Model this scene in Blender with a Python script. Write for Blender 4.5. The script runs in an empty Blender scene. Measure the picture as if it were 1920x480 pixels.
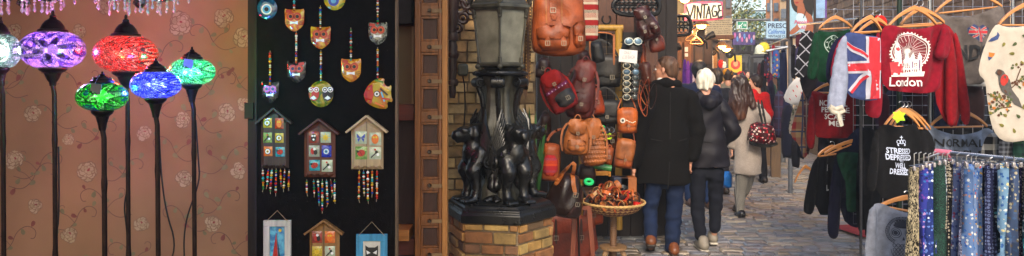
import bpy, math, random
import numpy as np
from mathutils import Vector, Matrix
from mathutils.geometry import delaunay_2d_cdt
random.seed(7)
SC = bpy.context.scene
C = SC.collection
F, CX, HY, CH = 1300.0, 960.0, 148.0, 1.58      # focal length in photo pixels, principal point, eye height
def P(px, py, D): return Vector(((px-CX)/F*D, D, CH+(HY-py)/F*D))
def lin(h):
    o = []
    for i in (0, 2, 4):
        v = int(h[i:i+2], 16)/255
        o.append(v/12.92 if v <= .04045 else ((v+.055)/1.055)**2.4)
    return (o[0], o[1], o[2], 1)
ORG = {}
# ---------------------------------------------------------------- materials
class G:
    def __init__(s, name):
        s.m = bpy.data.materials.new(name); s.m.use_nodes = True
        s.nt = s.m.node_tree; s.nt.nodes.clear()
        s.out = s.nt.nodes.new('ShaderNodeOutputMaterial')
        s.b = s.n('ShaderNodeBsdfPrincipled'); s.link(s.b.outputs[0], s.out.inputs[0])
        s.tc = s.n('ShaderNodeTexCoord').outputs['Object']
    def link(s, a, b): s.nt.links.new(a, b)
    def n(s, t, ins=None, **kw):
        nd = s.nt.nodes.new(t)
        for k, v in kw.items(): setattr(nd, k, v)
        for k, v in (ins or {}).items():
            i = nd.inputs[k]
            if isinstance(v, bpy.types.NodeSocket): s.link(v, i)
            else: i.default_value = v
        return nd
    def math(s, op, a, b=0.0, c=None):
        d = {0: a, 1: b}
        if c is not None: d[2] = c
        return s.n('ShaderNodeMath', d, operation=op).outputs[0]
    def mix(s, f, a, b, bt='MIX'):
        nd = s.n('ShaderNodeMix', {0: f, 6: a, 7: b}, data_type='RGBA', blend_type=bt)
        return nd.outputs[2]
    def noise(s, scale, detail=3, vec=None, dist=0.0, rough=.55):
        return s.n('ShaderNodeTexNoise', {'Vector': vec or s.tc, 'Scale': scale, 'Detail': detail, 'Roughness': rough, 'Distortion': dist})
    def ramp(s, f, stops, interp='LINEAR'):
        nd = s.n('ShaderNodeValToRGB', {0: f}); r = nd.color_ramp; r.interpolation = interp
        while len(r.elements) < len(stops): r.elements.new(.5)
        for e, (p, c) in zip(r.elements, stops): e.position = p; e.color = c
        return nd.outputs[0]
    def xyz(s):
        nd = s.n('ShaderNodeSeparateXYZ', {0: s.tc}); return nd.outputs[0], nd.outputs[1], nd.outputs[2]
    def vec(s, x, y, z): return s.n('ShaderNodeCombineXYZ', {0: x, 1: y, 2: z}).outputs[0]
    def bump(s, h, st, dist=.01):
        s.link(s.n('ShaderNodeBump', {'Height': h, 'Strength': st, 'Distance': dist}).outputs[0], s.b.inputs['Normal'])
    def set(s, **k):
        for a, v in k.items():
            i = s.b.inputs[a.replace('_', ' ')]
            if isinstance(v, bpy.types.NodeSocket): s.link(v, i)
            else: i.default_value = v
def S(t, f): return tuple(min(1, x*f) for x in t[:3])+(1,)
_mc = {}
def mat(h, rough=.6, metal=0.0, var=.25, vs=12, bump=.15, bs=120, sheen=0.0, spec=.5, coat=0.0, stretch=None):
    key = (h, rough, metal, var, vs, bump, bs, sheen, spec, coat, stretch)
    if key in _mc: return _mc[key]
    g = G('material_'+h); c = lin(h)
    v = g.tc
    if stretch: v = g.n('ShaderNodeMapping', {'Vector': g.tc, 'Scale': stretch}).outputs[0]
    nz = g.noise(vs, 4, v)
    f = g.ramp(nz.outputs[0], [(.3, (0, 0, 0, 1)), (.7, (1, 1, 1, 1))])
    g.set(Base_Color=g.mix(f, S(c, 1-var), S(c, 1+var)), Metallic=metal, Specular_IOR_Level=spec)
    rn = g.noise(vs*1.7, 3, v)
    g.set(Roughness=g.math('ADD', rough-.1, g.math('MULTIPLY', rn.outputs[0], .2)))
    if sheen: g.set(Sheen_Weight=sheen)
    if coat: g.set(Coat_Weight=coat, Coat_Roughness=.15)
    if bump: g.bump(g.noise(bs, 3, v).outputs[0], bump, .004)
    _mc[key] = g.m
    return g.m
def wood(h, rough=.55, var=.35, horiz=False, coat=0.0): return mat(h, rough, 0, var, 6, .35, 40, stretch=((1, 1, 9) if horiz else (9, 9, 1)), coat=coat)
def leather(h, rough=.5): return mat(h, rough, 0, .5, 7, .6, 60, spec=.4)
def fabric(h, var=.22): return mat(h, .92, 0, var, 30, .7, 420, sheen=.03, spec=.15)
def glow(h, st):
    g = G('light_'+h); g.set(Base_Color=lin(h), Emission_Color=lin(h), Emission_Strength=st); return g.m
def pattern(kind, cols, sc=1.0, rough=.85):
    g = G('pattern_'+kind); L = [lin(c) for c in cols]; x, y, z = g.xyz()
    sp = g.n('ShaderNodeVectorMath', {0: g.noise(8, 2).outputs[1], 1: (.03, .03, .03)}, operation='MULTIPLY').outputs[0]
    wv = g.n('ShaderNodeVectorMath', {0: g.tc, 1: sp}, operation='ADD').outputs[0]
    if kind == 'floral':
        v = g.n('ShaderNodeTexVoronoi', {'Vector': wv, 'Scale': 34*sc})
        rnd = g.n('ShaderNodeSeparateColor', {0: v.outputs['Color']}).outputs[0]
        st = [((i+.0)/len(L), c) for i, c in enumerate(L)]
        pick = g.ramp(rnd, st, 'CONSTANT')
        m = g.math('LESS_THAN', g.math('ADD', v.outputs['Distance'], g.math('MULTIPLY', g.noise(90*sc).outputs[0], .5)), .68)
        c = g.mix(m, L[0], pick)
    elif kind == 'spots':
        v = g.n('ShaderNodeTexVoronoi', {'Vector': g.tc, 'Scale': 40*sc, 'Randomness': .25})
        d = v.outputs['Distance']
        c = g.mix(g.math('LESS_THAN', d, .42), L[0], L[1]); c = g.mix(g.math('LESS_THAN', d, .2), c, L[0])
    elif kind == 'zigzag':
        zz = g.math('PINGPONG', g.math('MULTIPLY', x, 1), .012/sc)
        t = g.math('FRACT', g.math('MULTIPLY', g.math('ADD', z, g.math('MULTIPLY', zz, 1.3)), 11*sc))
        c = g.ramp(t, [(i/len(L), q) for i, q in enumerate(L)], 'CONSTANT')
    elif kind == 'paisley':
        w = g.noise(16*sc, 2, g.tc, 2.5)
        t = g.math('FRACT', g.math('MULTIPLY', w.outputs[0], 9))
        c = g.ramp(t, [(i/len(L), q) for i, q in enumerate(L)], 'CONSTANT')
    elif kind == 'bark':
        v = g.n('ShaderNodeMapping', {'Vector': g.tc, 'Scale': (3, 3, 1)}).outputs[0]
        w = g.noise(24*sc, 3, v, 1.5)
        c = g.ramp(w.outputs[0], [(.46, L[0]), (.5, L[1])], 'CONSTANT')
    elif kind == 'plaid':
        def st(co, k, duty): return g.math('LESS_THAN', g.math('FRACT', g.math('MULTIPLY', co, k)), duty)
        a = g.math('MULTIPLY', g.math('ADD', st(x, 9*sc, .45), st(z, 9*sc, .45)), .5)
        c = g.mix(a, L[0], L[1])
        if len(L) > 2:
            b = g.math('MAXIMUM', st(g.math('ADD', x, .03), 9*sc, .1), st(g.math('ADD', z, .03), 9*sc, .1))
            c = g.mix(b, c, L[2])
    elif kind == 'lattice':
        a = g.math('ADD', x, z); b = g.math('SUBTRACT', x, z)
        m = g.math('MAXIMUM', g.math('LESS_THAN', g.math('FRACT', g.math('MULTIPLY', a, 9*sc)), .1), g.math('LESS_THAN', g.math('FRACT', g.math('MULTIPLY', b, 9*sc)), .1))
        c = g.mix(m, L[0], L[1])
    elif kind == 'rug':
        t = g.math('FRACT', g.math('MULTIPLY', z, 5*sc))
        base = g.ramp(t, [(0, L[0]), (.35, L[1]), (.5, L[0]), (.8, L[2])], 'CONSTANT')
        ck = g.n('ShaderNodeTexChecker', {'Vector': g.n('ShaderNodeMapping', {'Vector': g.tc, 'Rotation': (0, .78, 0)}).outputs[0], 'Scale': 110*sc})
        c = g.mix(g.math('MULTIPLY', ck.outputs[1], g.math('GREATER_THAN', t, .5)), base, L[1])
    g.set(Base_Color=g.mix(.35, c, g.mix(g.noise(25).outputs[0], (.3, .3, .3, 1), (1, 1, 1, 1)), 'MULTIPLY'), Roughness=rough, Specular_IOR_Level=.25)
    g.bump(g.noise(400).outputs[0], .25, .002)
    return g.m
# ---------------------------------------------------------------- mesh builder
class MB:
    def __init__(s): s.v = []; s.f = []; s.fm = []; s.mats = []; s.cur = 0
    def use(s, m):
        if m not in s.mats: s.mats.append(m)
        s.cur = s.mats.index(m); return s
    def add(s, vs, fs):
        o = len(s.v); s.v.extend([tuple(map(float, v)) for v in vs])
        s.f.extend([tuple(int(i)+o for i in f) for f in fs]); s.fm.extend([s.cur]*len(fs)); return s
    def box(s, c, d, R=None, taper=1.0):
        c = Vector(c); vs = []
        for z in (-.5, .5):
            k = taper if z > 0 else 1
            for x, y in ((-.5, -.5), (.5, -.5), (.5, .5), (-.5, .5)):
                v = Vector((x*d[0]*k, y*d[1]*k, z*d[2])); vs.append(c+(R @ v if R else v))
        return s.add(vs, [(0, 3, 2, 1), (4, 5, 6, 7), (0, 1, 5, 4), (1, 2, 6, 5), (2, 3, 7, 6), (3, 0, 4, 7)])
    def tube(s, pts, r, n=8, caps=True, flat=1.0):
        pts = [Vector(p) for p in pts]; rs = r if isinstance(r, (list, tuple)) else [r]*len(pts)
        vs = []; up = None
        for i, p in enumerate(pts):
            t = (pts[min(i+1, len(pts)-1)]-pts[max(i-1, 0)])
            t = t.normalized() if t.length > 1e-9 else Vector((0, 0, 1))
            if up is None: up = t.orthogonal().normalized()
            up = (up-t*up.dot(t)); up = up.normalized() if up.length > 1e-6 else t.orthogonal().normalized()
            w = t.cross(up)
            for k in range(n):
                a = 2*math.pi*k/n; vs.append(p+up*(math.cos(a)*rs[i])+w*(math.sin(a)*rs[i]*flat))
        fs = []
        for i in range(len(pts)-1):
            for k in range(n):
                k2 = (k+1) % n; fs.append((i*n+k, i*n+k2, (i+1)*n+k2, (i+1)*n+k))
        if caps: fs += [tuple(range(n-1, -1, -1)), tuple(range((len(pts)-1)*n, len(pts)*n))]
        return s.add(vs, fs)
    def lathe(s, c, prof, n=24, ph=0.0, sq=(1, 1)):
        c = Vector(c); vs = []; fs = []
        for r, z in prof:
            for k in range(n):
                a = 2*math.pi*k/n+ph; vs.append(c+Vector((math.cos(a)*r*sq[0], math.sin(a)*r*sq[1], z)))
        for i in range(len(prof)-1):
            for k in range(n):
                k2 = (k+1) % n; fs.append((i*n+k, i*n+k2, (i+1)*n+k2, (i+1)*n+k))
        fs += [tuple(range(n-1, -1, -1)), tuple(range((len(prof)-1)*n, len(prof)*n))]
        return s.add(vs, fs)
    def ball(s, c, r, n=10, m=6):
        rr = r if isinstance(r, (tuple, list)) else (r, r, r)
        return s.lathe(c, [(math.sin(math.pi*i/m)*1.0 if 0 < i < m else .02, 0) for i in range(m+1)], n) if False else s._ball(c, rr, n, m)
    def _ball(s, c, rr, n, m):
        c = Vector(c); vs = [c+Vector((0, 0, -rr[2]))]; fs = []
        for i in range(1, m):
            t = math.pi*i/m
            for k in range(n):
                a = 2*math.pi*k/n; vs.append(c+Vector((math.cos(a)*math.sin(t)*rr[0], math.sin(a)*math.sin(t)*rr[1], -math.cos(t)*rr[2])))
        vs.append(c+Vector((0, 0, rr[2]))); N = len(vs)-1
        for k in range(n):
            k2 = (k+1) % n; fs.append((0, 1+k2, 1+k)); fs.append((N, N-n+k, N-n+k2))
        for i in range(m-2):
            for k in range(n):
                k2 = (k+1) % n; a = 1+i*n; fs.append((a+k, a+k2, a+n+k2, a+n+k))
        return s.add(vs, fs)
    def torus(s, c, R, r, nrm=(0, -1, 0), n=16, m=6, sq=(1, 1)):
        nrm = Vector(nrm).normalized(); a = Vector((0, 0, 1)) if abs(nrm.z) < .9 else Vector((1, 0, 0))
        u = a.cross(nrm).normalized(); w = nrm.cross(u); c = Vector(c); vs = []; fs = []
        for i in range(n):
            t = 2*math.pi*i/n; e = u*math.cos(t)*sq[0]+w*math.sin(t)*sq[1]
            for k in range(m):
                q = 2*math.pi*k/m; vs.append(c+e*R+(e.normalized()*math.cos(q)+nrm*math.sin(q))*r)
        for i in range(n):
            for k in range(m):
                i2 = (i+1) % n; k2 = (k+1) % m; fs.append((i*m+k, i2*m+k, i2*m+k2, i*m+k2))
        return s.add(vs, fs)
    def build(s, name, parent=None, label=None, cat=None, group=None, kind=None, m=None, smooth=35, bevel=0.0):
        A = np.array(s.v, dtype=float)
        if parent is not None: org = ORG[parent.name]
        else:
            lo, hi = A.min(0), A.max(0); org = Vector(((lo[0]+hi[0])/2, (lo[1]+hi[1])/2, lo[2]))
        me = bpy.data.meshes.new(name); me.from_pydata((A-np.array(org)).tolist(), [], s.f)
        ml = s.mats if s.mats else [m]
        if m is not None and not s.mats: ml = [m]
        for q in ml: me.materials.append(q)
        if len(ml) > 1: me.polygons.foreach_set('material_index', s.fm)
        me.validate()
        if smooth: me.shade_smooth(); me.set_sharp_from_angle(angle=math.radians(smooth))
        o = bpy.data.objects.new(name, me); C.objects.link(o)
        if parent is not None: o.parent = parent
        else: o.location = org
        ORG[o.name] = org
        props(o, label, cat, group, kind)
        if bevel:
            b = o.modifiers.new('bevel', 'BEVEL'); b.width = bevel; b.segments = 2; b.limit_method = 'ANGLE'
        return o
def props(o, label=None, cat=None, group=None, kind=None):
    for k, v in (('label', label), ('category', cat), ('group', group), ('kind', kind)):
        if v: o[k] = v
def thing(name, label, cat, loc, group=None):
    o = bpy.data.objects.new(name, None); C.objects.link(o); o.location = loc; o.empty_display_size = .1
    ORG[o.name] = Vector(loc); props(o, label, cat, group); return o
# ---------------------------------------------------------------- planes, outlines and soft shapes
class Pl:
    def __init__(s, px, D, yaw=0.0):
        s.o = Vector(((px-CX)/F*D, D, 0)); a = math.radians(yaw)
        s.r = Vector((math.cos(a), math.sin(a), 0)); s.n = Vector((math.sin(a), -math.cos(a), 0))
    def uv(s, px, py):
        d = Vector(((px-CX)/F, 1, (HY-py)/F)); t = s.o.dot(s.n)/d.dot(s.n); p = d*t
        return ((p-s.o).dot(s.r), CH+p.z)
    def w(s, u, v, d=0.0): return Vector((s.o.x+s.r.x*u+s.n.x*d, s.o.y+s.r.y*u+s.n.y*d, v))
    def p(s, px, py, d=0.0): u, v = s.uv(px, py); return s.w(u, v, d)
    def box(s, x0, y0, x1, y1, d0, d1, mb):
        (u0, v0), (u1, v1) = s.uv(x0, y1), s.uv(x1, y0)
        c = s.w((u0+u1)/2, (v0+v1)/2, (d0+d1)/2)
        R = Matrix((s.r, -s.n, Vector((0, 0, 1)))).transposed()
        return mb.box(c, (u1-u0, abs(d1-d0), v1-v0), R)
def chaikin(p, n=2):
    for _ in range(n):
        q = []
        for i in range(len(p)):
            a, b = p[i], p[(i+1) % len(p)]
            q += [(.75*a[0]+.25*b[0], .75*a[1]+.25*b[1]), (.25*a[0]+.75*b[0], .25*a[1]+.75*b[1])]
        p = q
    return p
def resample(p, step):
    q = []
    for i in range(len(p)):
        a, b = p[i], p[(i+1) % len(p)]; L = math.hypot(b[0]-a[0], b[1]-a[1]); n = max(1, int(round(L/step)))
        for k in range(n):
            t = k/n; x = (a[0]*(1-t)+b[0]*t, a[1]*(1-t)+b[1]*t)
            if not q or math.hypot(x[0]-q[-1][0], x[1]-q[-1][1]) > 2e-4: q.append(x)
    if len(q) > 3 and math.hypot(q[0][0]-q[-1][0], q[0][1]-q[-1][1]) < 2e-4: q.pop()
    return q
def bdist(P_, poly):
    A = np.array(poly); B = np.roll(A, -1, 0); d = np.full(len(P_), 1e9)
    for a, b in zip(A, B):
        ab = b-a; L = ab.dot(ab)+1e-12; t = np.clip(((P_-a)@ab)/L, 0, 1)
        d = np.minimum(d, np.hypot(*((P_-a-t[:, None]*ab).T)))
    return d
def tri(poly, step):
    poly = resample(poly, step); A = np.array(poly); lo, hi = A.min(0), A.max(0); pts = []
    x = lo[0]; r = 0
    while x < hi[0]:
        y = lo[1]+(step*.5 if r % 2 else 0)
        while y < hi[1]: pts.append((x, y)); y += step
        x += step*.87; r += 1
    pts = np.array(pts) if pts else np.zeros((0, 2))
    if len(pts):
        ins = np.zeros(len(pts), bool); B = np.roll(A, -1, 0)
        for a, b in zip(A, B):
            c = (a[1] > pts[:, 1]) != (b[1] > pts[:, 1])
            with np.errstate(divide='ignore', invalid='ignore'):
                xx = (b[0]-a[0])*(pts[:, 1]-a[1])/(b[1]-a[1]+1e-15)+a[0]
            ins ^= c & (pts[:, 0] < xx)
        pts = pts[ins]
        if len(pts): pts = pts[bdist(pts, poly) > step*.45]
    vs = [Vector(p) for p in poly]+[Vector(p) for p in pts]
    r = delaunay_2d_cdt(vs, [], [list(range(len(poly)))], 1, 1e-6)
    return np.array([tuple(v) for v in r[0]]), [tuple(f) for f in r[2]]
class Surf:
    """a soft closed shape: an outline with thickness, rounded rim and folds"""
    def __init__(s, pl, outline, thick=.02, rim=None, fold=0.0, fk=(45, 8), seed=0, over=None, off=0.0, px=True, smooth=1, flatback=False):
        s.pl = pl; s.o = [pl.uv(*q) for q in outline] if px else outline
        if smooth: s.o = chaikin(s.o, smooth)
        s.t = thick; s.rim = rim or max(thick*1.5, .004); s.fold = fold; s.over = over; s.off = off; s.fb = flatback
        rg = random.Random(seed); s.ws = [(rg.uniform(.5, 1.6)*fk[0], rg.uniform(-1, 1)*fk[1], rg.uniform(0, 6.3), rg.uniform(.4, 1)) for _ in range(5)]
    def folds(s, U):
        z = 0
        for a, b, p, w in s.ws: z = z+w*np.sin(a*U[:, 0]+b*U[:, 1]+p+1.3*np.sin(b*1.7*U[:, 1]+p*2+U[:, 0]*5))
        return z/2.2
    def depth(s, U, d=None):
        U = np.asarray(U, float).reshape(-1, 2)
        if d is None: d = bdist(U, s.o)
        k = np.clip(d/s.rim, 0, 1); k = np.sqrt(1-(1-k)**2)
        z = s.t*k+s.fold*s.folds(U)*np.clip(d/(s.rim+.01), 0, 1)+s.off
        if s.over is not None: z = z+s.over.depth(U)
        return z
    def mesh(s, mb, step=.02):
        U, fs = tri(s.o, step); d = bdist(U, s.o); fz = s.depth(U, d)
        base = (s.over.depth(U) if s.over is not None else 0*d)+s.off*.5
        if s.over is not None: bz = base-.002
        elif s.fb: bz = base-.002
        else: bz = base-(s.t*np.sqrt(1-(1-np.clip(d/s.rim, 0, 1))**2))+s.fold*s.folds(U)*np.clip(d/(s.rim+.01), 0, 1)*.8
        on = d < 1e-5; n = len(U); vs = [s.pl.w(u, v, z) for (u, v), z in zip(U, fz)]; idx = {}
        for i in range(n):
            if on[i] and s.over is None and not s.fb: idx[i] = i
            else: idx[i] = len(vs); vs.append(s.pl.w(U[i][0], U[i][1], bz[i]))
        f2 = []
        for f in fs:
            a = U[f[0]]; b = U[f[1]]; c = U[f[2]]
            ccw = (b[0]-a[0])*(c[1]-a[1])-(b[1]-a[1])*(c[0]-a[0]) > 0
            g = f if ccw else f[::-1]
            f2.append(g); f2.append(tuple(idx[i] for i in g[::-1]))
        if s.over is not None or s.fb:      # side walls
            ec = {}
            for f in fs:
                for a, b in zip(f, f[1:]+f[:1]): ec[frozenset((a, b))] = ec.get(frozenset((a, b)), 0)+1
            for e, k in ec.items():
                if k == 1: a, b = tuple(e); f2.append((a, b, idx[b], idx[a]))
        mb.add(vs, f2); return mb
def ell(cx, cy, rx, ry=None, n=20, a0=0, a1=360, rot=0):
    ry = ry or rx; o = []; r = math.radians(rot)
    m = n if a1-a0 >= 360 else n+1
    for i in range(m):
        t = math.radians(a0+(a1-a0)*i/n); x, y = math.cos(t)*rx, math.sin(t)*ry
        o.append((cx+x*math.cos(r)-y*math.sin(r), cy+x*math.sin(r)+y*math.cos(r)))
    return o
def ring(cx, cy, r, w, n=28, a0=0, a1=360, ry=None):
    ry = ry or r
    return [(ell(cx, cy, r, ry, n, a0, a1)), (ell(cx, cy, r-w, ry-w, n, a0, a1))]
def seg(x0, y0, x1, y1, w):
    dx, dy = x1-x0, y1-y0; L = math.hypot(dx, dy) or 1; nx, ny = -dy/L*w/2, dx/L*w/2
    return [(x0+nx, y0+ny), (x1+nx, y1+ny), (x1-nx, y1-ny), (x0-nx, y0-ny)]
def decal(mb, surf, poly, m, off=.0025, step=.02):
    """thin printed area following a soft surface; poly in photo pixels"""
    mb.use(m); U, fs = tri([surf.pl.uv(*q) for q in poly], step); z = surf.depth(U)+off
    f2 = []
    for f in fs:
        a, b, c = U[f[0]], U[f[1]], U[f[2]]
        f2.append(f if (b[0]-a[0])*(c[1]-a[1])-(b[1]-a[1])*(c[0]-a[0]) > 0 else f[::-1])
    mb.add([surf.pl.w(u, v, d) for (u, v), d in zip(U, z)], f2)
def decal_ring(mb, surf, cx, cy, r, w, m, n=28, a0=0, a1=360, ry=None, off=.0025):
    mb.use(m); A, B = ring(cx, cy, r, w, n, a0, a1, ry); U = [surf.pl.uv(*q) for q in A+B]; z = surf.depth(U)+off; k = len(A)
    closed = a1-a0 >= 360
    mb.add([surf.pl.w(u[0], u[1], d) for u, d in zip(U, z)], [(i, (i+1) % k, k+(i+1) % k, k+i) for i in range(k if closed else k-1)])
class Flat:
    def __init__(s, pl, d=0.0): s.pl = pl; s.d = d
    def depth(s, U, d=None): return np.full(len(np.asarray(U).reshape(-1, 2)), s.d)
def text(mb, surf, body, x0, y0, x1, y1, m, bold=.0, off=.0025, shear=0.0, arc=0.0, rot=0.0):
    cu = bpy.data.curves.new('t', 'FONT'); cu.body = body; cu.offset = bold; cu.shear = shear; cu.resolution_u = 2
    o = bpy.data.objects.new('t', cu); C.objects.link(o)
    me = bpy.data.meshes.new_from_object(o.evaluated_get(bpy.context.evaluated_depsgraph_get()))
    V = np.array([tuple(v.co)[:2] for v in me.vertices]); fs = [tuple(p.vertices) for p in me.polygons]
    bpy.data.objects.remove(o); bpy.data.curves.remove(cu); bpy.data.meshes.remove(me)
    lo, hi = V.min(0), V.max(0); T = (V-lo)/(hi-lo)
    px = x0+T[:, 0]*(x1-x0); py = y1-T[:, 1]*(y1-y0)+arc*(T[:, 0]-.5)**2*4+rot*(T[:, 0]-.5)
    U = [surf.pl.uv(a, b) for a, b in zip(px, py)]; z = surf.depth(U)+off
    mb.use(m).add([surf.pl.w(u[0], u[1], d) for u, d in zip(U, z)], fs)
# ---------------------------------------------------------------- smooth solids (signed distance field -> one continuous mesh)
def sdf(prims, vox=.012, k=.02, cuts=(), wr=0.0, wk=(18, 18, 9), seed=1, fine=0.0):
    los, his = [], []; bx = []
    for p in prims:
        if p[0] == 'c':
            r = max(p[2], p[4])*max(1, *(p[5] if len(p) > 5 and p[5] else (1,)))
            lo = np.minimum(p[1], p[3])-r; hi = np.maximum(p[1], p[3])+r
        else: r = max(p[2]); lo = np.array(p[1])-r; hi = np.array(p[1])+r
        bx.append((lo, hi)); los.append(lo); his.append(hi)
    lo = np.min(los, 0)-vox*3; hi = np.max(his, 0)+vox*3
    n = np.ceil((hi-lo)/vox).astype(int)+1; f = np.full(n, .5, np.float32)
    ax = [lo[i]+vox*np.arange(n[i]) for i in range(3)]
    for p, (a, b) in zip(prims, bx):
        i0 = np.clip(((a-lo-k)/vox).astype(int)-2, 0, n-1); i1 = np.clip(((b-lo+k)/vox).astype(int)+3, 1, n)
        X = ax[0][i0[0]:i1[0], None, None]; Y = ax[1][None, i0[1]:i1[1], None]; Z = ax[2][None, None, i0[2]:i1[2]]
        if p[0] == 'c':
            A = np.array(p[1]); B = np.array(p[3]); ab = B-A; L = ab.dot(ab)+1e-12; s = p[5] if len(p) > 5 and p[5] else (1, 1, 1)
            t = np.clip(((X-A[0])*ab[0]+(Y-A[1])*ab[1]+(Z-A[2])*ab[2])/L, 0, 1)
            d = np.sqrt(((X-A[0]-t*ab[0])/s[0])**2+((Y-A[1]-t*ab[1])/s[1])**2+((Z-A[2]-t*ab[2])/s[2])**2)
            d = (d-(p[2]+(p[4]-p[2])*t))*min(s)
        else:
            c = p[1]; R = p[3] if len(p) > 3 and p[3] is not None else Matrix.Identity(3); rr = p[2]
            q = [(R[0][j]*(X-c[0])+R[1][j]*(Y-c[1])+R[2][j]*(Z-c[2]))/rr[j] for j in range(3)]
            l = np.sqrt(q[0]**2+q[1]**2+q[2]**2); d = (l-1)*min(rr)*.5+(l-1)*.5*l*min(rr)
        sl = f[i0[0]:i1[0], i0[1]:i1[1], i0[2]:i1[2]]
        h = np.clip(.5+.5*(sl-d)/k, 0, 1); f[i0[0]:i1[0], i0[1]:i1[1], i0[2]:i1[2]] = sl*(1-h)+d*h-k*h*(1-h)
    X, Y, Z = ax[0][:, None, None], ax[1][None, :, None], ax[2][None, None, :]
    for pt, nn in cuts: f = np.maximum(f, (X-pt[0])*nn[0]+(Y-pt[1])*nn[1]+(Z-pt[2])*nn[2])
    for a in range(3):                       # close at the border
        sl = [slice(None)]*3; sl[a] = 0; f[tuple(sl)] = .1; sl[a] = -1; f[tuple(sl)] = .1
    f[np.abs(f) < 1e-7] = 1e-7; sg = f < 0
    m = [x-1 for x in n]; acc = np.zeros(m+[3], np.float32); cnt = np.zeros(m, np.float32)
    for a in range(3):
        b, c = [q for q in range(3) if q != a]
        for ob in (0, 1):
            for oc in (0, 1):
                s0 = [None]*3; s1 = [None]*3; s0[a] = slice(0, m[a]); s1[a] = slice(1, m[a]+1)
                for q, o in ((b, ob), (c, oc)): s0[q] = s1[q] = slice(o, m[q]+o)
                f0, f1 = f[tuple(s0)], f[tuple(s1)]; x = (f0 < 0) != (f1 < 0)
                t = np.where(x, f0/np.where(x, f0-f1, 1), 0)
                acc[..., a] += t; acc[..., b] += x*ob; acc[..., c] += x*oc; cnt += x
    act = cnt > 0; ids = np.full(m, -1, int); cells = np.argwhere(act); ids[act] = np.arange(len(cells))
    V = lo+vox*(cells+acc[act]/cnt[act][:, None]); fs = []
    for a in range(3):
        b, c = (a+1) % 3, (a+2) % 3; s0 = [slice(0, x) for x in n]; s1 = list(s0); s0[a] = slice(0, n[a]-1); s1[a] = slice(1, n[a])
        g0, g1 = sg[tuple(s0)], sg[tuple(s1)]; e = np.argwhere(g0 != g1)
        e = e[(e[:, b] > 0) & (e[:, c] > 0) & (e[:, b] < n[b]-1) & (e[:, c] < n[c]-1)]
        eb = np.zeros(3, int); eb[b] = 1; ec = np.zeros(3, int); ec[c] = 1
        q = np.stack([ids[tuple((e-eb-ec).T)], ids[tuple((e-ec).T)], ids[tuple(e.T)], ids[tuple((e-eb).T)]], 1)
        fl = g0[tuple(e.T)]; q[~fl] = q[~fl][:, ::-1]; fs.append(q)
    fs = np.concatenate(fs)
    for _ in range(2):                        # light relaxation
        S_ = np.zeros_like(V); N_ = np.zeros(len(V))
        for i in range(4):
            np.add.at(S_, fs[:, i], V[fs[:, (i+1) % 4]]); np.add.at(S_, fs[:, i], V[fs[:, i-1]]); np.add.at(N_, fs[:, i], 2)
        V = V*.5+.5*S_/np.maximum(N_, 1)[:, None]
    if wr or fine:
        nr = np.zeros_like(V); fn = np.cross(V[fs[:, 2]]-V[fs[:, 0]], V[fs[:, 3]]-V[fs[:, 1]])
        for i in range(4): np.add.at(nr, fs[:, i], fn)
        nr /= np.linalg.norm(nr, axis=1)[:, None]+1e-12; rg = random.Random(seed); z = 0
        for _ in range(6):
            w = [rg.uniform(-1, 1)*q for q in wk]; ph = rg.uniform(0, 6)
            z = z+np.sin(V@np.array(w)*2+ph+1.5*np.sin(V[:, 2]*wk[2]*1.3+ph*3))
        V = V+nr*(wr*z/3)[:, None]
        if fine:
            z = 0
            for _ in range(5):
                w = [rg.uniform(-1, 1)*150, rg.uniform(-1, 1)*150, rg.uniform(-.3, .3)*150]; z = z+np.sin(V@np.array(w)+rg.uniform(0, 6))
            V = V+nr*(fine*z/2.5)[:, None]
    return V.tolist(), fs.tolist()
def sdfobj(name, prims, m, parent, **k):
    mb = MB().use(m); mb.add(*sdf(prims, **k)); return mb.build(name, parent, smooth=0 or 80)
# ================================================================ setting under the stalls
steel = mat('9a9a9c', .3, 1, .1, bump=0); dkiron = mat('1c1b1a', .38, .6, .4, 14, .3, 90); brass = mat('8a6a3a', .35, 1, .2, bump=0)
black_board = mat('0c0705', .95, 0, .5, 30, .4, 200, spec=.15)
# ---- wallpapered wall
wp = Pl(200, 3.72)
wallm = mat('9c7656', .8, 0, .28, 1.3, .12, 200, spec=.2)
mb = MB(); wp.box(-520, -105, 470, 704, -.06, 0, mb.use(wallm))
wall = mb.build('wallpapered_wall', None, 'dusty pink wallpapered wall with peony and vine print behind the floor lamps', 'wall')
cream = mat('b49a78', .8, 0, .12, bump=0); cream2 = mat('8c6c50', .8, bump=0); peonyred = mat('92403c', .8, bump=0)
leafm = mat('7c7450', .8, bump=0); vinem = mat('6c4a3c', .8, bump=0); budm = mat('80483c', .8, bump=0)
mb = MB(); ws = Flat(wp); rg = random.Random(3)
def petal(cx, cy, a, L, W):
    o = []
    for t in (0, .25, .5, .75, .9, 1.0, .9, .75, .5, .25):
        pass
    k = [(0, 0), (.3, .35), (.6, .5), (.85, .42), (1, .15), (.93, 0), (1, -.15), (.85, -.42), (.6, -.5), (.3, -.35)]
    ca, sa = math.cos(a), math.sin(a)
    return [(cx+(x*L)*ca-(y*W)*sa, cy+(x*L)*sa+(y*W)*ca) for x, y in k]
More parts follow.
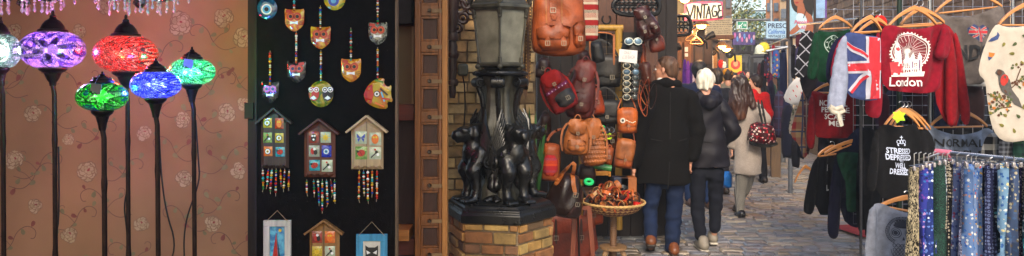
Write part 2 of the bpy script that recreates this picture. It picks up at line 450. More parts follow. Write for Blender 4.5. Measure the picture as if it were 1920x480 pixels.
def flower(cx, cy, s, m1=cream, m2=cream2, m3=mat('a8906c', .8, bump=0)):
    a0 = rg.uniform(0, 6)
    for j, (r, n, of) in enumerate(((1, 8, .0012), (.74, 7, .0024), (.46, 5, .0036))):
        for k in range(n):
            a = a0+j*.5+6.283*k/n+rg.uniform(-.15, .15); q = s*r*rg.uniform(.8, 1.12)
            decal(mb, ws, petal(cx+s*.08*j, cy-s*.1*j, a, q, q*.95), m2, of+.0001*k, .08); decal(mb, ws, petal(cx+s*.08*j, cy-s*.1*j, a, q*.9, q*.74), m1 if (k+j) % 3 else m3, of+.0001*k+.00005, .08)
    for k in range(4): decal(mb, ws, ell(cx+s*.15+rg.uniform(-.12, .12)*s, cy-s*.2+rg.uniform(-.1, .1)*s, s*.09, s*.06), peonyred, .0055+.0001*k, .1)
def leaf(cx, cy, a, L, m=leafm): decal(mb, ws, petal(cx, cy, a, L, L*.62), m, .0008, .08)
def vine(pts, w=1.3):
    pts = [(pts[0][0], pts[0][1])]+pts; 
    q = chaikin(pts+pts[::-1][1:-1], 3); h = q[:len(q)//2]
    for a, b in zip(h, h[1:]): decal(mb, ws, seg(a[0], a[1], b[0], b[1], w), vinem, .0006, .2)
for i, (fx, fy, s) in enumerate([(337, 46, 24), (418, 33, 19), (456, 72, 20), (163, 322, 22), (62, 215, 17), (66, 386, 15), (425, 212, 19), (345, 335, 17),
        (343, 225, 16), (128, 262, 12), (25, 60, 18), (458, 195, 14), (400, 420, 18), (150, 60, 15), (270, 250, 15), (25, 300, 20), (265, 420, 16), (130, 440, 17), (200, 10, 18),
        (448, 320, 16), (-40, 180, 20), (-60, 390, 22), (300, 500, 20), (60, 520, 20)]): flower(fx, fy, s)
for cx, cy in ((105, 210), (300, 190), (395, 150), (200, 370), (60, 320), (420, 290), (350, 400), (10, 150), (150, 150), (120, 500), (440, 450), (300, 90), (40, 130), (230, 310), (330, 270), (70, 300), (450, 140), (250, 470), (380, 220), (180, 240), (20, 440), (410, 370), (140, 400), (400, 60)):
    fl = rg.choice((-1, 1)); k = rg.uniform(.8, 1.1)
    pts = [(cx+fl*x*k, cy+y*k) for x, y in ((-45, 30), (-20, 38), (2, 20), (10, -5), (30, -18), (48, -8), (44, 8), (34, 6))]
    vine(pts); vine([(cx+fl*x*k, cy+y*k) for x, y in ((0, 20), (-14, 4), (-30, 0), (-34, -14), (-24, -18), (-20, -10))], 1.0)
    for x, y, a in ((-32, 34, 2.2), (-5, 28, -.6), (6, 8, 3.5), (20, -12, 1.2), (38, -14, -1.1), (-22, 2, -2.1)):
        leaf(cx+fl*x*k, cy+y*k, a if fl > 0 else math.pi-a, rg.uniform(9, 15), leafm if rg.random() < .7 else budm)
mb.build('wallpaper_print', wall, smooth=0)
# ---- mosaic floor lamps
def globe_mat(cols, mode, st, bulb, c=(0, 0, 0), k=18, petals=8, R=.15, dark='101010'):
    g = G('mosaic_glass'); L = [lin(q) for q in cols]; x, y, z = g.xyz()
    dx = g.math('SUBTRACT', x, c[0]); dz = g.math('SUBTRACT', z, c[2])
    r = g.math('SQRT', g.math('ADD', g.math('MULTIPLY', dx, dx), g.math('MULTIPLY', dz, dz)))
    th = g.math('ARCTAN2', dz, dx)
    w = g.math('MULTIPLY', g.math('SINE', g.math('MULTIPLY', th, petals)), .16)
    t = g.math('ADD', g.math('MULTIPLY', r, 1/R), w)
    if mode == 'rings': t = g.math('FRACT', g.math('MULTIPLY', t, 2.2))
    if mode == 'flowers':
        sx = g.math('SUBTRACT', g.math('PINGPONG', g.math('ADD', dx, R*3.1), R*1.0), R*.5)
        r2 = g.math('SQRT', g.math('ADD', g.math('MULTIPLY', sx, sx), g.math('MULTIPLY', dz, dz)))
        t2 = g.math('ARCTAN2', dz, sx)
        t = g.math('ADD', g.math('MULTIPLY', r2, 1.55/R), g.math('MULTIPLY', g.math('SINE', g.math('MULTIPLY', t2, 6)), .2))
    v = g.n('ShaderNodeTexVoronoi', {'Vector': g.tc, 'Scale': 120})
    jit = g.math('MULTIPLY', g.math('SUBTRACT', g.n('ShaderNodeSeparateColor', {0: v.outputs['Color']}).outputs[0], .5), .07)
    col = g.ramp(g.math('ADD', t, jit), [(min(.999, i/len(L)), q) for i, q in enumerate(L)], 'CONSTANT')
    e = g.n('ShaderNodeTexVoronoi', {'Vector': g.tc, 'Scale': 120}, feature='DISTANCE_TO_EDGE')
    grout = g.math('GREATER_THAN', e.outputs['Distance'], .07)
    lum = g.math('ADD', .55, g.math('MULTIPLY', g.n('ShaderNodeSeparateColor', {0: v.outputs['Color']}).outputs[1], .7))
    col2 = g.mix(g.math('MULTIPLY', lum, grout), lin(dark), col)
    # hot centre: bulb seen through the glass
    hx = g.math('SUBTRACT', x, bulb[0]); hz = g.math('SUBTRACT', z, bulb[1])
    hr = g.math('SQRT', g.math('ADD', g.math('MULTIPLY', hx, hx), g.math('MULTIPLY', hz, hz)))
    del hr
    g.set(Base_Color=g.mix(.82, col2, (0, 0, 0, 1)), Emission_Color=col2, Emission_Strength=st*.5, Roughness=.22, Coat_Weight=.5)
    tr = g.n('ShaderNodeBsdfTranslucent', {0: col2})
    tp = g.n('ShaderNodeBsdfTransparent', {0: g.mix(.05, col2, (1, 1, 1, 1))})
    m1 = g.n('ShaderNodeMixShader', {0: .0, 1: g.b.outputs[0], 2: tr.outputs[0]})
    m2 = g.n('ShaderNodeMixShader', {0: .34, 1: m1.outputs[0], 2: tp.outputs[0]})
    g.link(m2.outputs[0], g.out.inputs[0]); return g.m
bronze = mat('2a1a14', .35, .75, .4, 30, .4, 200)
def floor_lamp(px, y0, y1, hw, D, cap, gm, label, light, lw, bend=3, tag=False, bulbdx=0):
    tan = abs(px-CX)/F; k = D/F; R = hw*k/math.sqrt(1+tan*tan)*.985; c = P(px, (y0+y1)/2, D); H = (y1-y0)*k/2
    root = thing('mosaic_floor_lamp', label, 'floor lamp', (c.x, c.y, 0), 'mosaic floor lamps in front of the wallpaper')
    mb = MB()
    mb.lathe(c, [(R*math.sin(t)**.8 if 0 < t < math.pi else .02, -H*math.cos(t)) for t in [math.pi*(.11+.78*i/18) for i in range(19)]], 40)
    mb.use(gm); mb.fm = [0]*len(mb.f)
    mb.build('glass_globe', root, smooth=60)
    b = MB().use(glow(light, 9)); b.ball(c+Vector((bulbdx, 0, 0)), (.02, .02, .025), 12, 8); b.build('bulb', root)
    ct = cap*k; rc = R*.44
    mb = MB().use(bronze)
    mb.lathe(c+Vector((0, 0, H*.93)), [(rc, -.004), (rc*1.05, 0), (rc*1.03, .008), (rc*.86, .012), (rc*.8, .02), (rc*.72, ct*.35), (rc*.5, ct*.55), (rc*.3, ct*.62), (rc*.22, ct*.72), (rc*.24, ct*.78), (rc*.1, ct*.86), (rc*.12, ct*.95), (.003, ct*1.06)], 28)
    mb.build('top_cap', root)
    mb = MB().use(bronze)
    zb = -H*.93
    mb.lathe(c+Vector((0, 0, zb)), [(.012, -.075), (.014, -.06), (rc*.4, -.05), (rc*.55, -.03), (rc*.6, -.022), (rc*.9, -.012), (rc*1.0, -.004), (rc*.96, .004)], 28)
    mb.build('globe_cup', root)
    mb = MB().use(bronze); base = c+Vector((bend*k, 0, zb-.07)); foot = Vector((c.x+bend*k*2.5, c.y, .02)); n = 40
    pts = [base.lerp(foot, i/n) for i in range(n+1)]
    pts[0] = c+Vector((0, 0, zb-.07))
    mb.tube(pts, [.0092+(.0022 if i % 13 == 6 else 0) for i in range(n+1)], 10)
    mb.build('pole', root)
    MB().use(bronze).lathe(Vector((foot.x, foot.y, 0)), [(.13, 0), (.13, .012), (.1, .02), (.04, .03), (.02, .05)], 28).build('foot', root)
    if tag:
        t0 = c+Vector((.012, -R*.78, H*.75)); mb = MB().use(mat('6a6a68', .6)); pl = Pl(px, D); 
        R3 = Matrix.Rotation(.15, 3, 'Y'); mb.box(t0+Vector((.012, -.012, -.012)), (.038, .002, .038), R3)
        mb.tube([t0+Vector((.006, -.01, .006)), c+Vector((0, -.02, H+ct*.6))], .0012, 5)
        mb.build('price_tag', root)
    li = bpy.data.lights.new('lamp_light', 'POINT'); li.energy = lw*24; li.color = lin(light)[:3]; li.shadow_soft_size = .03
    lo = bpy.data.objects.new('lamp_light', li); C.objects.link(lo); lo.parent = root; lo.location = c-Vector((c.x, c.y, 0))+Vector((bulbdx, 0, 0))
    return root
cc = lambda px, py, D: tuple(P(px, py, D)-Vector((P(px, py, D).x, P(px, py, D).y, 0)))
def gm_at(D, y, gx, gy, *a, **k): return globe_mat(*a, c=(gx, 0, CH+(HY-y)/F*D+gy), **k)
# object origin of a globe = lamp root (x, y, 0): centre z given absolutely
def gz(y0, y1, D): return CH+(HY-(y0+y1)/2)/F*D
def mk(px, y0, y1, hw, D, cap, cols, mode, label, light, lw, st=.8, ox=0, oz=0, petals=8, **kw):
    z = gz(y0, y1, D); R = hw*D/F
    m = globe_mat(cols, mode, st, (ox, z), c=(ox*R, 0, z+oz), petals=petals, R=R)
    return floor_lamp(px, y0, y1, hw, D, cap, m, label, light, lw, bulbdx=ox*R*.4, **kw)
mk(2, 61, 130, 40, 2.85, 30, ['f4f8f4', 'c4dcd4', 'f4fcff', '6a8c90', 'c8e8e0', 'a0b8c0'], 'rings', 'white and pale blue mosaic glass floor lamp beside the purple one', 'dceee0', .5, .2, petals=12)
mk(99, 57, 130, 66, 2.9, 38, ['3a1c70', '181020', '4a2a9a', 'e0c8f0', 'd8b8e8', '5a34b0', 'd0a8e0'], 'flowers', 'tall floor lamp with purple and lilac flower mosaic globe', 'f0b8ff', 3.5, .55, petals=6)
mk(236, 65, 137, 64, 3.0, 38, ['ffe0d0', 'e02010', 'c8180c', '7a9080', 'd82414', 'f0c8b8', 'b01408', 'e03020', '204048'], 'rings', 'tall floor lamp with red mosaic globe glowing at its centre', 'ff5040', 3.6, .6, petals=12)
mk(192, 153, 209, 52, 2.6, 20, ['107018', '18a024', 'b0e0a8', '0c6028', '48c048', '1060a0'], 'flowers', 'short floor lamp with green mosaic globe and a price tag', '50ff60', 1.4, .42, petals=10, tag=True)
mk(292, 132, 186, 50, 2.7, 24, ['f0f4ff', '3048e0', '1828b0', 'a0b0f8', '2438d0', '101c80'], 'rings', 'floor lamp with deep blue mosaic globe between the red and turquoise lamps', '7088ff', 4, .7, petals=14)
mk(360, 109, 160, 46, 2.95, 22, ['f0fff0', '40d0a8', '208878', 'b0f0d0', '30b090', '185048', '80c070'], 'rings', 'floor lamp with turquoise mosaic globe and a small tag', '70ffc0', 3, .75, petals=10, tag=True)
cordm = mat('120e0c', .6)
for pts, lab in (([(243, 205), (240, 350), (232, 385), (238, 430), (244, 520), (240, 600)], 'thin black flex running down beside the red lamp pole'),
                 ([(296, 200), (302, 330), (312, 400), (330, 455), (318, 500), (300, 620)], 'thin black flex looping out from the blue lamp pole'),
                 ([(364, 180), (372, 300), (375, 340), (352, 400), (345, 440), (345, 480), (352, 620)], 'thin black flex hanging from the turquoise lamp'),
                 ([(108, 200), (112, 400), (104, 450), (98, 480), (100, 620)], 'thin black flex at the purple lamp pole')):
    q = chaikin([P(x, y, 2.98)[:] [0:1]+(P(x, y, 2.98).z,) if 0 else (x, y) for x, y in pts]+[(x+.01, y) for x, y in pts[::-1]], 2)[:]
    h = q[:len(q)//2]; MB().use(cordm).tube([P(x, y, 3.05) for x, y in h], .0035, 6).build('lamp_flex', None, lab, 'cable', 'flexes of the floor lamps')
# ---- chandeliers along the top
crystal = G('crystal'); crystal.set(Base_Color=lin('e8e0dc'), Roughness=.06, Transmission_Weight=.7, IOR=1.5, Specular_IOR_Level=1.0); crystal = crystal.m
chrome = mat('a8a0a0', .18, 1, .1, bump=0)
def chandelier(cx, D, span, n, label):
    c = P(cx, -26, D); k = D/F; root = thing('crystal_chandelier', label, 'chandelier', c-Vector((0, 0, .05)), 'crystal chandeliers above the lamps')
    MB().use(chrome).lathe(c, [(.01, -.10), (.03, -.08), (.02, -.05), (.035, 0), (.015, .05), (.03, .1), (.01, .3), (.01, .62)], 16).build('stem', root)
    rg = random.Random(cx)
    for i in range(n):
        a = 2*math.pi*i/n+.3; d = Vector((math.cos(a), math.sin(a)*.6, 0)); R = span*k
        pts = [c+d*(R*t)+Vector((0, 0, -.045*math.sin(t*math.pi*1.15)*1.6+.02*t)) for t in [j/10 for j in range(11)]]
        arm = MB().use(chrome).tube(pts, .005, 8).build('arm', root)
        e = pts[-1]
        MB().use(crystal).lathe(e, [(.006, -.012), (.03, 0), (.034, .006), (.012, .008), (.012, .04), (.001, .045)], 14).build('candle_cup', arm)
        for t, dz in ((.3, 0), (.45, 0), (.6, 0), (.75, 0), (.9, 0), (1.0, 0), (1.0, 0)):
            p = c+d*(R*t)+Vector((rg.uniform(-.02, .02), rg.uniform(-.02, .02), -.045*math.sin(t*math.pi*1.15)*1.6+.02*t-.004))
            mb = MB().use(crystal); L = rg.uniform(.022, .04)
            mb.ball(p-Vector((0, 0, .008)), .007, 8, 5); mb.ball(p-Vector((0, 0, .022)), .006, 8, 5); mb.tube([p, p-Vector((0, 0, .03))], .0015, 5)
            mb.lathe(p-Vector((0, 0, .03+L)), [(.001, 0), (.008, L*.3), (.005, L*.6), (.002, L)], 6)
            mb.build('crystal_drop', arm, smooth=10)
chandelier(45, 3.1, 120, 8, 'crystal chandelier arms and drops above the white and purple lamps')
chandelier(262, 3.15, 115, 9, 'crystal chandelier arms and drops above the red and turquoise lamps')
# ---- door frame post
pp = Pl(473, 3.4); mb = MB().use(wood('1c0f0a', .8)); pp.box(467, -140, 482, 750, -.05, .02, mb); pst = mb.build('door_post', None, 'narrow dark wooden post at the edge of the wallpaper', 'post', bevel=.003)
mb = MB().use(mat('1a120e', .8)); pp.box(463, 192, 480, 222, .02, .035, mb); mb.build('latch_plate', pst, bevel=.002)
# ================================================================ black display board
bp = Pl(612, 3.3, 0)
mb = MB().use(black_board); bp.box(482, -120, 741, 770, -.03, 0, mb)
board = mb.build('display_board', None, 'matt black display board hung with glass owls and little wooden houses', 'display board')
mb = MB().use(wood('5c4630')); bp.box(741.3, -120, 745.5, 770, -.032, .006, mb); mb.build('edge_strip', board); mb = MB().use(wood('140a06', .8)); bp.box(478, -120, 481.7, 770, -.03, .004, mb); mb.build('edge_strip', board)
for i, m_ in enumerate([0]):
    mb = MB().use(mat('3a322c', .9)); rg = random.Random(5)
    for _ in range(70):
        x, y = rg.uniform(485, 738), rg.uniform(0, 480); decal(mb, Flat(bp), ell(x, y, rg.uniform(.3, .8), n=5), mb.mats[0], .0007, .1)
    mb.build('dust_specks', board, smooth=0)
BEADS = [mat(h, .25, 0, .1, bump=0) for h in ('c02818', 'd86a18', 'e8d8b8', '2a7a3a', '1c3a90', 'd0a020', '7a1818', '30a0a0', 'f0e8d8')]
def glassm(h, h2, sc=30):
    g = G('fused_glass'); t = g.noise(sc, 4, dist=1.0); g.set(Base_Color=g.ramp(t.outputs[0], [(.4, lin(h)), (.6, lin(h2))]), Roughness=.12, Coat_Weight=.6)
    g.bump(t.outputs[0], .3, .004); return g.m
_gm = {}
def GM(a, b, s=30):
    if (a, b, s) not in _gm: _gm[(a, b, s)] = glassm(a, b, s)
    return _gm[(a, b, s)]
def beadstring(parent, x, y0, y1, seed, r=2.2, name='bead_string', d=.012, tail=0, pl=None, x1=None):
    pl = pl or bp; rg = random.Random(seed); mb = MB().use(mat('b09a78', .8)); y = y0; x1 = x if x1 is None else x1
    X = lambda yy: x+(x1-x)*(yy-y0)/max(1, y1-y0)
    mb.tube([pl.p(X(y0-3), y0-3, d), pl.p(X((y0+y1)/2)+.3, (y0+y1)/2, d), pl.p(X(y1), y1, d)]+([pl.p(X(y1)+rg.uniform(-2, 2), y1+tail, d)] if tail else []), .0011, 5)
    k = pl.o.y/F
    while y < y1:
        rr = r*rg.choice((.8, .9, 1, 1, 1.25)); h = rr*rg.choice((.6, .75, .9)); mb.use(rg.choice(BEADS)); mb.ball(pl.p(X(y+h), y+h, d), (rr*k, rr*k, h*k), 8, 5); y += h*2
    return mb.build(name, parent)
PAL = {'redeye': mat('b01c10', .3, bump=0), 'dk': mat('0a0808', .4, bump=0), 'wh': mat('e8e4dc', .35, bump=0), 'orange': mat('d86818', .3, bump=0), 'yel': mat('d8b028', .3, bump=0), 'blue': mat('1c3c98', .3, bump=0), 'teal': mat('2a8c98', .3, bump=0), 'green': mat('5c8a2c', .3, bump=0), 'cy': mat('58a8c8', .35, bump=0)}
def owl(cx, cy, w, h, gm, label, top, redspot=None, seed=0):
    o = [(cx-w/2, cy-h*.45), (cx-w*.36, cy-h*.42), (cx-w*.18, cy-h*.41), (cx, cy-h*.41), (cx+w*.18, cy-h*.41), (cx+w*.36, cy-h*.42), (cx+w/2, cy-h*.45), (cx+w*.48, cy-h*.1), (cx+w*.47, cy+h*.2), (cx+w*.24, cy+h*.4), (cx, cy+h*.5), (cx-w*.24, cy+h*.4), (cx-w*.47, cy+h*.2), (cx-w*.48, cy-h*.1)]
    root = thing('owl_ornament', label, 'ornament', bp.p(cx, cy+h/2, .01), 'glass owl ornaments on the black board')
    s = Surf(bp, o, .006, .006, off=.008, smooth=1, flatback=True); mb = MB().use(gm); s.mesh(mb, .012); mb.build('glass_body', root)
    for sx in (-1, 1):
        mb = MB(); ex, ey = cx+sx*w*.17, cy-h*.12
        decal(mb, s, ell(ex, ey, w*.2), PAL['redeye'], .002); decal(mb, s, ell(ex, ey, w*.085), PAL['dk'], .003); decal_ring(mb, s, ex, ey, w*.12, .8, PAL['orange'], off=.0035)
        mb.build('eye', root, smooth=0)
        mb = MB()
        for q in (-2, 0.5, 3): decal(mb, s, seg(cx+sx*w*.25, cy+h*.12+q*.6, cx+sx*w*.45, cy+h*.12+q*1.6, .7), PAL['dk'], .002)
        mb.build('whiskers', root, smooth=0)
    mb = MB()
    for sx in (-1, 1): decal(mb, s, [(cx, cy+h*.12-.8), (cx+sx*w*.2, cy+h*.07), (cx+sx*w*.2, cy+h*.2), (cx, cy+h*.14+.8)], PAL['wh'], .003)
    decal(mb, s, ell(cx, cy+h*.13, 1.8), PAL['wh'], .004); mb.build('bow_tie', root, smooth=0)
    if redspot:
        mb = MB(); decal(mb, s, [(cx+redspot*w*.4, cy-h*.4), (cx+redspot*w*.12, cy-h*.36), (cx+redspot*w*.14, cy-h*.26), (cx+redspot*w*.42, cy-h*.28)], PAL['redeye'], .002); mb.build('price_sticker', root, smooth=0)
    beadstring(root, cx, top, cy-h*.36, seed+int(cx))
owl(553, 37, 37, 46, GM('c03c14', 'd8a038'), 'orange and yellow glass owl with white bow tie hanging highest on the black board', -8, -1)
owl(602, 70, 38, 46, GM('a81c10', 'd8b030', 18), 'orange glass owl with mustard wings, below the round yellow disc', 14)
owl(557, 134, 36, 44, GM('120c0c', '4a4440'), 'black glass owl with red eyes and red spot on its beaded string', 62, 1)
owl(508, 172, 33, 44, GM('100a0a', '383432'), 'small black glass owl above the dark brown house plaque', 98)
owl(659, 131, 38, 48, GM('d09020', 'a01c0c', 15), 'amber and red striped glass owl hanging alone under a short bead string', 55, -1)
owl(709, 62, 36, 46, GM('1c2018', '8c8c7c', 60), 'speckled black and silver glass owl hanging above the fish', -8, -1)
def disc(cx, cy, r, gm, label, name, extra, top=None):
    root = thing(name, label, 'ornament', bp.p(cx, cy+r, .01)); s = Surf(bp, ell(cx, cy, r, r*1.08, 24), .006, .006, off=.008, smooth=0, flatback=True)
    mb = MB().use(gm); s.mesh(mb, .012); mb.build('glass_body', root); extra(root, s)
    if top is not None: beadstring(root, cx, top, cy-r, int(cx))
def ring_eye(root, s, ex, ey, r, cols, name='eye'):
    mb = MB()
    for i, (k, c) in enumerate(cols): decal(mb, s, ell(ex, ey, r*k), PAL[c], .002+.001*i)
    mb.build(name, root, smooth=0)
disc(502, 16, 19, GM('123058', '1c6078'), 'round blue glass ornament in the top corner of the black board', 'round_ornament', lambda r, s: ring_eye(r, s, 502, 18, 10, [(1, 'wh'), (.75, 'cy'), (.4, 'dk')]))
disc(628, -2, 20, GM('c8a018', '6a8c28'), 'yellow glass disc with blue centre cut off above the orange owls', 'round_ornament', lambda r, s: ring_eye(r, s, 627, 2, 10, [(1, 'blue'), (.5, 'cy')]))
def twoowls(r, s):
    for ex, c in ((590, 'redeye'), (616, 'dk')):
        mb = MB(); decal(mb, s, ell(ex, 176, 10, 13), PAL[c], .0015); mb.build('owl_figure', r, smooth=0)
        for k in (-1, 1): ring_eye(r, s, ex+k*5, 168, 5, [(1, 'wh'), (.7, 'redeye' if c == 'redeye' else 'dk'), (.35, 'wh')])
        mb = MB(); decal(mb, s, [(ex-6, 184), (ex, 179), (ex+6, 184), (ex, 187)], PAL['wh'], .003); mb.build('beak', r, smooth=0)
disc(603, 176, 23, GM('2a5a18', 'b08c1c', 22), 'round glass disc painted with two owls, one red and one black', 'owl_disc', twoowls, 97)
root = thing('fish_ornament', 'red and yellow striped glass fish with a ring eye hanging on beads', 'ornament', bp.p(712, 205, .01))
s = Surf(bp, [(682, 177), (690, 160), (706, 147), (722, 146), (720, 156), (728, 164), (735, 158), (733, 176), (738, 192), (726, 190), (728, 204), (712, 204), (696, 198), (686, 190)], .007, .007, off=.008, smooth=1, flatback=True)
mb = MB().use(GM('a89018', 'b83410', 12)); s.mesh(mb, .012); mb.build('glass_body', root)
mb = MB(); decal(mb, s, [(683, 177), (690, 162), (699, 158), (702, 178), (697, 195), (687, 190)], PAL['redeye'], .002); mb.build('head_patch', root, smooth=0)
ring_eye(root, s, 708, 176, 6, [(1, 'dk'), (.75, 'wh'), (.35, 'dk')])
mb = MB()
for i, (a, b, c_, d, m_) in enumerate(((714, 160, 730, 170, 'yel'), (714, 166, 728, 178, 'dk'), (716, 172, 722, 190, 'cy'), (704, 150, 720, 154, 'green'), (704, 192, 722, 200, 'orange'), (716, 184, 732, 186, 'redeye'))): decal(mb, s, seg(a, b, c_, d, 3), PAL[m_], .002+.0005*i)
mb.build('stripes', root, smooth=0); beadstring(root, 709, 92, 147, 9)
def motif(mb, s, x, y, w, h, k):
    cx, cy = x+w/2, y+h/2
    if k == 'eye': [decal(mb, s, ell(cx, cy, w*q), PAL[c], .001+.001*i) for i, (q, c) in enumerate(((.36, 'dk'), (.28, 'wh'), (.16, 'yel'), (.07, 'dk')))]
    elif k == 'evil': [decal(mb, s, ell(cx, cy, w*q), PAL[c], .001+.001*i) for i, (q, c) in enumerate(((.4, 'blue'), (.27, 'wh'), (.18, 'cy'), (.08, 'dk')))]
    elif k == 'owl':
        decal(mb, s, ell(cx, cy+1, w*.26, h*.36), PAL['dk'], .001)
        for q in (-1, 1): decal(mb, s, ell(cx+q*w*.11, cy-h*.12, w*.1), PAL['wh'], .002)
        decal(mb, s, ell(cx, cy+h*.2, w*.1), PAL['wh'], .002)
    elif k == 'oowl':
        decal(mb, s, ell(cx, cy, w*.3, h*.38), PAL['orange'], .001)
        for q in (-1, 1): decal(mb, s, ell(cx+q*w*.11, cy-h*.14, w*.09), PAL['yel'], .002)
    elif k == 'fly':
        for q in (-1, 1):
            decal(mb, s, [(cx, cy), (cx+q*w*.38, cy-h*.34), (cx+q*w*.34, cy+h*.02)], PAL['blue'], .001); decal(mb, s, [(cx, cy), (cx+q*w*.3, cy+h*.08), (cx+q*w*.24, cy+h*.36)], PAL['blue'], .0015)
    elif k == 'bug': decal(mb, s, ell(cx, cy, w*.33, h*.26, rot=-20), PAL['redeye'], .001); decal(mb, s, ell(cx-w*.28, cy-h*.12, w*.1), PAL['dk'], .002); decal(mb, s, seg(cx-w*.15, cy-h*.2, cx+w*.1, cy+h*.22, .8), PAL['dk'], .002)
    elif k == 'bird': decal(mb, s, seg(x+w*.15, y+h*.85, x+w*.6, y+h*.45, 2.2), PAL['dk'], .001); decal(mb, s, ell(x+w*.62, y+h*.4, w*.13), PAL['dk'], .002); decal(mb, s, ell(x+w*.75, y+h*.6, w*.13), PAL['wh'], .0025); decal(mb, s, ell(x+w*.5, y+h*.2, w*.09), PAL['redeye'], .002)
    elif k == 'sun': decal(mb, s, ell(cx, cy, w*.24), PAL['yel'], .001); [decal(mb, s, seg(cx, cy, cx+math.cos(a)*w*.42, cy+math.sin(a)*w*.42, 1), PAL['yel'], .0016) for a in [i*.785 for i in range(8)]]
    elif k == 'red': decal(mb, s, ell(cx-2, cy, w*.2, h*.3), PAL['redeye'], .001); decal(mb, s, ell(cx+3, cy+2, w*.18, h*.22), PAL['dk'], .0015); decal(mb, s, ell(cx+1, cy-4, w*.13), PAL['wh'], .002)
def plaque(cx, y0, hw, roofh, y1, wm, rm, tiles, label, strings, seed, dotred=False, pegs=4):
    root = thing('house_plaque', label, 'plaque', bp.p(cx, y1, .01), 'little wooden house plaques on the black board')
    ys = y0+roofh; s = Surf(bp, [(cx-hw, ys), (cx, y0+3), (cx+hw, ys), (cx+hw, y1), (cx-hw, y1)], .014, .001, off=.003, smooth=0, flatback=True)
    mb = MB().use(wm); s.mesh(mb, .02); mb.build('back_panel', root, smooth=20)
    fs = Flat(bp, .017)
    for sx in (-1, 1):
        ov = hw*.28; a = bp.p(cx, y0, .014); b = bp.p(cx+sx*(hw+ov), ys+ov*roofh/hw, .014)
        d = (b-a); L = d.length; mid = (a+b)/2; ang = math.atan2(d.z, d.x); MB().use(rm).box(mid, (L, .03, .010), Matrix.Rotation(-ang, 3, 'Y')).build('roof_board', root, bevel=.001)
    mb = MB().use(mat('1a120c')); decal(mb, fs, seg(cx, y0+10, cx, y1-2, .7), mb.mats[0], .0005); mb.build('panel_groove', root, smooth=0)
    for x, y, w, h, m_, k in tiles:
        t = Surf(bp, [(x, y), (x+w, y), (x+w, y+h), (x, y+h)], .004, .001, off=.0175, smooth=0, flatback=True); mb = MB().use(m_); t.mesh(mb, .02); tl = mb.build('picture_tile', root, smooth=20)
        mb = MB(); motif(mb, t, x, y, w, h, k); mb.build('tile_motif', tl, smooth=0)
    for i in range(pegs):
        x = cx-hw*.7+i*hw*1.4/(pegs-1); a = bp.p(x, y1-5, .014); mb = MB().use(wm); mb.tube([a, a+Vector((0, -.03, .004))], .003, 6); mb.build('peg', root)
    for i, (x, a, b, x1) in enumerate(strings): beadstring(root, x, a, b, seed*31+i, 2.1, tail=7, x1=x1, d=.016)
tO, tY, tB, tG, tR, tW, tT = [GM(a, b, 50) for a, b in (('c8501c', 'd87830'), ('a8902c', 'c0a030'), ('182888', '303cb0'), ('4c7a30', '88a050'), ('a83018', '7c4038'), ('a8a090', '889078'), ('1c7078', '2898a0'))]
tC = GM('b8b89c', 'a0b090', 50)
plaque(516, 203, 26, 22, 315, wood('3a281c'), wood('2c1e14'), [(496, 221, 16, 18, tY, 'eye'), (518, 221, 16, 20, tR, 'oowl'), (496, 248, 16, 19, tG, 'bird'), (518, 249, 16, 18, tY, 'eye'), (497, 274, 16, 18, tO, 'eye'), (519, 275, 17, 18, tT, 'bug')],
       'dark brown wooden house plaque with six glass tiles and bead strings', [(495, 318, 352, 496), (505, 318, 346, 503), (512, 318, 356, 509), (520, 318, 360, 519), (528, 318, 342, 529), (536, 318, 352, 534), (544, 320, 350, 543)], 1)
plaque(600, 223, 29, 22, 332, wood('5a2c16'), wood('4a200e'), [(581, 246, 19, 21, tR, 'owl'), (603, 247, 19, 20, tC, 'sun'), (581, 272, 20, 21, tW, 'red'), (605, 272, 18, 22, tB, 'evil'), (582, 299, 20, 20, tT, 'bug'), (605, 299, 20, 22, tC, 'bird')],
       'red brown wooden house plaque with six tiles, centre of the board', [(577, 338, 360, 577), (590, 338, 362, 591), (598, 338, 378, 600), (606, 338, 392, 606), (614, 338, 380, 616), (622, 338, 362, 625), (629, 338, 374, 629)], 2)
plaque(689, 217, 30, 24, 317, wood('a88c68', .7, .18), wood('b89c78', .6, .15), [(668, 246, 21, 23, tC, 'fly'), (694, 248, 22, 24, tC, 'oowl'), (668, 274, 22, 24, tG, 'bug'), (694, 275, 22, 23, tC, 'bird')],
       'cream wooden house plaque with four picture tiles and five bead strings', [(675, 320, 372, 674), (683, 320, 360, 684), (691, 320, 374, 691), (699, 320, 362, 699), (708, 320, 370, 708)], 3)
mb = MB(); 
plaque(609, 412, 28, 20, 530, wood('8c6230'), wood('80562a'), [(587, 432, 19, 22, tR, 'red'), (611, 432, 19, 22, tO, 'oowl'), (587, 460, 19, 21, tY, 'sun'), (611, 460, 19, 21, tC, 'bird')], 'golden wooden house plaque at the foot of the board', [], 4)
def frame(x0, y0, x1, y1, fm, label, apex, art):
    root = thing('hanging_picture', label, 'picture', bp.p((x0+x1)/2, y1, .01), 'framed pictures hung on the black board')
    w = (x1-x0)*.22; 
    for a in ((x0, y0, x1, y0+w), (x0, y1-w, x1, y1), (x0, y0+w, x0+w, y1-w), (x1-w, y0+w, x1, y1-w)):
        mb = MB().use(fm); bp.box(*a, .003, .018, mb); mb.build('frame_slat', root, bevel=.0015)
    art(root, x0+w, y0+w, x1-w, y1-w)
    mb = MB().use(mat('9a8468', .9)); cx = (x0+x1)/2
    mb.tube([bp.p(x0+5, y0+2, .018), bp.p(cx, apex, .012), bp.p(x1-5, y0+2, .018)], .0014, 5); mb.build('string', root)
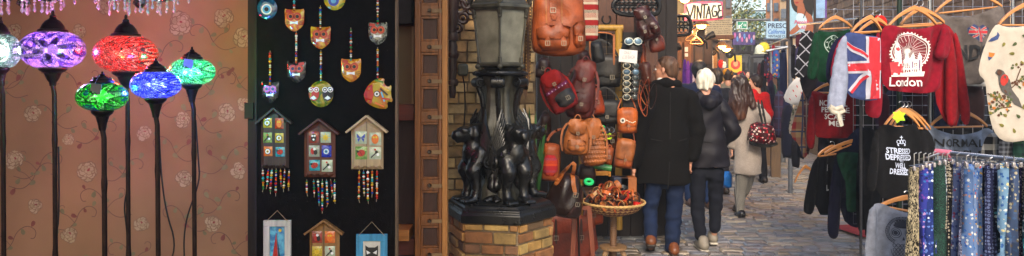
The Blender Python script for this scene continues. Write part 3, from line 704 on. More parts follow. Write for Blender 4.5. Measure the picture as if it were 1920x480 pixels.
def boat(r, a, b, c_, d):
    mb = MB().use(GM('1c6a9c', '58b0c8', 25)); bp.box(a, b, c_, d, .003, .008, mb); mb.build('canvas', r)
    f = Flat(bp, .008); mb = MB(); decal(mb, f, [(a+12, b+12), (a+16, d), (a+3, d)], PAL['redeye'], .001); decal(mb, f, [(a+13, b+16), (a+21, d), (a+17, d)], PAL['dk'], .001); decal(mb, f, ell(a+19, b+8, 3), PAL['yel'], .001); mb.build('painted_boat', r, smooth=0)
def catowl(r, a, b, c_, d):
    mb = MB().use(mat('c8c0b0')); bp.box(a, b, c_, d, .003, .012, mb); mb.build('canvas', r)
    f = Flat(bp, .012); mb = MB(); cx = (a+c_)/2; decal(mb, f, [(cx-12, b+8), (cx-6, b+12), (cx+6, b+12), (cx+12, b+8), (cx+11, d), (cx-11, d)], PAL['dk'], .001)
    for q in (-1, 1): decal(mb, f, [(cx+q*2, b+22), (cx+q*10, b+17), (cx+q*9, b+25)], PAL['wh'], .002)
    decal(mb, f, ell(cx, b+38, 4, 8), PAL['wh'], .002); mb.build('painted_owl', r, smooth=0)
frame(496, 412, 547, 505, wood('c0b8ac', .7, .25), 'white washed frame with a painted sailing boat', 394, boat)
frame(669, 438, 727, 520, wood('3c86a8', .7, .3), 'sky blue wooden frame with a black and white owl picture', 415, catowl)
# ================================================================ drawer cabinet beside the board
cp = Pl(800, 3.75); wd = wood('74400f', .45, .4, coat=.1); wd2 = wood('4a2008', .5); pine = wood('a0682e', .5, .2)
root = thing('drawer_cabinet', 'tall brown wooden cabinet with a column of small square drawers', 'cabinet', (cp.p(810, 148).x, 3.9, 0))
mb = MB().use(wd2); cp.box(784, -90, 829, 690, -.35, -.03, mb); mb.build('carcass', root)
for (a, b) in ((778, 789), (823, 829)):
    mb = MB().use(wd); cp.box(a, -90, b, 690, -.03, .012, mb); mb.build('stile', root, bevel=.003)
ys = [-46, 20, 88, 152, 219, 284, 347, 413, 476, 540]
for i, y in enumerate(ys):
    mb = MB().use(wd); cp.box(789, y-11, 823, y+10, -.03, .004, mb); dr = mb.build('drawer', root, bevel=.003)
    a = cp.p(806, y, .004); mb = MB().use(mat('24140c', .3)); mb.tube([a, a+Vector((0, -.008, 0)), a+Vector((0, -.014, 0)), a+Vector((0, -.024, 0))], [.005, .005, .011, .007], 12); mb.build('knob', dr)
    if i+1 < len(ys):
        y2 = ys[i+1]; mb = MB().use(wood('3c1a08', .5)); cp.box(793, y+15, 820, y2-15, -.03, -.022, mb); mb.build('square_panel', root)
        mb = MB().use(wd)
        for q in ((789, y+10, 823, y+15), (789, y2-15, 823, y2-11), (789, y+15, 793, y2-15), (820, y+15, 823, y2-15)): cp.box(*q, -.03, -.004, mb)
        mb.build('panel_moulding', root, bevel=.002)
    mb = MB().use(mat('7a5c38', .5, .0)); cp.box(810, y-3, 833, y+4, .013, .016, mb); mb.build('tape_strip', root)
mb = MB().use(pine); cp.box(829.5, -90, 839, 690, -.05, .02, mb); mb.build('pine_batten', None, 'upright pale pine batten along the drawer cabinet', 'batten', bevel=.002)
bk = Pl(765, 3.95)
mb = MB().use(wood('2c140a', .5)); bk.box(742, -90, 782, 680, -.04, 0, mb); mb.build('wooden_panel', None, 'dark reddish plank panel in the gap beside the board', 'panel')
mb = MB().use(mat('5a4c2c', .6, 0, .15, 3, bump=.05)); bk.box(742, 50, 773, 196, .002, .02, mb); pn = mb.build('olive_packing_board', None, 'olive card sheet with clear wrapping leaning above the upper block', 'board')
mb = MB().use(mat('8c8464', .2, 0, .1)); bk.box(773, 50, 777, 196, .004, .024, mb); mb.build('plastic_edge', pn)
mb = MB().use(mat('0a0908', .7)); bk.box(742, -60, 778, 47, .002, .12, mb); mb.build('black_box', None, 'matt black box above the olive board', 'box', bevel=.004)
for (x0, y0, x1, y1, h, dd, lab) in ((742, 195, 781, 224, '5c2410', .1, 'reddish wooden block jutting out below the olive board'), (744, 420, 775, 440, 'a86c2c', .16, 'pale end of a sawn timber resting on the dark one'), (744, 441, 781, 470, '5c2410', .1, 'dark timber end beneath the pale sawn one')):
    mb = MB().use(wood(h, .5, .3, True)); bk.box(x0, y0, x1, y1, .0025, dd, mb); mb.build('timber_block', None, lab, 'timber', bevel=.003)
# ================================================================ ground, cobbles
g = G('wet_ground'); nz = g.noise(3, 4); g.set(Base_Color=g.ramp(nz.outputs[0], [(.3, lin('524e4a')), (.7, lin('66605a'))]), Roughness=g.ramp(g.noise(1.5, 3).outputs[0], [(.35, (.4,)*3+(1,)), (.65, (.7,)*3+(1,))])); gm_ = g.m
MB().use(gm_).add([(-60, -30, 0), (60, -30, 0), (60, 260, 0), (-60, 260, 0)], [(0, 1, 2, 3)]).build('ground', None, kind='structure', smooth=0)
def setts(name, y0, y1, xr, dl, dd, seed):
    rg = random.Random(seed); mb = MB(); ms = []
    for h in ('807a78', '8c8078', '74747a', '90806c', '80807e', '9c9080'):
        g = G('sett_stone'); n1 = g.noise(9, 4); c = lin(h)
        g.set(Base_Color=g.mix(n1.outputs[0], S(c, .55), S(c, 1.15)), Roughness=g.ramp(g.noise(1.1, 3).outputs[0], [(.38, (.24,)*3+(1,)), (.62, (.5,)*3+(1,))]), Specular_IOR_Level=.6); g.bump(g.noise(60, 3).outputs[0], .5, .006); ms.append(g.m)
    y = y0
    while y < y1:
        d = dd*rg.uniform(.85, 1.15); x = xr(y)[0]+rg.uniform(0, dl); 
        while x < xr(y)[1]:
            l = dl*rg.uniform(.65, 1.3); h = .018+rg.uniform(-.003, .003); gp = .010; e = .012
            mb.use(rg.choice(ms)); tz = rg.uniform(-.004, .004); sk = .03*x
            a, b, c_, f = x+gp/2, x+l-gp/2, y+gp/2, y+d-gp/2
            wob = lambda X: .05*math.sin(X*.7)+.02*math.sin(X*2.1+y)
            q = [(a, c_, .004), (b, c_, .004), (b, f, .004), (a, f, .004), (a+e, c_+e, h+tz), (b-e, c_+e, h-tz), (b-e, f-e, h-tz), (a+e, f-e, h+tz)]
            mb.add([(u, v+wob(u), z) for u, v, z in q], [(0, 1, 5, 4), (1, 2, 6, 5), (2, 3, 7, 6), (3, 0, 4, 7), (4, 5, 6, 7)])
            x += l
        y += d
    return mb.build(name, None, kind='structure', smooth=50)
setts('cobbled_street', 4.4, 11, lambda y: (-.4+.3*(y-5), 4.2+.1*y), .2, .115, 1)
setts('cobbled_street', 11, 27, lambda y: (1.2+.25*(y-10), 6.5+.25*(y-11)), .24, .14, 2)
# ================================================================ brick and stone walls
def brickmats(hs, r=.85): return [mat(h, r, 0, .35, 14, .6, 60) for h in hs]
mortar = mat('7a6850', .95, 0, .3, 20, .5, 60)
def brickrow(mb, A, B, z0, z1, bl, bh, ms, out, rg, jit=.006, gap=.010, thick=.05):
    d = (B-A); L = d.length; t = d/L; n = Vector((t.y, -t.x, 0)); z = z0; r = 0; R = Matrix((t, -n, Vector((0, 0, 1)))).transposed()
    while z < z1-.01:
        h = min(bh*rg.uniform(.88, 1.12), z1-z); x = -(r % 2)*bl*.5*rg.uniform(.8, 1.1)
        while x < L:
            l = bl*rg.uniform(.75, 1.2); a, b = max(x, 0), min(x+l, L)
            if b-a > .03:
                mb.use(rg.choice(ms)); rot = Matrix.Rotation(rg.uniform(-.02, .02)*jit*100, 3, 'Y') @ Matrix.Rotation(rg.uniform(-.03, .03)*jit*100, 3, 'Z')
                o = out+rg.uniform(-jit, jit)
                mb.box(A+t*((a+b)/2)+n*(o-thick/2)+Vector((0, 0, z+h/2)), (b-a-gap, thick, h-gap), R @ rot)
            x += l
        z += h; r += 1
stone = brickmats(('b89c6c', '9c8258', 'c4aa7c', 'a48c64', '866c48', 'b08a58'))
sp = Pl(880, 5.75); mb = MB().use(mortar); sp.box(700, -300, 1004, 505, -.12, 0, mb)
A = sp.w(sp.uv(836, 0)[0], 0); B = sp.w(sp.uv(1003, 0)[0], 0)
brickrow(mb, A, B, .05, 3.0, .155, .088, stone, .03, random.Random(4), .014, .014, .07)
mb.build('rough_stone_wall', None, 'rough ochre stone block wall behind the iron lamp post', 'wall', bevel=.008, smooth=30)
# carved dark timber bracket and socket box on the stone wall
ip = Pl(850, 5.45); cw = wood('2a140c', .4)
root = thing('carved_bracket', 'ornate dark carved wooden bracket standing out from the stone wall', 'bracket', ip.p(850, 240))
mb = MB().use(cw)
for y0, y1, r0, r1 in ((-60, 20, 16, 12), (20, 62, 12, 8), (62, 76, 11, 11), (76, 98, 7, 10), (98, 108, 12, 11), (108, 150, 9, 7), (150, 160, 10, 10), (160, 184, 7, 5)):
    kk = 5.45/F; mb.tube([ip.p(848, y0), ip.p(849, (y0+y1)/2), ip.p(848, y1)], [r0*kk, (r0+r1)*.55*kk, r1*kk], 14)
mb.build('turned_post', root, smooth=40)
mb = MB().use(cw)
for cx, cy, R_, r_ in ((862, 12, 12, 4), (868, 34, 9, 3.5), (858, 52, 8, 3), (876, 6, 10, 4), (884, 18, 8, 3)):
    mb.torus(ip.p(cx, cy), R_*5.45/F, r_*5.45/F, n=18, m=8); mb.ball(ip.p(cx, cy), r_*5.45/F*1.2, 8, 6)
mb.build('scroll_carving', root)
mb = MB().use(mat('4a4a3c', .5)); q = sp.p(869, 131, .06); mb.box(q, (.085, .06, .1)); jb = mb.build('socket_box', None, 'grey round cornered socket box on the stone wall', 'junction box', bevel=.018)
mb = MB().use(cordm); q2 = [sp.p(869, 143, .075), sp.p(872, 160, .06), sp.p(873, 200, .06), sp.p(871, 235, .055), sp.p(880, 262, .07), sp.p(884, 330, .07)]; mb.tube(q2, .006, 6); mb.build('cable', jb)
# ================================================================ cast iron lamp post on a brick plinth
LX, LY = P(938, 148, 5.0).x, 5.0; kk = 5.0/F; zz = lambda y: CH+(HY-y)*kk
iron = mat('1b1a18', .3, .35, .6, 10, .5, 70, spec=.7); iron2 = mat('3c3a30', .42, .25, .6, 12, .5, 90)
root = thing('cast_iron_lamp_post', 'ornate black cast iron lamp post with crouching griffins and a glazed lantern', 'lamp post', (LX, LY, 0))
bricks = brickmats(('94683a', 'a07a40', '80542e', 'ac8c50', '785438', '8c7040', 'a47840', '6a5034'))
c0 = Vector((LX, LY, 0)); PH = math.radians(-70)
hexp = lambda r, z, i: Vector((LX+math.cos(PH+i*math.pi/3)*r, LY+math.sin(PH+i*math.pi/3)*r, z))
mb = MB().use(mortar); mb.lathe(c0, [(.365, 0), (.365, .60)], 6, PH); rg = random.Random(8)
for i in range(6): brickrow(mb, hexp(.375, 0, i), hexp(.375, 0, (i+1) % 6), 0, .60, .19, .078, bricks, .012, rg, .007, .013, .05)
mb.build('brick_plinth', root, bevel=.006, smooth=30)
mb = MB().use(iron); mb.lathe(c0, [(.40, .602), (.405, .61), (.405, .66), (.392, .675), (.392, .69), (.372, .70), (.36, .715), (.345, .72), (.12, .728)], 6, PH)
mb.build('iron_plinth', root, smooth=20, bevel=.003)
# fluted column
prof = [(.17, .725), (.165, .80), (.14, .85), (.135, .95), (.15, 1.08), (.172, 1.17), (.165, 1.24), (.142, 1.32), (.128, 1.40), (.124, 1.48), (.13, 1.53), (.15, 1.575), (.165, 1.60)]
n = 64; vs, fs = [], []
for j in range(len(prof)*4-3):
    a, t = divmod(j, 4); t /= 4; r0, z0 = prof[a]; r1, z1 = prof[min(a+1, len(prof)-1)]; r = (r0*(1-t)+r1*t)*1.1; z = z0*(1-t)+z1*t
    for k_ in range(n):
        th = 2*math.pi*k_/n; m_ = 1-.16*abs(math.sin(th*3+.4))**1.5-.05*abs(math.sin(th*12)); vs.append((LX+math.cos(th)*r*m_, LY+math.sin(th)*r*m_, z))
nr = len(vs)//n
for j in range(nr-1):
    for k_ in range(n): k2 = (k_+1) % n; fs.append((j*n+k_, j*n+k2, (j+1)*n+k2, (j+1)*n+k_))
MB().use(iron2).add(vs, fs).build('fluted_column', root, smooth=50)
mb = MB().use(iron); mb.lathe(c0, [(.1, 1.598), (.175, 1.60), (.198, 1.608), (.205, 1.62), (.198, 1.632), (.17, 1.64), (.15, 1.65), (.08, 1.66)], 40); mb.build('capital_ring', root)
for i in range(6):
    a = math.radians(-95)+i*math.pi/3; d = Vector((math.cos(a), math.sin(a), 0)); t = Vector((-d.y, d.x, 0)); c = c0+d*.175+Vector((0, 0, 1.555))
    mb = MB().use(iron); mb.tube([c-t*.04, c+t*.04], .036, 16)
    for s_ in (-1, 1): mb.torus(c+t*.04*s_, .027, .009, t, 16, 6); mb.torus(c+t*.043*s_, .011, .007, t, 10, 6)
    mb.tube([c-d*.0+Vector((0, 0, .03)), c-d*.05+Vector((0, 0, .038))], .02, 8)
    mb.tube([c+Vector((0, 0, -.03)), c-d*.03+Vector((0, 0, -.1)), c-d*.045+Vector((0, 0, -.2)), c-d*.04+Vector((0, 0, -.32))], [.018, .02, .016, .01], 8)
    mb.build('scroll', root)
# lantern
PL_ = math.radians(-90); lan = lambda r, z, i: Vector((LX+math.cos(PL_+i*math.pi/3)*r, LY+math.sin(PL_+i*math.pi/3)*r, z))
zb, zt, rb, rt = zz(122), zz(20), .170, .218
mb = MB().use(iron2); mb.lathe(c0, [(.07, zb-.06), (.09, zb-.035), (.15, zb-.02), (rb+.012, zb-.008), (rb+.016, zb+.008), (rb+.004, zb+.018), (rb-.02, zb+.018)], 6, PL_)
mb.build('lantern_base_ring', root, smooth=20, bevel=.002)
mb = MB().use(iron2); mb.lathe(c0, [(rt-.015, zt-.01), (rt+.01, zt-.008), (rt+.026, zt+.01), (rt+.024, zt+.03), (rt, zt+.04), (rt-.03, zt+.10), (.14, zt+.19), (.07, zt+.28), (.04, zt+.31), (.02, zt+.4)], 6, PL_)
mb.build('lantern_roof', root, smooth=20, bevel=.002)
gg = G('milky_glass'); gg.set(Base_Color=gg.ramp(gg.noise(8, 4).outputs[0], [(.3, lin('57564a')), (.7, lin('7c7a6c'))]), Roughness=.25, Specular_IOR_Level=.7, Alpha=1.0)
for i in range(6):
    mb = MB().use(iron2); a, b = lan(rb, zb+.01, i), lan(rt, zt, i); mb.tube([a, a.lerp(b, .1), a.lerp(b, .12), a.lerp(b, .85), a.lerp(b, .87), b], [.016, .013, .008, .008, .014, .018], 8)
    mb.ball(a.lerp(b, .10), .014, 8, 6); mb.ball(a.lerp(b, .86), .016, 8, 6); mb.build('lantern_bar', root)
    mb = MB().use(gg.m); q = [lan(rb-.008, zb+.012, i), lan(rb-.008, zb+.012, i+1), lan(rt-.008, zt, i+1), lan(rt-.008, zt, i)]; cen = sum(q, Vector())/4; inn = (Vector((LX, LY, cen.z))-cen).normalized()*.004
    mb.add([*q, *[v+inn for v in q]], [(0, 1, 2, 3), (7, 6, 5, 4), (0, 4, 5, 1), (1, 5, 6, 2), (2, 6, 7, 3), (3, 7, 4, 0)]); mb.build('glass_pane', root, smooth=0)
    c = lan(rt+.02, zt+.03, i); mb = MB().use(iron2); d = Vector((c.x-LX, c.y-LY, 0)).normalized(); t = Vector((-d.y, d.x, 0))
    for w_ in range(-2, 3): mb.tube([c, c+t*w_*.012+Vector((0, 0, .03)), c+t*w_*.02+Vector((0, 0, .05-.008*abs(w_)))+d*.008], [.006, .009, .003], 6)
    mb.build('palmette', root)
    c2 = lan(rb+.012, zb-.012, i); mb = MB().use(iron2); mb.ball(c2, .02, 8, 6); mb.tube([c2, c2-d*.05-Vector((0, 0, .04))], [.015, .01], 8); mb.build('foot_scroll', root)
# griffins
def griffin(az):
    a = math.radians(az); f = Vector((math.cos(a), math.sin(a), 0)); l = Vector((-f.y, f.x, 0)); z0 = .722
    q = lambda x, y, z: tuple(c0+f*(x*1.2+.07)+l*y*1.3+Vector((0, 0, z0+z*1.04)))
    R = Matrix((f, l, Vector((0, 0, 1)))).transposed()
    pr = [('c', q(.0, 0, .20), .085, q(.085, 0, .33), .076), ('e', q(.125, 0, .33), (.078, .076, .10), R), ('c', q(.12, 0, .36), .056, q(.15, 0, .43), .045),
          ('e', q(.17, 0, .462), (.056, .054, .05), R), ('c', q(.19, 0, .45), .038, q(.235, 0, .452), .03), ('c', q(.235, 0, .452), .026, q(.25, 0, .43), .014), ('c', q(.20, 0, .42), .024, q(.222, 0, .412), .02), ('c', q(.205, -.028, .485), .014, q(.205, .028, .485), .014), ('e', q(.12, 0, .43), (.05, .055, .06), R)]
    for s_ in (-1, 1):
        pr += [('c', q(.1, s_*.045, .32), .062, q(.15, s_*.048, .21), .052), ('c', q(.15, s_*.048, .21), .05, q(.128, s_*.05, .10), .03), ('c', q(.128, s_*.05, .10), .03, q(.14, s_*.05, .035), .034),
               ('e', q(.0, s_*.065, .16), (.075, .045, .085), R), ('c', q(.04, s_*.07, .10), .035, q(.0, s_*.075, .05), .022), ('c', q(.0, s_*.075, .03), .022, q(.07, s_*.08, .02), .02),
               ('e', q(.125, s_*.035, .455), (.04, .032, .05), R), ('c', q(.05, s_*.02, .5), .03, q(.13, s_*.02, .49), .026), ('c', q(.2, s_*.02, .475), .012, q(.185, s_*.036, .478), .012)]
        for t_ in (-1, 0, 1): pr.append(('c', q(.145, s_*.05+t_*.016, .022), .020, q(.215, s_*.052+t_*.023, .014), .014)); pr.append(('c', q(.05, s_*.08+t_*.014, .02), .013, q(.09, s_*.082+t_*.016, .012), .010))
    g_ = sdfobj('griffin', pr, iron, root, vox=.007, k=.018, wr=.0015, wk=(60, 60, 60))
    mb = MB().use(iron)
    for s_ in (-1, 1):
        for t_ in range(8):
            u = t_/7; mb.tube([q(.10-.03*u, s_*.078, .27-.015*t_), q(.085-.05*u, s_*(.10+.012*u), .33-.01*t_), q(.05-.05*u, s_*(.125+.01*u), .45-.10*u), q(.03-.05*u, s_*(.135), .54-.15*u), q(.0-.06*u, s_*.118, .62-.19*u)], [.012, .02, .022, .018, .007], 6, flat=.7)
        mb.torus(q(.08, s_*.10, .27), .036, .013, tuple(l*s_), 16, 6); mb.torus(q(.08, s_*.10, .27), .016, .01, tuple(l*s_), 12, 6)
    mb.build('wing', g_)
    mb = MB().use(mat('3a3a36', .2, .5))
    for s_ in (-1, 1): mb.ball(q(.212, s_*.024, .463), .007, 8, 6)
    mb.build('eyes', g_)
for a in (-62, -150, 30, 120): griffin(a)
# ================================================================ shop behind the bags
dark = wood('150a05', .8, .4); dark2 = wood('3c2012', .6, .4)
hp = Pl(1100, 6.9); mb = MB().use(dark)
for i, x in enumerate(range(985, 1250, 22)): hp.box(x, -420, x+21.4, 448, -.05, .004*(i % 2), mb)
mb.build('plank_wall', None, 'dark vertical plank wall of the leather bag shop', 'wall', bevel=.004)
mb = MB().use(wood('3a2a1a', .7)); sp2 = Pl(1000, 5.3)
root = thing('studded_strip', 'weathered wooden strip studded with metal beads beside the big tan rucksack', 'strip', sp2.p(1000, 185))
s = Surf(sp2, [(984, -30), (998, -30), (997, 40), (996, 100), (993, 150), (986, 188), (981, 170), (983, 100)], .012, .004, smooth=0); mb = MB().use(wood('5a3c22', .7)); s.mesh(mb, .03); mb.build('board', root)
mb = MB().use(brass)
for y in range(-10, 150, 6): mb.ball(sp2.p(986.5, y, .018), .0055, 6, 4); mb.ball(sp2.p(994, y+2, .018), .0055, 6, 4)
mb.tube([sp2.p(986.5, -10, .012), sp2.p(986.5, 150, .012)], .001, 4); mb.build('studs', root)
# plant
lf = mat('2a5424', .45, 0, .3, 10); root = thing('potted_plant', 'long leaved green plant peeping out behind the lamp post', 'plant', (P(1000, 0, 5.6).x, 5.6, 0))
MB().use(mat('7a4a30')).lathe((P(1000, 0, 5.6).x, 5.6, 0), [(.1, 0), (.14, .3), (.15, .32), (.13, .32)], 20).build('pot', root)
rg = random.Random(2); base = Vector((P(1000, 0, 5.6).x, 5.6, .32))
for (tx, ty, td) in ((1005, 209, 5.5), (1025, 232, 5.45), (1018, 300, 5.4), (1008, 335, 5.3), (992, 200, 5.6), (985, 260, 5.5), (1014, 262, 5.6), (1000, 310, 5.35), (1022, 285, 5.55)):
    e = P(tx, ty, td); m_ = base.lerp(e, .6)+Vector((0, 0, .18)); pts = [base.lerp(m_, t).lerp(m_.lerp(e, t), t) for t in [i/9 for i in range(10)]]
    mb = MB().use(lf); vs = []; 
    for i, p in enumerate(pts):
        w_ = .015*math.sin(math.pi*(.08+.9*i/9)); vs += [p+Vector((-w_, 0, .004)), p+Vector((0, .004, -.003)), p+Vector((w_, 0, .004)), p+Vector((0, .008, -.006))]
    mb.add(vs, [q for i in range(9) for q in ((4*i, 4*i+1, 4*i+5, 4*i+4), (4*i+1, 4*i+2, 4*i+6, 4*i+5), (4*i+2, 4*i+3, 4*i+7, 4*i+6), (4*i+3, 4*i, 4*i+4, 4*i+7))]); mb.build('leaf', root)
# unseen roofs and side wall, added outside the frame to shade the stalls
mb = MB().use(wood('3a2a1e')); mb.box((-2.8, .0, 3.1), (5.0, 8.4, .08)); mb.box((-3.0, 5.45, 3.1), (4.4, 2.5, .08)); mb.build('unseen_shade_roof', None, 'unseen boarded roof added to shade the lamp and ornament stall', 'roof')
mb = MB().use(wood('3a2a1e')); mb.box((.8, 6.7, 3.1), (1.8, .7, .08)); mb.build('unseen_shade_roof', None, 'unseen boarded roof added to shade the leather bag stall', 'roof')
mb = MB().use(wood('3a2a1e')); mb.box((-4.9, 1.5, 1.55), (.1, 9, 3.1)); mb.build('unseen_shade_wall', None, 'unseen boarded wall added to keep daylight off the side of the lamp stall', 'wall')
# ================================================================ leather bags
tan = leather('8a4018'); tan2 = leather('925224'); rust = leather('8c3410'); maroon = leather('4a1810'); dkbr = leather('2a1410'); blk = leather('161412', .5); oran = leather('984a1a')
brsm = mat('8c8478', .3, 1, .15, bump=0)
GB = 'leather bags hung around the bag shop'
class Bag:
    def __init__(s, name, label, cat, cx, cy, w, h, D, rot=0, yaw=0, group=GB):
        s.pl = Pl(cx, D, yaw); s.cx, s.cy, s.w, s.h, s.a = cx, cy, w, h, math.radians(rot)
        s.root = thing(name, label, cat, s.pl.p(cx, cy+h/2), group)
    def q(s, a, b):
        x, y = a*s.w, b*s.h; return (s.cx+x*math.cos(s.a)-y*math.sin(s.a), s.cy+x*math.sin(s.a)+y*math.cos(s.a))
    def part(s, name, o, m, thick, rim=None, over=None, off=0, fold=0, smooth=1, step=.025, fk=(30, 20), parent=None):
        f = Surf(s.pl, [s.q(*p) for p in o], thick, rim, fold, fk, int(s.cx+s.cy), over, off, smooth=smooth); mb = MB().use(m); f.mesh(mb, step); f.ob = mb.build(name, parent or s.root, smooth=60); return f
    def strap(s, name, pts, w, m, over=None, off=.012, thick=.004):
        o = pts; L, R = [], []
        for i, p in enumerate(o):
            a = o[max(i-1, 0)]; b = o[min(i+1, len(o)-1)]; dx, dy = (b[0]-a[0])*s.w, (b[1]-a[1])*s.h; l = math.hypot(dx, dy) or 1; nx, ny = -dy/l*w/2/s.w, dx/l*w/2/s.h
            L.append((p[0]+nx, p[1]+ny)); R.append((p[0]-nx, p[1]-ny))
        return s.part(name, L+R[::-1], m, thick, .003, over, off, smooth=1, step=.02)
    def buckle(s, a, b, w, h, over, off=.016, parent=None, m=None):
        mb = MB().use(m or brsm); u, v = s.pl.uv(*s.q(a, b)); z = float(over.depth([(u, v)])[0])+off; k = s.pl.o.y/F; c = s.pl.w(u, v, z); R = Matrix.Rotation(s.a, 3, 'Y')
        W, H = w*k, h*k; t = .0035
        for dx, dz, sx, sz in ((0, H/2, W, t), (0, -H/2, W, t), (-W/2, 0, t, H+t), (W/2, 0, t, H+t), (0, 0, t*.7, H)): mb.box(c+R @ Vector((dx, 0, dz)), (sx, t, sz), R)
        mb.build('buckle', parent or s.root)
    def loop(s, a, b, r, m, w=.006, ry=None):
        mb = MB().use(m); k = s.pl.o.y/F; ry = ry or r*1.3; pts = []
        for i in range(13):
            t = math.pi*i/12; x, y = s.q(a, b); x += math.cos(t)*r; y -= math.sin(t)*ry; pts.append(s.pl.p(x, y))
        mb.tube(pts, w, 8, flat=.5); mb.build('grab_handle', s.root)
BODY = [(-.34, -.5), (.34, -.5), (.44, -.38), (.5, 0), (.5, .4), (.42, .5), (-.42, .5), (-.5, .4), (-.5, 0), (-.44, -.38)]
GATH = [(-.2, -.5), (.2, -.5), (.3, -.36), (.46, -.05), (.5, .3), (.44, .46), (.2, .5), (-.2, .5), (-.44, .46), (-.5, .3), (-.46, -.05), (-.3, -.36)]
def rucksack(label, cx, cy, w, h, D, m, rot=0, yaw=0, fm=None, pockets=1, flap=.42, outline=GATH, pm=None, straps=True, quilt=False, name='rucksack'):
    b = Bag(name, label, 'rucksack', cx, cy, w, h, D, rot, yaw); k = D/F; fm = fm or m; pm = pm or m
    body = b.part('body', outline, m, w*k*.22, w*k*.24, fold=.010, step=.02)
    if flap: fl = b.part('top_flap', [(-.26, -.54), (.26, -.54), (.36, -.44), (.34, -.5+flap*.7), (.2, -.5+flap), (-.2, -.5+flap), (-.34, -.5+flap*.7), (-.36, -.44)], fm, .010, .012, body, .008, fold=.003)
    top = fl if flap else body
    st = b.strap('closing_strap', [(0, -.5+flap*.4), (0, -.5+flap*.8), (.0, -.5+flap*1.25)], w*.09, fm, body, .022); b.buckle(0, -.5+flap*.85, w*.1, w*.1, body, .03)
    if pockets == 1:
        p = b.part('front_pocket', [(-.34, .06), (.34, .06), (.36, .4), (-.36, .4)], pm, .03, .03, body, .004); f2 = b.part('pocket_flap', [(-.36, .03), (.36, .03), (.34, .2), (-.34, .2)], pm, .006, .006, p, .008, parent=p.ob)
        b.strap('pocket_strap', [(0, .1), (0, .3)], w*.07, pm, f2, .006); b.buckle(0, .23, w*.09, w*.09, p, .02)
    elif pockets == 2:
        for x in (-.24, .24):
            p = b.part('front_pocket', [(x-.2, .05), (x+.2, .05), (x+.21, .4), (x-.21, .4)], pm, .03, .03, body, .004); f2 = b.part('pocket_flap', [(x-.21, .02), (x+.21, .02), (x+.18, .2), (x-.18, .2)], pm, .006, .006, p, .008, parent=p.ob)
            b.buckle(x, .2, w*.09, w*.09, p, .018)
    if quilt:
        mb = MB()
        for i in range(-4, 5):
            for j in range(-4, 5):
                x, y = b.q(i*.095+(j % 2)*.047, j*.09+.02); u, v = b.pl.uv(x, y); mb.use(m); mb.ball(b.pl.w(u, v, float(body.depth([(u, v)])[0])+.002), (.012, .008, .012), 8, 5)
        mb.build('woven_bosses', b.root)
    b.loop(0, -.5, w*.12, fm, ry=w*.2)
    if straps:
        for sx in (-1, 1): b.strap('shoulder_strap', [(sx*.12, -.5), (sx*.5, -.3), (sx*.58, .1), (sx*.48, .42)], w*.08, fm, None, -.03)
    return b, body
# big tan rucksack at the top
b = Bag('rucksack', 'largest rucksack, bright tan leather with buckled pockets, hung highest beside the lantern', 'rucksack', 1046, 36, 106, 142, 5.0)
body = b.part('body', [(-.42, -.5), (.4, -.5), (.46, -.2), (.49, .2), (.5, .38), (.38, .47), (.0, .5), (-.4, .46), (-.47, .36), (-.46, 0)], tan, .085, .12, fold=.012, step=.02)
p = b.part('front_pocket', [(-.38, .13), (.2, .1), (.21, .4), (.0, .43), (-.36, .42)], tan, .035, .03, body, .002); f2 = b.part('pocket_flap', [(-.40, .11), (.2, .08), (.19, .24), (.12, .27), (-.34, .28), (-.39, .24)], tan, .008, .008, p, .01, parent=p.ob)
p2 = b.part('side_pocket', [(.24, .1), (.47, .05), (.49, .36), (.26, .4)], tan, .035, .03, body, .002); f3 = b.part('pocket_flap', [(.23, .08), (.47, .02), (.48, .18), (.3, .23), (.25, .2)], tan, .008, .008, p2, .01, parent=p2.ob)
for x in (-.2, .08): b.strap('pocket_strap', [(x, .13), (x, .28), (x+.005, .39)], 8, tan, p, .012); b.buckle(x, .33, 8, 8, p, .026)
b.strap('pocket_strap', [(.36, .1), (.38, .34)], 6, tan, p2, .012); b.buckle(.37, .27, 7, 8, p2, .026)
b.strap('closing_strap', [(-.1, -.5), (-.1, -.2), (-.08, .02)], 13, tan, body, .012); b.buckle(-.1, -.1, 10, 9, body, .024)
for x in (-.22, .05): b.strap('seam_strap', [(x, -.5), (x, -.2), (x+.01, .07)], 3, tan2, body, .010)
# kilim bag beside it
b = Bag('kilim_bag', 'red, white and black kilim weave bag behind the big tan rucksack', 'bag', 1104, 12, 36, 130, 5.6); b.part('body', BODY, pattern('rug', ['8c1a18', 'b8a890', '2a1c1c'], 1.6), .03, .03, fold=.003)
b.strap('edge_band', [(-.45, -.4), (-.48, .4)], 4, leather('6a1410'), None, .03)
b, body = rucksack('black and red felt rucksack tilted sideways with a zigzag ribbon', 1046, 172, 52, 78, 5.6, leather('7c100c', .8), rot=-28, flap=.34, pockets=0, fm=leather('a81810', .8), outline=BODY)
p = b.part('grey_pocket', [(-.25, .08), (.47, .02), (.48, .38), (-.2, .42)], leather('2c2a2a', .5), .03, .03, body, .004); b.part('pocket_flap', [(-.26, .05), (.47, 0), (.46, .2), (-.2, .24)], leather('2c2a2a', .5), .006, .006, p, .008, parent=p.ob); b.buckle(.2, .22, 7, 7, p, .02)
b.part('ribbon_trim', [(-.44, -.10), (.46, -.16), (.46, -.09), (-.44, -.03)], mat('7a1050', .7), .003, .003, body, .012, smooth=0)
for i in range(6): b.part('ribbon_diamond', [(-.36+i*.14, -.07-i*.006), (-.33+i*.14, -.09-i*.006), (-.30+i*.14, -.07-i*.006), (-.33+i*.14, -.05-i*.006)], mat('d8c0d0', .7), .002, .002, body, .015, smooth=0, step=.05)
b, body = rucksack('maroon leather rucksack with a single front pocket beside the black and red one', 1091, 170, 56, 108, 5.75, maroon, rot=8, pockets=1, flap=.36, fm=leather('5a1c14'))
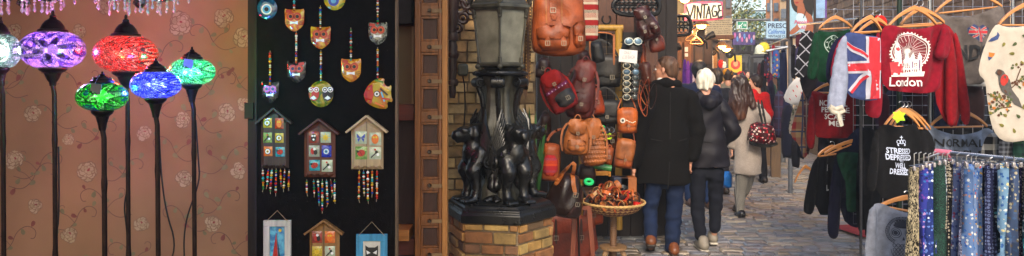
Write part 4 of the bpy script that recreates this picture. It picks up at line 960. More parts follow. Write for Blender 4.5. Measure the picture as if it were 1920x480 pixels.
rucksack('small light tan rucksack with two buckled pockets under the maroon one', 1081, 258, 50, 66, 5.5, tan2, pockets=1, rot=4)
rucksack('light tan rucksack covered in woven bosses behind the small tan one', 1112, 268, 48, 88, 5.75, tan2, pockets=0, quilt=True, rot=-4)
b = Bag('shoulder_bag', 'tan shoulder bag with a red and purple kilim pocket next to the plant leaves', 'bag', 1032, 304, 38, 72, 5.75, 5); body = b.part('body', BODY, tan, .05, .05, fold=.003); b.part('kilim_pocket', [(-.4, -.2), (.35, -.2), (.38, .34), (-.38, .34)], pattern('rug', ['a01c24', 'c8481c', '482060'], 2), .012, .012, body, .003)
b.strap('shoulder_strap', [(-.3, -.45), (-.1, -.75), (.4, -.9)], 5, tan, None, .0)
b = Bag('duffel_bag', 'slouchy dark brown drawstring bag with a tan strap hanging over the table', 'bag', 1061, 366, 72, 84, 5.15, 12); body = b.part('body', GATH, leather('1e100c', .3), .10, .09, fold=.014, step=.02, fk=(40, 10))
b.strap('tan_strap', [(-.35, -.2), (-.2, -.55), (.0, -.85), (.05, -.4), (.2, -.1)], 8, tan2, body, .02); b.buckle(.2, -.1, 8, 8, body, .03); b.strap('side_strap', [(.35, -.3), (.3, .1), (.1, .42)], 5, dkbr, body, .012); b.buckle(.3, .1, 7, 7, body, .02)
b = Bag('duffel_bag', 'dark leather pouch tucked between the tan rucksacks and the black drawstring bag', 'bag', 1100, 322, 34, 30, 5.9); b.part('body', BODY, dkbr, .04, .04, fold=.004); b.loop(0, -.4, 9, tan2)
b = Bag('portfolio_case', 'flat reddish brown leather portfolio standing on the ground behind the stool leg', 'case', 1066, 446, 118, 92, 5.75, -1); body = b.part('body', [(-.48, -.44), (.4, -.5), (.5, .46), (-.46, .5)], leather('6a2410', .45), .02, .015, step=.03); b.part('case_flap', [(-.48, -.42), (.41, -.48), (.44, -.12), (-.47, -.1)], leather('7a2c14', .45), .006, .006, body, .004, step=.03)
for x in (-.2, .2): b.strap('case_strap', [(x, -.4), (x, .1)], 5, dkbr, body, .012); b.buckle(x, -.02, 8, 8, body, .018)
b, body = rucksack('dark maroon rucksack with several buckles hung at an angle near the top', 1211, 45, 46, 62, 6.0, leather('34120e', .35), rot=-22, pockets=2, flap=.36, straps=False)
b, body = rucksack('small chestnut bag half hidden below the dark maroon rucksack', 1230, 80, 30, 36, 6.1, leather('5c200e'), rot=-14, pockets=0)
def satchel(label, cx, cy, w, h, D, m, fm=None, handles=False, studs=False, medallion=False, rot=0, buckles=(-.25, .25), name='satchel'):
    b = Bag(name, label, 'satchel', cx, cy, w, h, D, rot); k = D/F; fm = fm or m
    body = b.part('body', [(-.46, -.5), (.46, -.5), (.5, -.4), (.5, .42), (.44, .5), (-.44, .5), (-.5, .42), (-.5, -.4)], m, .05, .04, fold=.002)
    fl = b.part('front_flap', [(-.5, -.52), (.5, -.52), (.51, .1), (.42, .2), (.1, .2), (0, .14), (-.1, .2), (-.42, .2), (-.51, .1)], fm, .008, .008, body, .008, fold=.001)
    for x in buckles: b.strap('flap_strap', [(x, -.1), (x, .34)], w*.08, fm, body, .022); b.buckle(x, .18, w*.1, w*.1, body, .032)
    if handles:
        for x in (-.3, .3): b.strap('carry_strap', [(x, -.1), (x, -.6), (x*.9, -1.2)], w*.07, tan2, body, .02) if False else b.strap('carry_strap', [(x, -.2), (x, -.7), (x, -1.15)], w*.055, tan2, None, .07)
        b.loop(0, -1.12, w*.3, tan2, .008, ry=w*.08)
    if studs:
        mb = MB().use(mat('c8c0a8', .25, 1)); 
        for i in range(9): x, y = b.q(-.1+.055*i, .08-.02*abs(i-5)); u, v = b.pl.uv(x, y); mb.ball(b.pl.w(u, v, float(fl.depth([(u, v)])[0])+.002), .005, 6, 4)
        mb.build('studs', b.root)
    if medallion: mb = MB(); x, y = b.q(-.28, -.02); decal(mb, fl, ell(x, y, 5, n=9), mat('c8c0b0', .3), .004); decal(mb, fl, ell(x, y, 2.4), PAL['dk'], .006); mb.build('medallion', b.root, smooth=0)
    b.strap('shoulder_strap', [(-.45, -.45), (-.3, -.8), (-.05, -1.05), (.3, -.8), (.45, -.45)], w*.06, m, None, -.02)
    return b
satchel('wide charcoal canvas satchel with tall tan carrying straps', 1127, 134, 74, 60, 6.3, blk, leather('2a2622', .5), handles=True)
satchel('dark grey bag with pale straps below the wide charcoal satchel', 1136, 210, 56, 46, 6.2, leather('201e1c', .5), buckles=(0,))
satchel('tan satchel with a white medallion and a row of studs below the goggles', 1176, 226, 38, 48, 6.1, oran, leather('b4581e'), studs=True, medallion=True, buckles=(0,))
satchel('plain tan satchel hanging just under the studded one', 1171, 288, 36, 56, 6.15, tan, tan2, buckles=(.0,), rot=8)
satchel('brown strapped satchel between the goggles and the man with a coat', 1211, 138, 19, 42, 6.1, leather('4a2010'), buckles=(0,), rot=-6)
satchel('chestnut satchel with looping straps below the brown strapped one', 1203, 108, 15, 50, 6.2, leather('903c14'), buckles=(0,))
for lab, cx, cy, w, h, D, c, rot in (('dark brown crumpled bag in the shade above the black and red rucksack', 1018, 128, 34, 40, 6.2, dkbr, 10), ('chestnut pouch wedged behind the maroon rucksack', 1118, 190, 30, 52, 6.1, rust, -6), ('deep brown bag half seen under the tilted red rucksack', 1020, 236, 30, 46, 6.3, leather('3a1c10'), 8),
    ('coffee brown bag beside the yellow pole below the dark grey one', 1146, 262, 22, 40, 6.25, leather('4a2814'), 0), ('worn tan pouch next to the woven bosses rucksack', 1140, 292, 20, 34, 5.95, tan, 12), ('black leather bag close behind the man sleeve', 1200, 250, 26, 60, 6.3, blk, 0), ('rusty brown bag near the ground behind the basket stool', 1112, 400, 40, 44, 6.3, rust, 0), ('dark chestnut bag between the big tan rucksack and the kilim bag', 1096, 116, 26, 44, 6.15, leather('3c1a0e'), -12)):
    b = Bag('hanging_bag', lab, 'bag', cx, cy, w, h, D, rot); bd = b.part('body', GATH if w > 28 else BODY, c, .05, .05, fold=.010); b.part('front_flap', [(-.36, -.46), (.36, -.46), (.34, .02), (0, .12), (-.34, .02)], c, .007, .008, bd, .006, fold=.002); b.buckle(0, .02, 6, 6, bd, .02); b.loop(0, -.45, w*.2, c)
for i, (x0, y0, x1, y1) in enumerate(((1200, 150, 1216, 205), (1212, 148, 1204, 215), (1224, 156, 1218, 210), (1196, 160, 1210, 225))):
    mb = MB().use((tan2, rust, dkbr, tan)[i]); pl = Pl(1210, 6.05); pts = [pl.p(x0, y0, .02*i), pl.p((x0+x1)/2-10, (y0+y1)/2, .02*i), pl.p(x1, y1, .02*i), pl.p((x0+x1)/2+9, (y0+y1)/2, .02*i+.01), pl.p(x0+4, y0, .02*i)]
    q = chaikin([(p.x, p.z) for p in pts], 2); mb.tube([Vector((a, pl.o.y-.02*i, c_)) for a, c_ in q+[q[0]]], .007, 6, flat=.4); mb.build('leather_strap', None, ('light tan', 'rust coloured', 'nearly black', 'deep tan')[i]+' looped leather strap hanging beside the satchels', 'strap', 'loose straps by the satchels')
for i, (x, y, c) in enumerate(((1104, 118, dkbr), (1120, 100, blk))):
    b = Bag('pouch', ('dark pouch with an orange patch above the maroon rucksack', 'small black purse hanging in front of the wire grid')[i], 'pouch', x, y+(20 if i == 0 else -2), 24, 40, 6.0, -10); bb = b.part('body', BODY, c, .03, .03); 
    if i == 0: b.part('orange_patch', [(-.2, .0), (.35, -.1), (.4, .3), (-.1, .35)], pattern('rug', ['c83c14', 'e0a040', '7a1410'], 3), .003, .003, bb, .004)
# pole frame, wire grid, door, horse shoe
yel = wood('a07828', .5, .25); pf = Pl(1130, 6.45)
root = thing('pole_frame', 'yellow varnished pole frame around the hanging satchels', 'frame', pf.p(1160, 420), None)
k = 6.45/F
MB().use(yel).tube([pf.p(1160, y) for y in (52, 120, 200, 300, 400, 430)], [7*k, 6.6*k, 7*k, 6.5*k, 7*k, 7*k], 14).build('upright_pole', root)
MB().use(yel).tube([pf.p(x, 52+(x-1110)*.01) for x in (1082, 1110, 1140, 1168)], [6*k, 5.6*k, 6*k, 6*k], 14).build('cross_pole', root)
mb = MB().use(yel); mb.tube([pf.p(1090, 66, -.03), pf.p(1090, 420, -.03)], 4.5*k, 12); mb.build('inner_pole', root)
def grid(name, label, x0, y0, x1, y1, D, step, yaw=0, m=None, group=None, r=.0022):
    pl = Pl((x0+x1)/2, D, yaw); mb = MB().use(m or steel)
    x = x0
    while x <= x1+.1: mb.tube([pl.p(x, y0), pl.p(x, y1)], r, 5); x += step
    y = y0
    while y <= y1+.1: mb.tube([pl.p(x0, y, r*1.5), pl.p(x1, y, r*1.5)], r, 5); y += step
    return mb.build(name, None, label, 'wire grid', group)
grid('wire_grid', 'rusty wire grid behind the charcoal satchel', 1098, 62, 1156, 320, 6.6, 13, m=mat('6a5a48', .4, .8))
mb = MB().use(dkiron); kk2 = 6.8/F; pts = [P(1137+8*math.cos(t), 36+9*math.sin(t), 6.8) for t in [math.pi*(-.25+1.5*i/12)+math.pi*.0 for i in range(13)]]; 
mb.tube(pts, .012, 8, flat=.6); mb.build('horseshoe', None, 'iron horseshoe nailed above the yellow pole frame', 'horseshoe')
mb = MB().use(wood('4c2a16', .6)); q = Pl(1190, 6.82); 
for i, x in enumerate((1088, 1122, 1156)): q.box(x, -60, x+32.5, 62, 0, .02, mb)
q.box(1208, -60, 1232, 380, 0, .04, mb); mb.build('timber_lintel', None, 'brown timber boards above the pole frame', 'lintel', bevel=.004)
# carved iron panels
def ironpanel(label, x0, y0, x1, y1, D):
    pl = Pl((x0+x1)/2, D); root = thing('pierced_iron_screen', label, 'iron screen', pl.p((x0+x1)/2, y1), 'carved iron panels over the stalls'); w_, h_ = x1-x0, y1-y0
    arch = [(x0, y1), (x0, y0+h_*.1), (x0+w_*.75, y0), (x1-w_*.08, y0+h_*.12), (x1, y0+h_*.45), (x1-w_*.03, y1-h_*.1), (x1-w_*.15, y1)]
    q = chaikin(arch, 2); MB().use(dkiron).tube([pl.p(*a) for a in q+[q[0]]], .022, 8).build('rim', root)
    mb = MB().use(dkiron); rg = random.Random(int(x0))
    n = int(w_/9)
    for i in range(n):
        for j in range(max(2, int(h_/10))):
            x, y = x0+5+i*(w_-10)/n, y0+5+j*(h_-8)/max(2, int(h_/10)); mb.torus(pl.p(x+2, y+3), 4.6*D/F, .009, n=12, m=5)
    mb.build('scrollwork', root)
    MB().use(dkiron).tube([pl.p(x0+2, (y0+y1)/2), pl.p(x1-3, (y0+y1)/2)], .012, 6).build('mid_rail', root)
ironpanel('pierced black iron arch panel at the top above the yellow poles', 1150, -8, 1237, 28, 6.4)
ironpanel('pierced black iron arch panel under the graffiti lettered sign', 1240, 28, 1296, 66, 8.4)
mb = MB().use(dkiron); pl = Pl(1255, 7.4); mb.tube([pl.p(*a) for a in ((1228, 12), (1240, 18), (1248, 30), (1262, 12), (1268, 10))], [.03, .04, .045, .03, .02], 10); mb.build('iron_kettle_bracket', None, 'black iron bracket with a pot shape above the stall', 'bracket')
# helmet, goggles, paper notice
gp = Pl(1183, 6.1); kg = 6.1/F
root = thing('goggle_display', 'narrow dark stand holding the flying goggles', 'display stand', gp.p(1183, 215)); mb = MB().use(mat('14100e', .8)); gp.box(1170, 60, 1197, 218, -.05, -.03, mb); mb.build('backing_strip', root)
root = thing('flying_helmet', 'round brown leather flying helmet at the top of the goggle stand', 'helmet', gp.p(1184, 96))
c = gp.p(1184, 84, .02); mb = MB().use(leather('241c18', .4)); mb.lathe(c-Vector((0, 0, .03)), [(.086, -.035), (.088, 0), (.085, .03), (.072, .06), (.05, .082), (.02, .092), (.002, .094)], 24); mb.build('shell', root)
mb = MB().use(leather('1a1210')); mb.tube([gp.p(1168, 90, .02), gp.p(1169, 102, .03), gp.p(1172, 112, .03)], [.03, .022, .01], 10, flat=.5); mb.build('ear_flap', root); mb = MB().use(leather('1a1210')); mb.tube([gp.p(1200, 90, .02), gp.p(1199, 102, .03), gp.p(1196, 112, .03)], [.03, .022, .01], 10, flat=.5); mb.build('ear_flap', root)
lens = [mat('5a7488', .08, .3, bump=0), mat('3a4040', .08, .4, bump=0)]; silver = mat('b0b0ac', .2, 1, .1, bump=0)
descr = ('pale rimmed goggles strapped on the flying helmet', 'silver goggles half hidden by the paper notice', 'blue tinted goggles just below the paper notice', 'grey goggles third down the stand', 'smoky goggles in the middle of the stand', 'clear silver goggles second from the stand foot', 'dark goggles lowest on the stand')
for i, (y, r_) in enumerate(((79, 7), (123, 6), (135, 6.5), (146, 6), (157, 6.2), (169, 6.2), (182, 6.3))):
    dd = .115 if i == 0 else 0
    root = thing('goggles', descr[i], 'goggles', gp.p(1183, y+6, dd), 'flying goggles on the stand')
    for sx in (-1, 1):
        c = gp.p(1183+sx*8.2, y, dd+.01); mb = MB().use(mat('c0c4b8', .3) if i == 0 else silver); mb.torus(c, r_*kg, .0055, (sx*.25, -1, 0), 18, 6, (1.1, .85)); rm = mb.build('rim', root)
        mb = MB().use(lens[0] if i in (0, 2) else lens[1]); mb.ball(c, (r_*kg*1.02, .008, r_*kg*.82), 14, 8); mb.build('lens', rm)
    mb = MB().use(blk); mb.tube([gp.p(1162, y+1, dd-.05 if i == 0 else -.03), gp.p(1168, y, dd), gp.p(1176, y, dd)], .008, 6, flat=.3); mb.tube([gp.p(1190, y, dd), gp.p(1198, y, dd), gp.p(1204, y+1, dd-.05 if i == 0 else -.03)], .008, 6, flat=.3); mb.tube([gp.p(1180, y, dd+.01), gp.p(1186, y, dd+.01)], .004, 6); mb.build('head_strap', root)
npl = Pl(1177, 5.9); root = thing('paper_notice', 'white paper notice with faint handwriting hung over the goggles', 'notice', npl.p(1177, 118)); s = Surf(npl, [(1161.5, 92), (1195.5, 95), (1194, 119), (1160, 115.5)], .001, .001, fold=.0015, fk=(20, 10), smooth=0); mb = MB().use(mat('c8c4c0', .8, 0, .05)); s.mesh(mb, .02); mb.build('sheet', root)
pen = mat('8c8a90', .8); mb = MB(); text(mb, s, 'ONLY', 1170, 96, 1184, 101.5, pen, off=.002); text(mb, s, '£ 20 EACH', 1167, 104, 1190, 110, pen, off=.002); mb.build('handwriting', root, smooth=0)
# basket of wristbands on a wooden stool
BD = 5.5; bk_ = BD/F; bc = Vector((P(1150, 148, BD).x, BD, CH+(HY-398)*bk_))
g = G('basket_weave'); x, y, z = g.xyz(); th = g.math('ARCTAN2', y, x); t = g.math('FRACT', g.math('MULTIPLY', th, 5.1)); t2 = g.math('FRACT', g.math('MULTIPLY', z, 42)); ck = g.math('GREATER_THAN', g.math('ADD', g.math('MULTIPLY', g.math('ABSOLUTE', g.math('SUBTRACT', t, .5)), 1.4), t2), .9)
g.set(Base_Color=g.mix(ck, lin('5c2418'), lin('b89058')), Roughness=.8); w1 = g.math('SINE', g.math('MULTIPLY', z, 900)); w2 = g.math('SINE', g.math('MULTIPLY', th, 90)); g.bump(g.math('MULTIPLY', w1, w2), .8, .004); wv = g.m
root = thing('woven_basket', 'wide shallow woven basket with brown zigzags full of leather wristbands', 'basket', (bc.x, bc.y, bc.z))
R0 = 58*bk_
mb = MB().use(wv); mb.lathe(bc, [(R0*.5, -.002), (R0*.62, 0), (R0*.8, .022), (R0*.92, .05), (R0*.985, .082), (R0*.96, .082), (R0*.88, .05), (R0*.7, .025), (R0*.3, .02), (.01, .02)], 56); mb.build('bowl', root)
mb = MB().use(mat('b08c54', .7)); n = 60
for q in range(2):
    pts = [bc+Vector((math.cos(a)*(R0+.004*math.cos(a*22+q*math.pi)), math.sin(a)*(R0+.004*math.cos(a*22+q*math.pi)), .084+.004*math.sin(a*22+q*math.pi))) for a in [2*math.pi*i/132 for i in range(133)]]; mb.tube(pts, .0075, 6)
mb.build('braided_rim', root)
rg = random.Random(11)
cl = [('tan', tan), ('light tan', tan2), ('dark brown', dkbr), ('red', mat('b81810', .4)), ('chestnut', rust), ('black', blk), ('orange', leather('b85a20')), ('maroon', maroon), ('beige', leather('b08858'))]
wd_ = ('plain', 'silver buckled', 'studded', 'braided', 'stitched', 'double wrapped', 'tagged', 'wide', 'narrow')
where = ('near the front rim', 'on top of the heap', 'at the back of the heap', 'by the green strap side', 'at the side nearest the man', 'buried mid heap')
used = set(); 
for i in range(84):
    a = rg.uniform(0, 6.283); rr = math.sqrt(rg.random())*R0*.88; hz = .05+.18*(1-(rr/(R0*.95))**2)*rg.uniform(.55, 1.0); c = bc+Vector((math.cos(a)*rr, math.sin(a)*rr, hz)); Rr = rg.uniform(.03, .048); ww = rg.choice((.006, .012, .02, .026))
    ci = rg.choice((0, 0, 1, 1, 2, 3, 3, 4, 5, 6, 6, 7, 8)); nrm = Vector((rg.uniform(-1, 1), rg.uniform(-1, .3), rg.uniform(-.2, 1.2))).normalized(); u = nrm.orthogonal().normalized(); w_ = nrm.cross(u)
    wi = where[1] if rr < R0*.3 else (where[0] if math.sin(a) < -.5 else (where[2] if math.sin(a) > .55 else (where[3] if math.cos(a) < 0 else where[4])))
    for wd3 in rg.sample(wd_, len(wd_)):
        lab = f'{wd3} {cl[ci][0]} leather wristband lying {wi} in the basket'
        if lab not in used: break
    used.add(lab); n = 20; vs = []; fs = []; gap = 0
    for j in range(n):
        t = 2*math.pi*j/n; e = u*math.cos(t)+w_*math.sin(t)*.85
        for dr, dw in ((0, -ww), (.003, -ww), (.003, ww), (0, ww)): vs.append(c+e*(Rr+dr)+nrm*dw*.5)
    for j in range(n):
        for q in range(4): j2 = (j+1) % n; q2 = (q+1) % 4; fs.append((j*4+q, j2*4+q, j2*4+q2, j*4+q2))
    rt_ = thing('wristband', lab, 'wristband', c-Vector((0, 0, Rr)), 'leather wristbands heaped in the basket'); MB().use(cl[ci][1]).add(vs, fs).build('band', rt_)
    if wd3 in ('silver buckled', 'tagged', 'studded'):
        mb = MB().use(silver if wd3 != 'tagged' else mat('d8d4c8', .6)); e = u if u.y < 0 else -u; mb.box(c+e*(Rr+.005), (.012, .005, .012), Matrix((w_, e, nrm)).transposed()); mb.build('clasp', rt_)
# stool under the basket (one central screw pole, round seat, three splayed legs)
sw = wood('7a5c3c', .6); SX, SY = bc.x, bc.y; root = thing('screw_stool', 'small round wooden stool with a threaded centre post under the basket', 'stool', (SX, SY, 0))
zt_ = bc.z-.004; zs = CH+(HY-461)*bk_
MB().use(sw).lathe((SX, SY, 0), [(.04, zt_-.02), (.085, zt_-.018), (.09, zt_)], 28).build('seat', root)
mb = MB().use(wood('5c4028', .6)); mb.tube([(SX, SY, zs-.1+i*.0075) for i in range(int((zt_-zs+.09)/.0075))], [.026+(.003 if i % 2 else 0) for i in range(int((zt_-zs+.09)/.0075))], 12); mb.build('screw_post', root)
MB().use(sw).lathe((SX, SY, 0), [(.10, zs-.022), (.108, zs-.018), (.108, zs-.002), (.10, zs)], 28).build('hub', root)
for i in range(3):
    a = i*2.094-.5; d = Vector((math.cos(a), math.sin(a), 0)); MB().use(sw).tube([Vector((SX, SY, zs-.01))+d*.06, Vector((SX, SY, 0))+d*.19], [.022, .016], 10).build('leg', root)
# trestle legs behind
root = thing('trestle', 'reddish wooden trestle legs between the drawstring bag and the stool', 'trestle', (P(1110, 0, 5.35).x, 5.35, 0))
for x0, x1, y0 in ((1104, 1116, 388), (1078, 1070, 392)):
    MB().use(wood('6a3018', .5)).tube([P(x0, y0, 5.35), P(x1, 521+10, 5.35)], [.026, .022], 4).build('leg', root)
MB().use(wood('6a3018', .5)).tube([P(1076, 391, 5.35), P(1106, 389, 5.35)], .02, 4).build('top_rail', root)
MB().use(dkiron).tube([P(1082, 350, 5.3), P(1086, 480, 5.3), P(1087, 527, 5.3)], .008, 8).build('walking_stick', None, 'thin dark stick leaning by the drawstring bag', 'stick')
for i, (x, y, h, lab) in enumerate(((1128, 312, '2c6a34', 'rolled green strap above the basket heap'), (1104, 341, '18b060', 'bright mint green cuff at the edge of the basket'), (1180, 345, '8a4c1c', 'tan wood box behind the basket near the man'), (1165, 345, '1c2438', 'small dark blue box behind the basket'))):
    pl = Pl(x, 5.9 if i != 1 else 5.45); mb = MB().use(mat(h, .4))
    if i == 0: mb.tube([pl.p(x-16, y-2), pl.p(x+18, y+4)], .028, 14); mb.build('green_roll', None, lab, 'roll')
    elif i == 1: mb.torus(pl.p(x, y, .0), .028, .014, (0, -.6, 1), 18, 8); mb.build('green_cuff', None, lab, 'cuff')
    else: pl.box(x-20+i*2, y-12, x+14, y+16, -.12, 0, mb); mb.build('box', None, lab, 'box', bevel=.004)
MB().use(wood('5a3a20')).box((P(1140, 0, 6.0).x, 6.05, P(0, 362, 6.0).z), (.4, .4, .03)).build('shelf_board', None, 'wooden shelf board behind the basket', 'shelf', bevel=.003)
mb = MB().use(mat('c08028', .6)); pl = Pl(1128, 6.35)
for a in ((1112, 264, 1116, 330), (1140, 264, 1144, 330)): pl.box(*a, 0, .05, mb)
for j in range(6): pl.box(1116, 265+j*11, 1140, 273+j*11, .01, .04, mb)
mb.build('slatted_crate', None, 'yellow slatted wooden crate standing behind the tan rucksacks', 'crate', bevel=.002)
bb_ = Pl(1132, 6.15); mb = MB().use(wv); cbb = bb_.p(1132, 262); mb.lathe(cbb, [(.05, 0), (.1, .03), (.115, .055), (.1, .05), (.02, .02)], 30); mb.build('small_basket', None, 'small round basket of neon bands', 'basket')
for i, (x, y, h) in enumerate(((1124, 250, '101010'), (1131, 256, 'b8d020'), (1139, 254, 'a8c818'), (1145, 244, '181818'), (1127, 240, '18a050'), (1136, 243, '141414'), (1120, 258, 'c8d830'))):
    mb = MB().use(mat(h, .4)); mb.torus(bb_.p(x, y, .05+.01*(i % 3)), .022, .012, (.3*(i % 3)-.3, -1, .4), 16, 8); mb.build('neon_band', None, ('black rubber band at the rim', 'lime band at the front', 'yellow green band near the middle', 'black band on top near the pole', 'emerald band on top', 'black band in the centre', 'lemon band at the lower edge')[i]+' of the small basket', 'band', 'bands in the small basket')
# ================================================================ people
skin = mat('b07a60', .5, 0, .12, 20, .1, 200); skin2 = mat('c08c74', .5, 0, .12, 20, .1, 200)
def conv(pr, D):
    k = D/F; o = []
    for p in pr:
        if p[0] == 'c': o.append(('c', tuple(P(p[1][0], p[1][1], D)+Vector((0, p[1][2], 0))), p[2]*k, tuple(P(p[3][0], p[3][1], D)+Vector((0, p[3][2], 0))), p[4]*k)+((p[5],) if len(p) > 5 else ()))
        else: o.append(('e', tuple(P(p[1][0], p[1][1], D)+Vector((0, p[1][2], 0))), tuple(r*k for r in p[2]))+tuple(p[3:]))
    return o
def frame3(yaw, tilt=0):
    a = math.radians(yaw); f = Vector((math.sin(a), math.cos(a), 0)); l = Vector((-math.cos(a), math.sin(a), 0)); u = Vector((0, 0, 1))   # yaw 0 looks away (+Y), -90 looks to -X
    if tilt: t = math.radians(tilt); f, u = f*math.cos(t)-u*math.sin(t), u*math.cos(t)+f*math.sin(t)
    return f, l, u
def headprims(c, yaw, s=1.0, tilt=0, neck=True):
    f, l, u = frame3(yaw, tilt); R = Matrix((f, l, u)).transposed(); q = lambda x, y, z: tuple(Vector(c)+(f*x+l*y+u*z)*s)
    pr = [('e', q(-.012, 0, .035), (.095*s, .074*s, .085*s), R), ('e', q(.03, 0, -.03), (.066*s, .058*s, .085*s), R), ('e', q(.062, 0, -.092), (.026*s, .028*s, .022*s), R),
          ('c', q(.088, 0, .012), .009*s, q(.108, 0, -.026), .014*s), ('c', q(.078, -.03, .03), .012*s, q(.078, .03, .03), .012*s), ('c', q(.082, -.018, -.058), .010*s, q(.082, .018, -.058), .010*s)]
    for y in (-1, 1): pr += [('e', q(-.005, y*.077, -.008), (.017*s, .009*s, .031*s), R), ('e', q(.055, y*.04, -.02), (.02*s, .02*s, .02*s), R)]
    if neck: pr += [('c', q(-.03, 0, -.06), .054*s, q(-.045, 0, -.17), .058*s)]
    return pr
def head_details(c, yaw, root, s=1.0, tilt=0):
    f, l, u = frame3(yaw, tilt); q = lambda x, y, z: Vector(c)+(f*x+l*y+u*z)*s
    for y in (-1, 1):
        MB().use(mat('d8d0c8', .3)).ball(q(.081, y*.031, .004), .0125*s, 10, 6).build('eye', root)
        mb = MB().use(mat('1a1410', .3)); mb.ball(q(.0905, y*.032, .004), .0055*s, 8, 5); mb.build('iris', root)
        MB().use(mat('3a281c', .8)).tube([q(.092, y*.016, .03), q(.093, y*.03, .036), q(.080, y*.048, .03)], .0045*s, 6).build('eyebrow', root)
    MB().use(mat('8c4a40', .5)).tube([q(.088, -.022, -.058), q(.0965, 0, -.056), q(.088, .022, -.058)], [.002*s, .0055*s, .002*s], 6).build('lips', root)
def hair(c, yaw, m, root, s=1.0, grow=1.10, long=None, cutoff=(.9, -.55, .025), fine=.003, tilt=0, low=-.09, extra=()):
    f, l, u = frame3(yaw, tilt); R = Matrix((f, l, u)).transposed(); q = lambda x, y, z: tuple(Vector(c)+(f*x+l*y+u*z)*s)
    pr = [('e', q(-.018, 0, .038), (.103*s*grow/1.05, .083*s*grow/1.05, .092*s*grow/1.05), R), ('e', q(-.045, 0, -.02), (.068*s*grow, .066*s*grow, .07*s*grow), R)]
    n = f*cutoff[0]+u*cutoff[1]; pt = Vector(q(cutoff[2], 0, 0)); cuts = [(tuple(pt), tuple(n.normalized()))]
    lo = Vector(q(-.0, 0, low)); cuts.append((tuple(lo), tuple((-u*.9+f*.3).normalized()))) if not long else None
    if long:
        for a in long: pr.append(a)
    return sdfobj('hair', pr+list(extra), m, root, vox=.008, k=.02, cuts=cuts, fine=fine, wr=.002, wk=(60, 60, 25))
hairm = lambda h: mat(h, .55, 0, .45, 30, .7, 160, stretch=(1, 1, .15), spec=.4)
def hand(w, e, side, s=1.0, curl=.02):
    """relaxed hand hanging from the wrist w in direction e; returns prims: palm, four fingers, thumb"""
    w = Vector(w); e = Vector(e).normalized(); t = Vector((0, 1, 0)); n = e.cross(t).normalized()*side
    palm = w+e*.045*s; pr = [('c', tuple(w), .026*s, tuple(w+e*.03*s), .03*s, (.7, 1, 1)), ('c', tuple(palm-t*.022*s), .016*s, tuple(palm+t*.022*s), .016*s), ('c', tuple(palm+e*.03*s-t*.024*s), .014*s, tuple(palm+e*.03*s+t*.024*s), .014*s)]
    for i, L in enumerate((.058, .068, .064, .05)):
        b = palm+e*.04*s+t*(-.03+.02*i)*-1*s; m_ = b+e*L*.5*s+n*curl*.3; pr += [('c', tuple(b), .0095*s, tuple(m_), .009*s), ('c', tuple(m_), .009*s, tuple(m_+e*L*.45*s-n*curl*.9), .0075*s)]
    b = w+e*.02*s+t*.028*s; pr += [('c', tuple(b), .013*s, tuple(b+e*.035*s+t*.022*s), .011*s), ('c', tuple(b+e*.035*s+t*.022*s), .011*s, tuple(b+e*.06*s+t*.024*s), .009*s)]
    return pr
GP = 'people walking down the cobbled street'
denim = lambda h: mat(h, .85, 0, .35, 12, .5, 350, spec=.2)
def shoe(root, heel, toe, h, m, sole=None, boot=.0):
    """heel, toe world points at ground"""
    heel, toe = Vector(heel), Vector(toe); u = Vector((0, 0, 1)); d = toe-heel
    pr = [('c', tuple(heel+u*.045), .042, tuple(heel+d*.45+u*.04), .043), ('c', tuple(heel+d*.45+u*.035), .042, tuple(heel+d*.9+u*.026), .034), ('c', tuple(heel+d*.12+u*.05), .045, tuple(heel+d*.15+u*(.07+boot)), .046)]
    o = sdfobj('shoe', pr, m, root, vox=.011, k=.02, wr=.001)
    L = d.length; mb = MB().use(sole or mat('2a2018')); dn = d.normalized(); w_ = dn.cross(u).normalized(); R = Matrix((dn, -w_, w_.cross(dn)*-1 if False else dn.cross(-w_))).transposed()
    mb.box(heel+d*.45+u*.004-dn.cross(-w_)*.0, (L*1.25, .075, .02), R); mb.build('sole', o, bevel=.008); return o
# ---- man in the dark wool coat
D = 6.28; k = D/F
root = thing('person', 'man in a long charcoal wool coat and blue jeans, head turned to the bags', 'person', (P(1248, 0, D).x, D, 0), GP)
hc = P(1248, 131, D); YW = -58
body = conv([('c', (1250, 212, 0), 28, (1248, 285, 0), 28, (1, .6, 1)), ('c', (1222, 182, 0), 13, (1196, 245, -.02), 9), ('c', (1196, 245, -.02), 9, (1188, 306, -.02), 6.5), ('c', (1292, 182, 0), 13, (1304, 245, .0), 9), ('c', (1304, 245, 0), 9, (1298, 296, .05), 7),
    ('c', (1233, 322, 0), 13, (1222, 395, .05), 11), ('c', (1222, 395, .05), 11, (1216, 448, -.12), 7.5), ('c', (1262, 322, 0), 13, (1262, 400, 0), 11), ('c', (1262, 400, 0), 11, (1257, 462, -.02), 7.5)], D)+headprims(hc, YW, 1.0)+hand(P(1188, 312, D)+Vector((0, -.02, 0)), (-.10, 0, -1), 1)+hand(P(1297, 296, D)+Vector((0, .05, 0)), (-.05, .0, -1), -1)
sdfobj('body', body, skin, root, vox=.0085, k=.012); head_details(hc, YW, root)
hair(hc, YW, hairm('4e3422'), root, 1.0, 1.04, cutoff=(.85, -.62, .0), low=-.05)
wool = mat('0f0d0c', .95, 0, .3, 60, .6, 700, spec=.12)
ct = conv([('c', (1252, 192, 0), 40, (1250, 255, 0), 42, (1, .58, 1)), ('c', (1250, 255, 0), 42, (1245, 360, 0), 53, (1, .55, 1)), ('c', (1220, 181, 0), 17, (1288, 181, 0), 18, (1, .9, .8)), ('c', (1238, 170, 0), 15, (1268, 170, 0), 15, (1, 1, .6))], D)
arms = conv([('c', (1220, 186, 0), 18, (1202, 245, -.02), 15), ('c', (1202, 245, -.02), 15, (1190, 306, -.02), 12.5), ('c', (1294, 186, 0), 18, (1306, 245, 0), 16), ('c', (1306, 245, 0), 16, (1300, 292, .03), 14)], D)
zc = P(0, 352, D).z
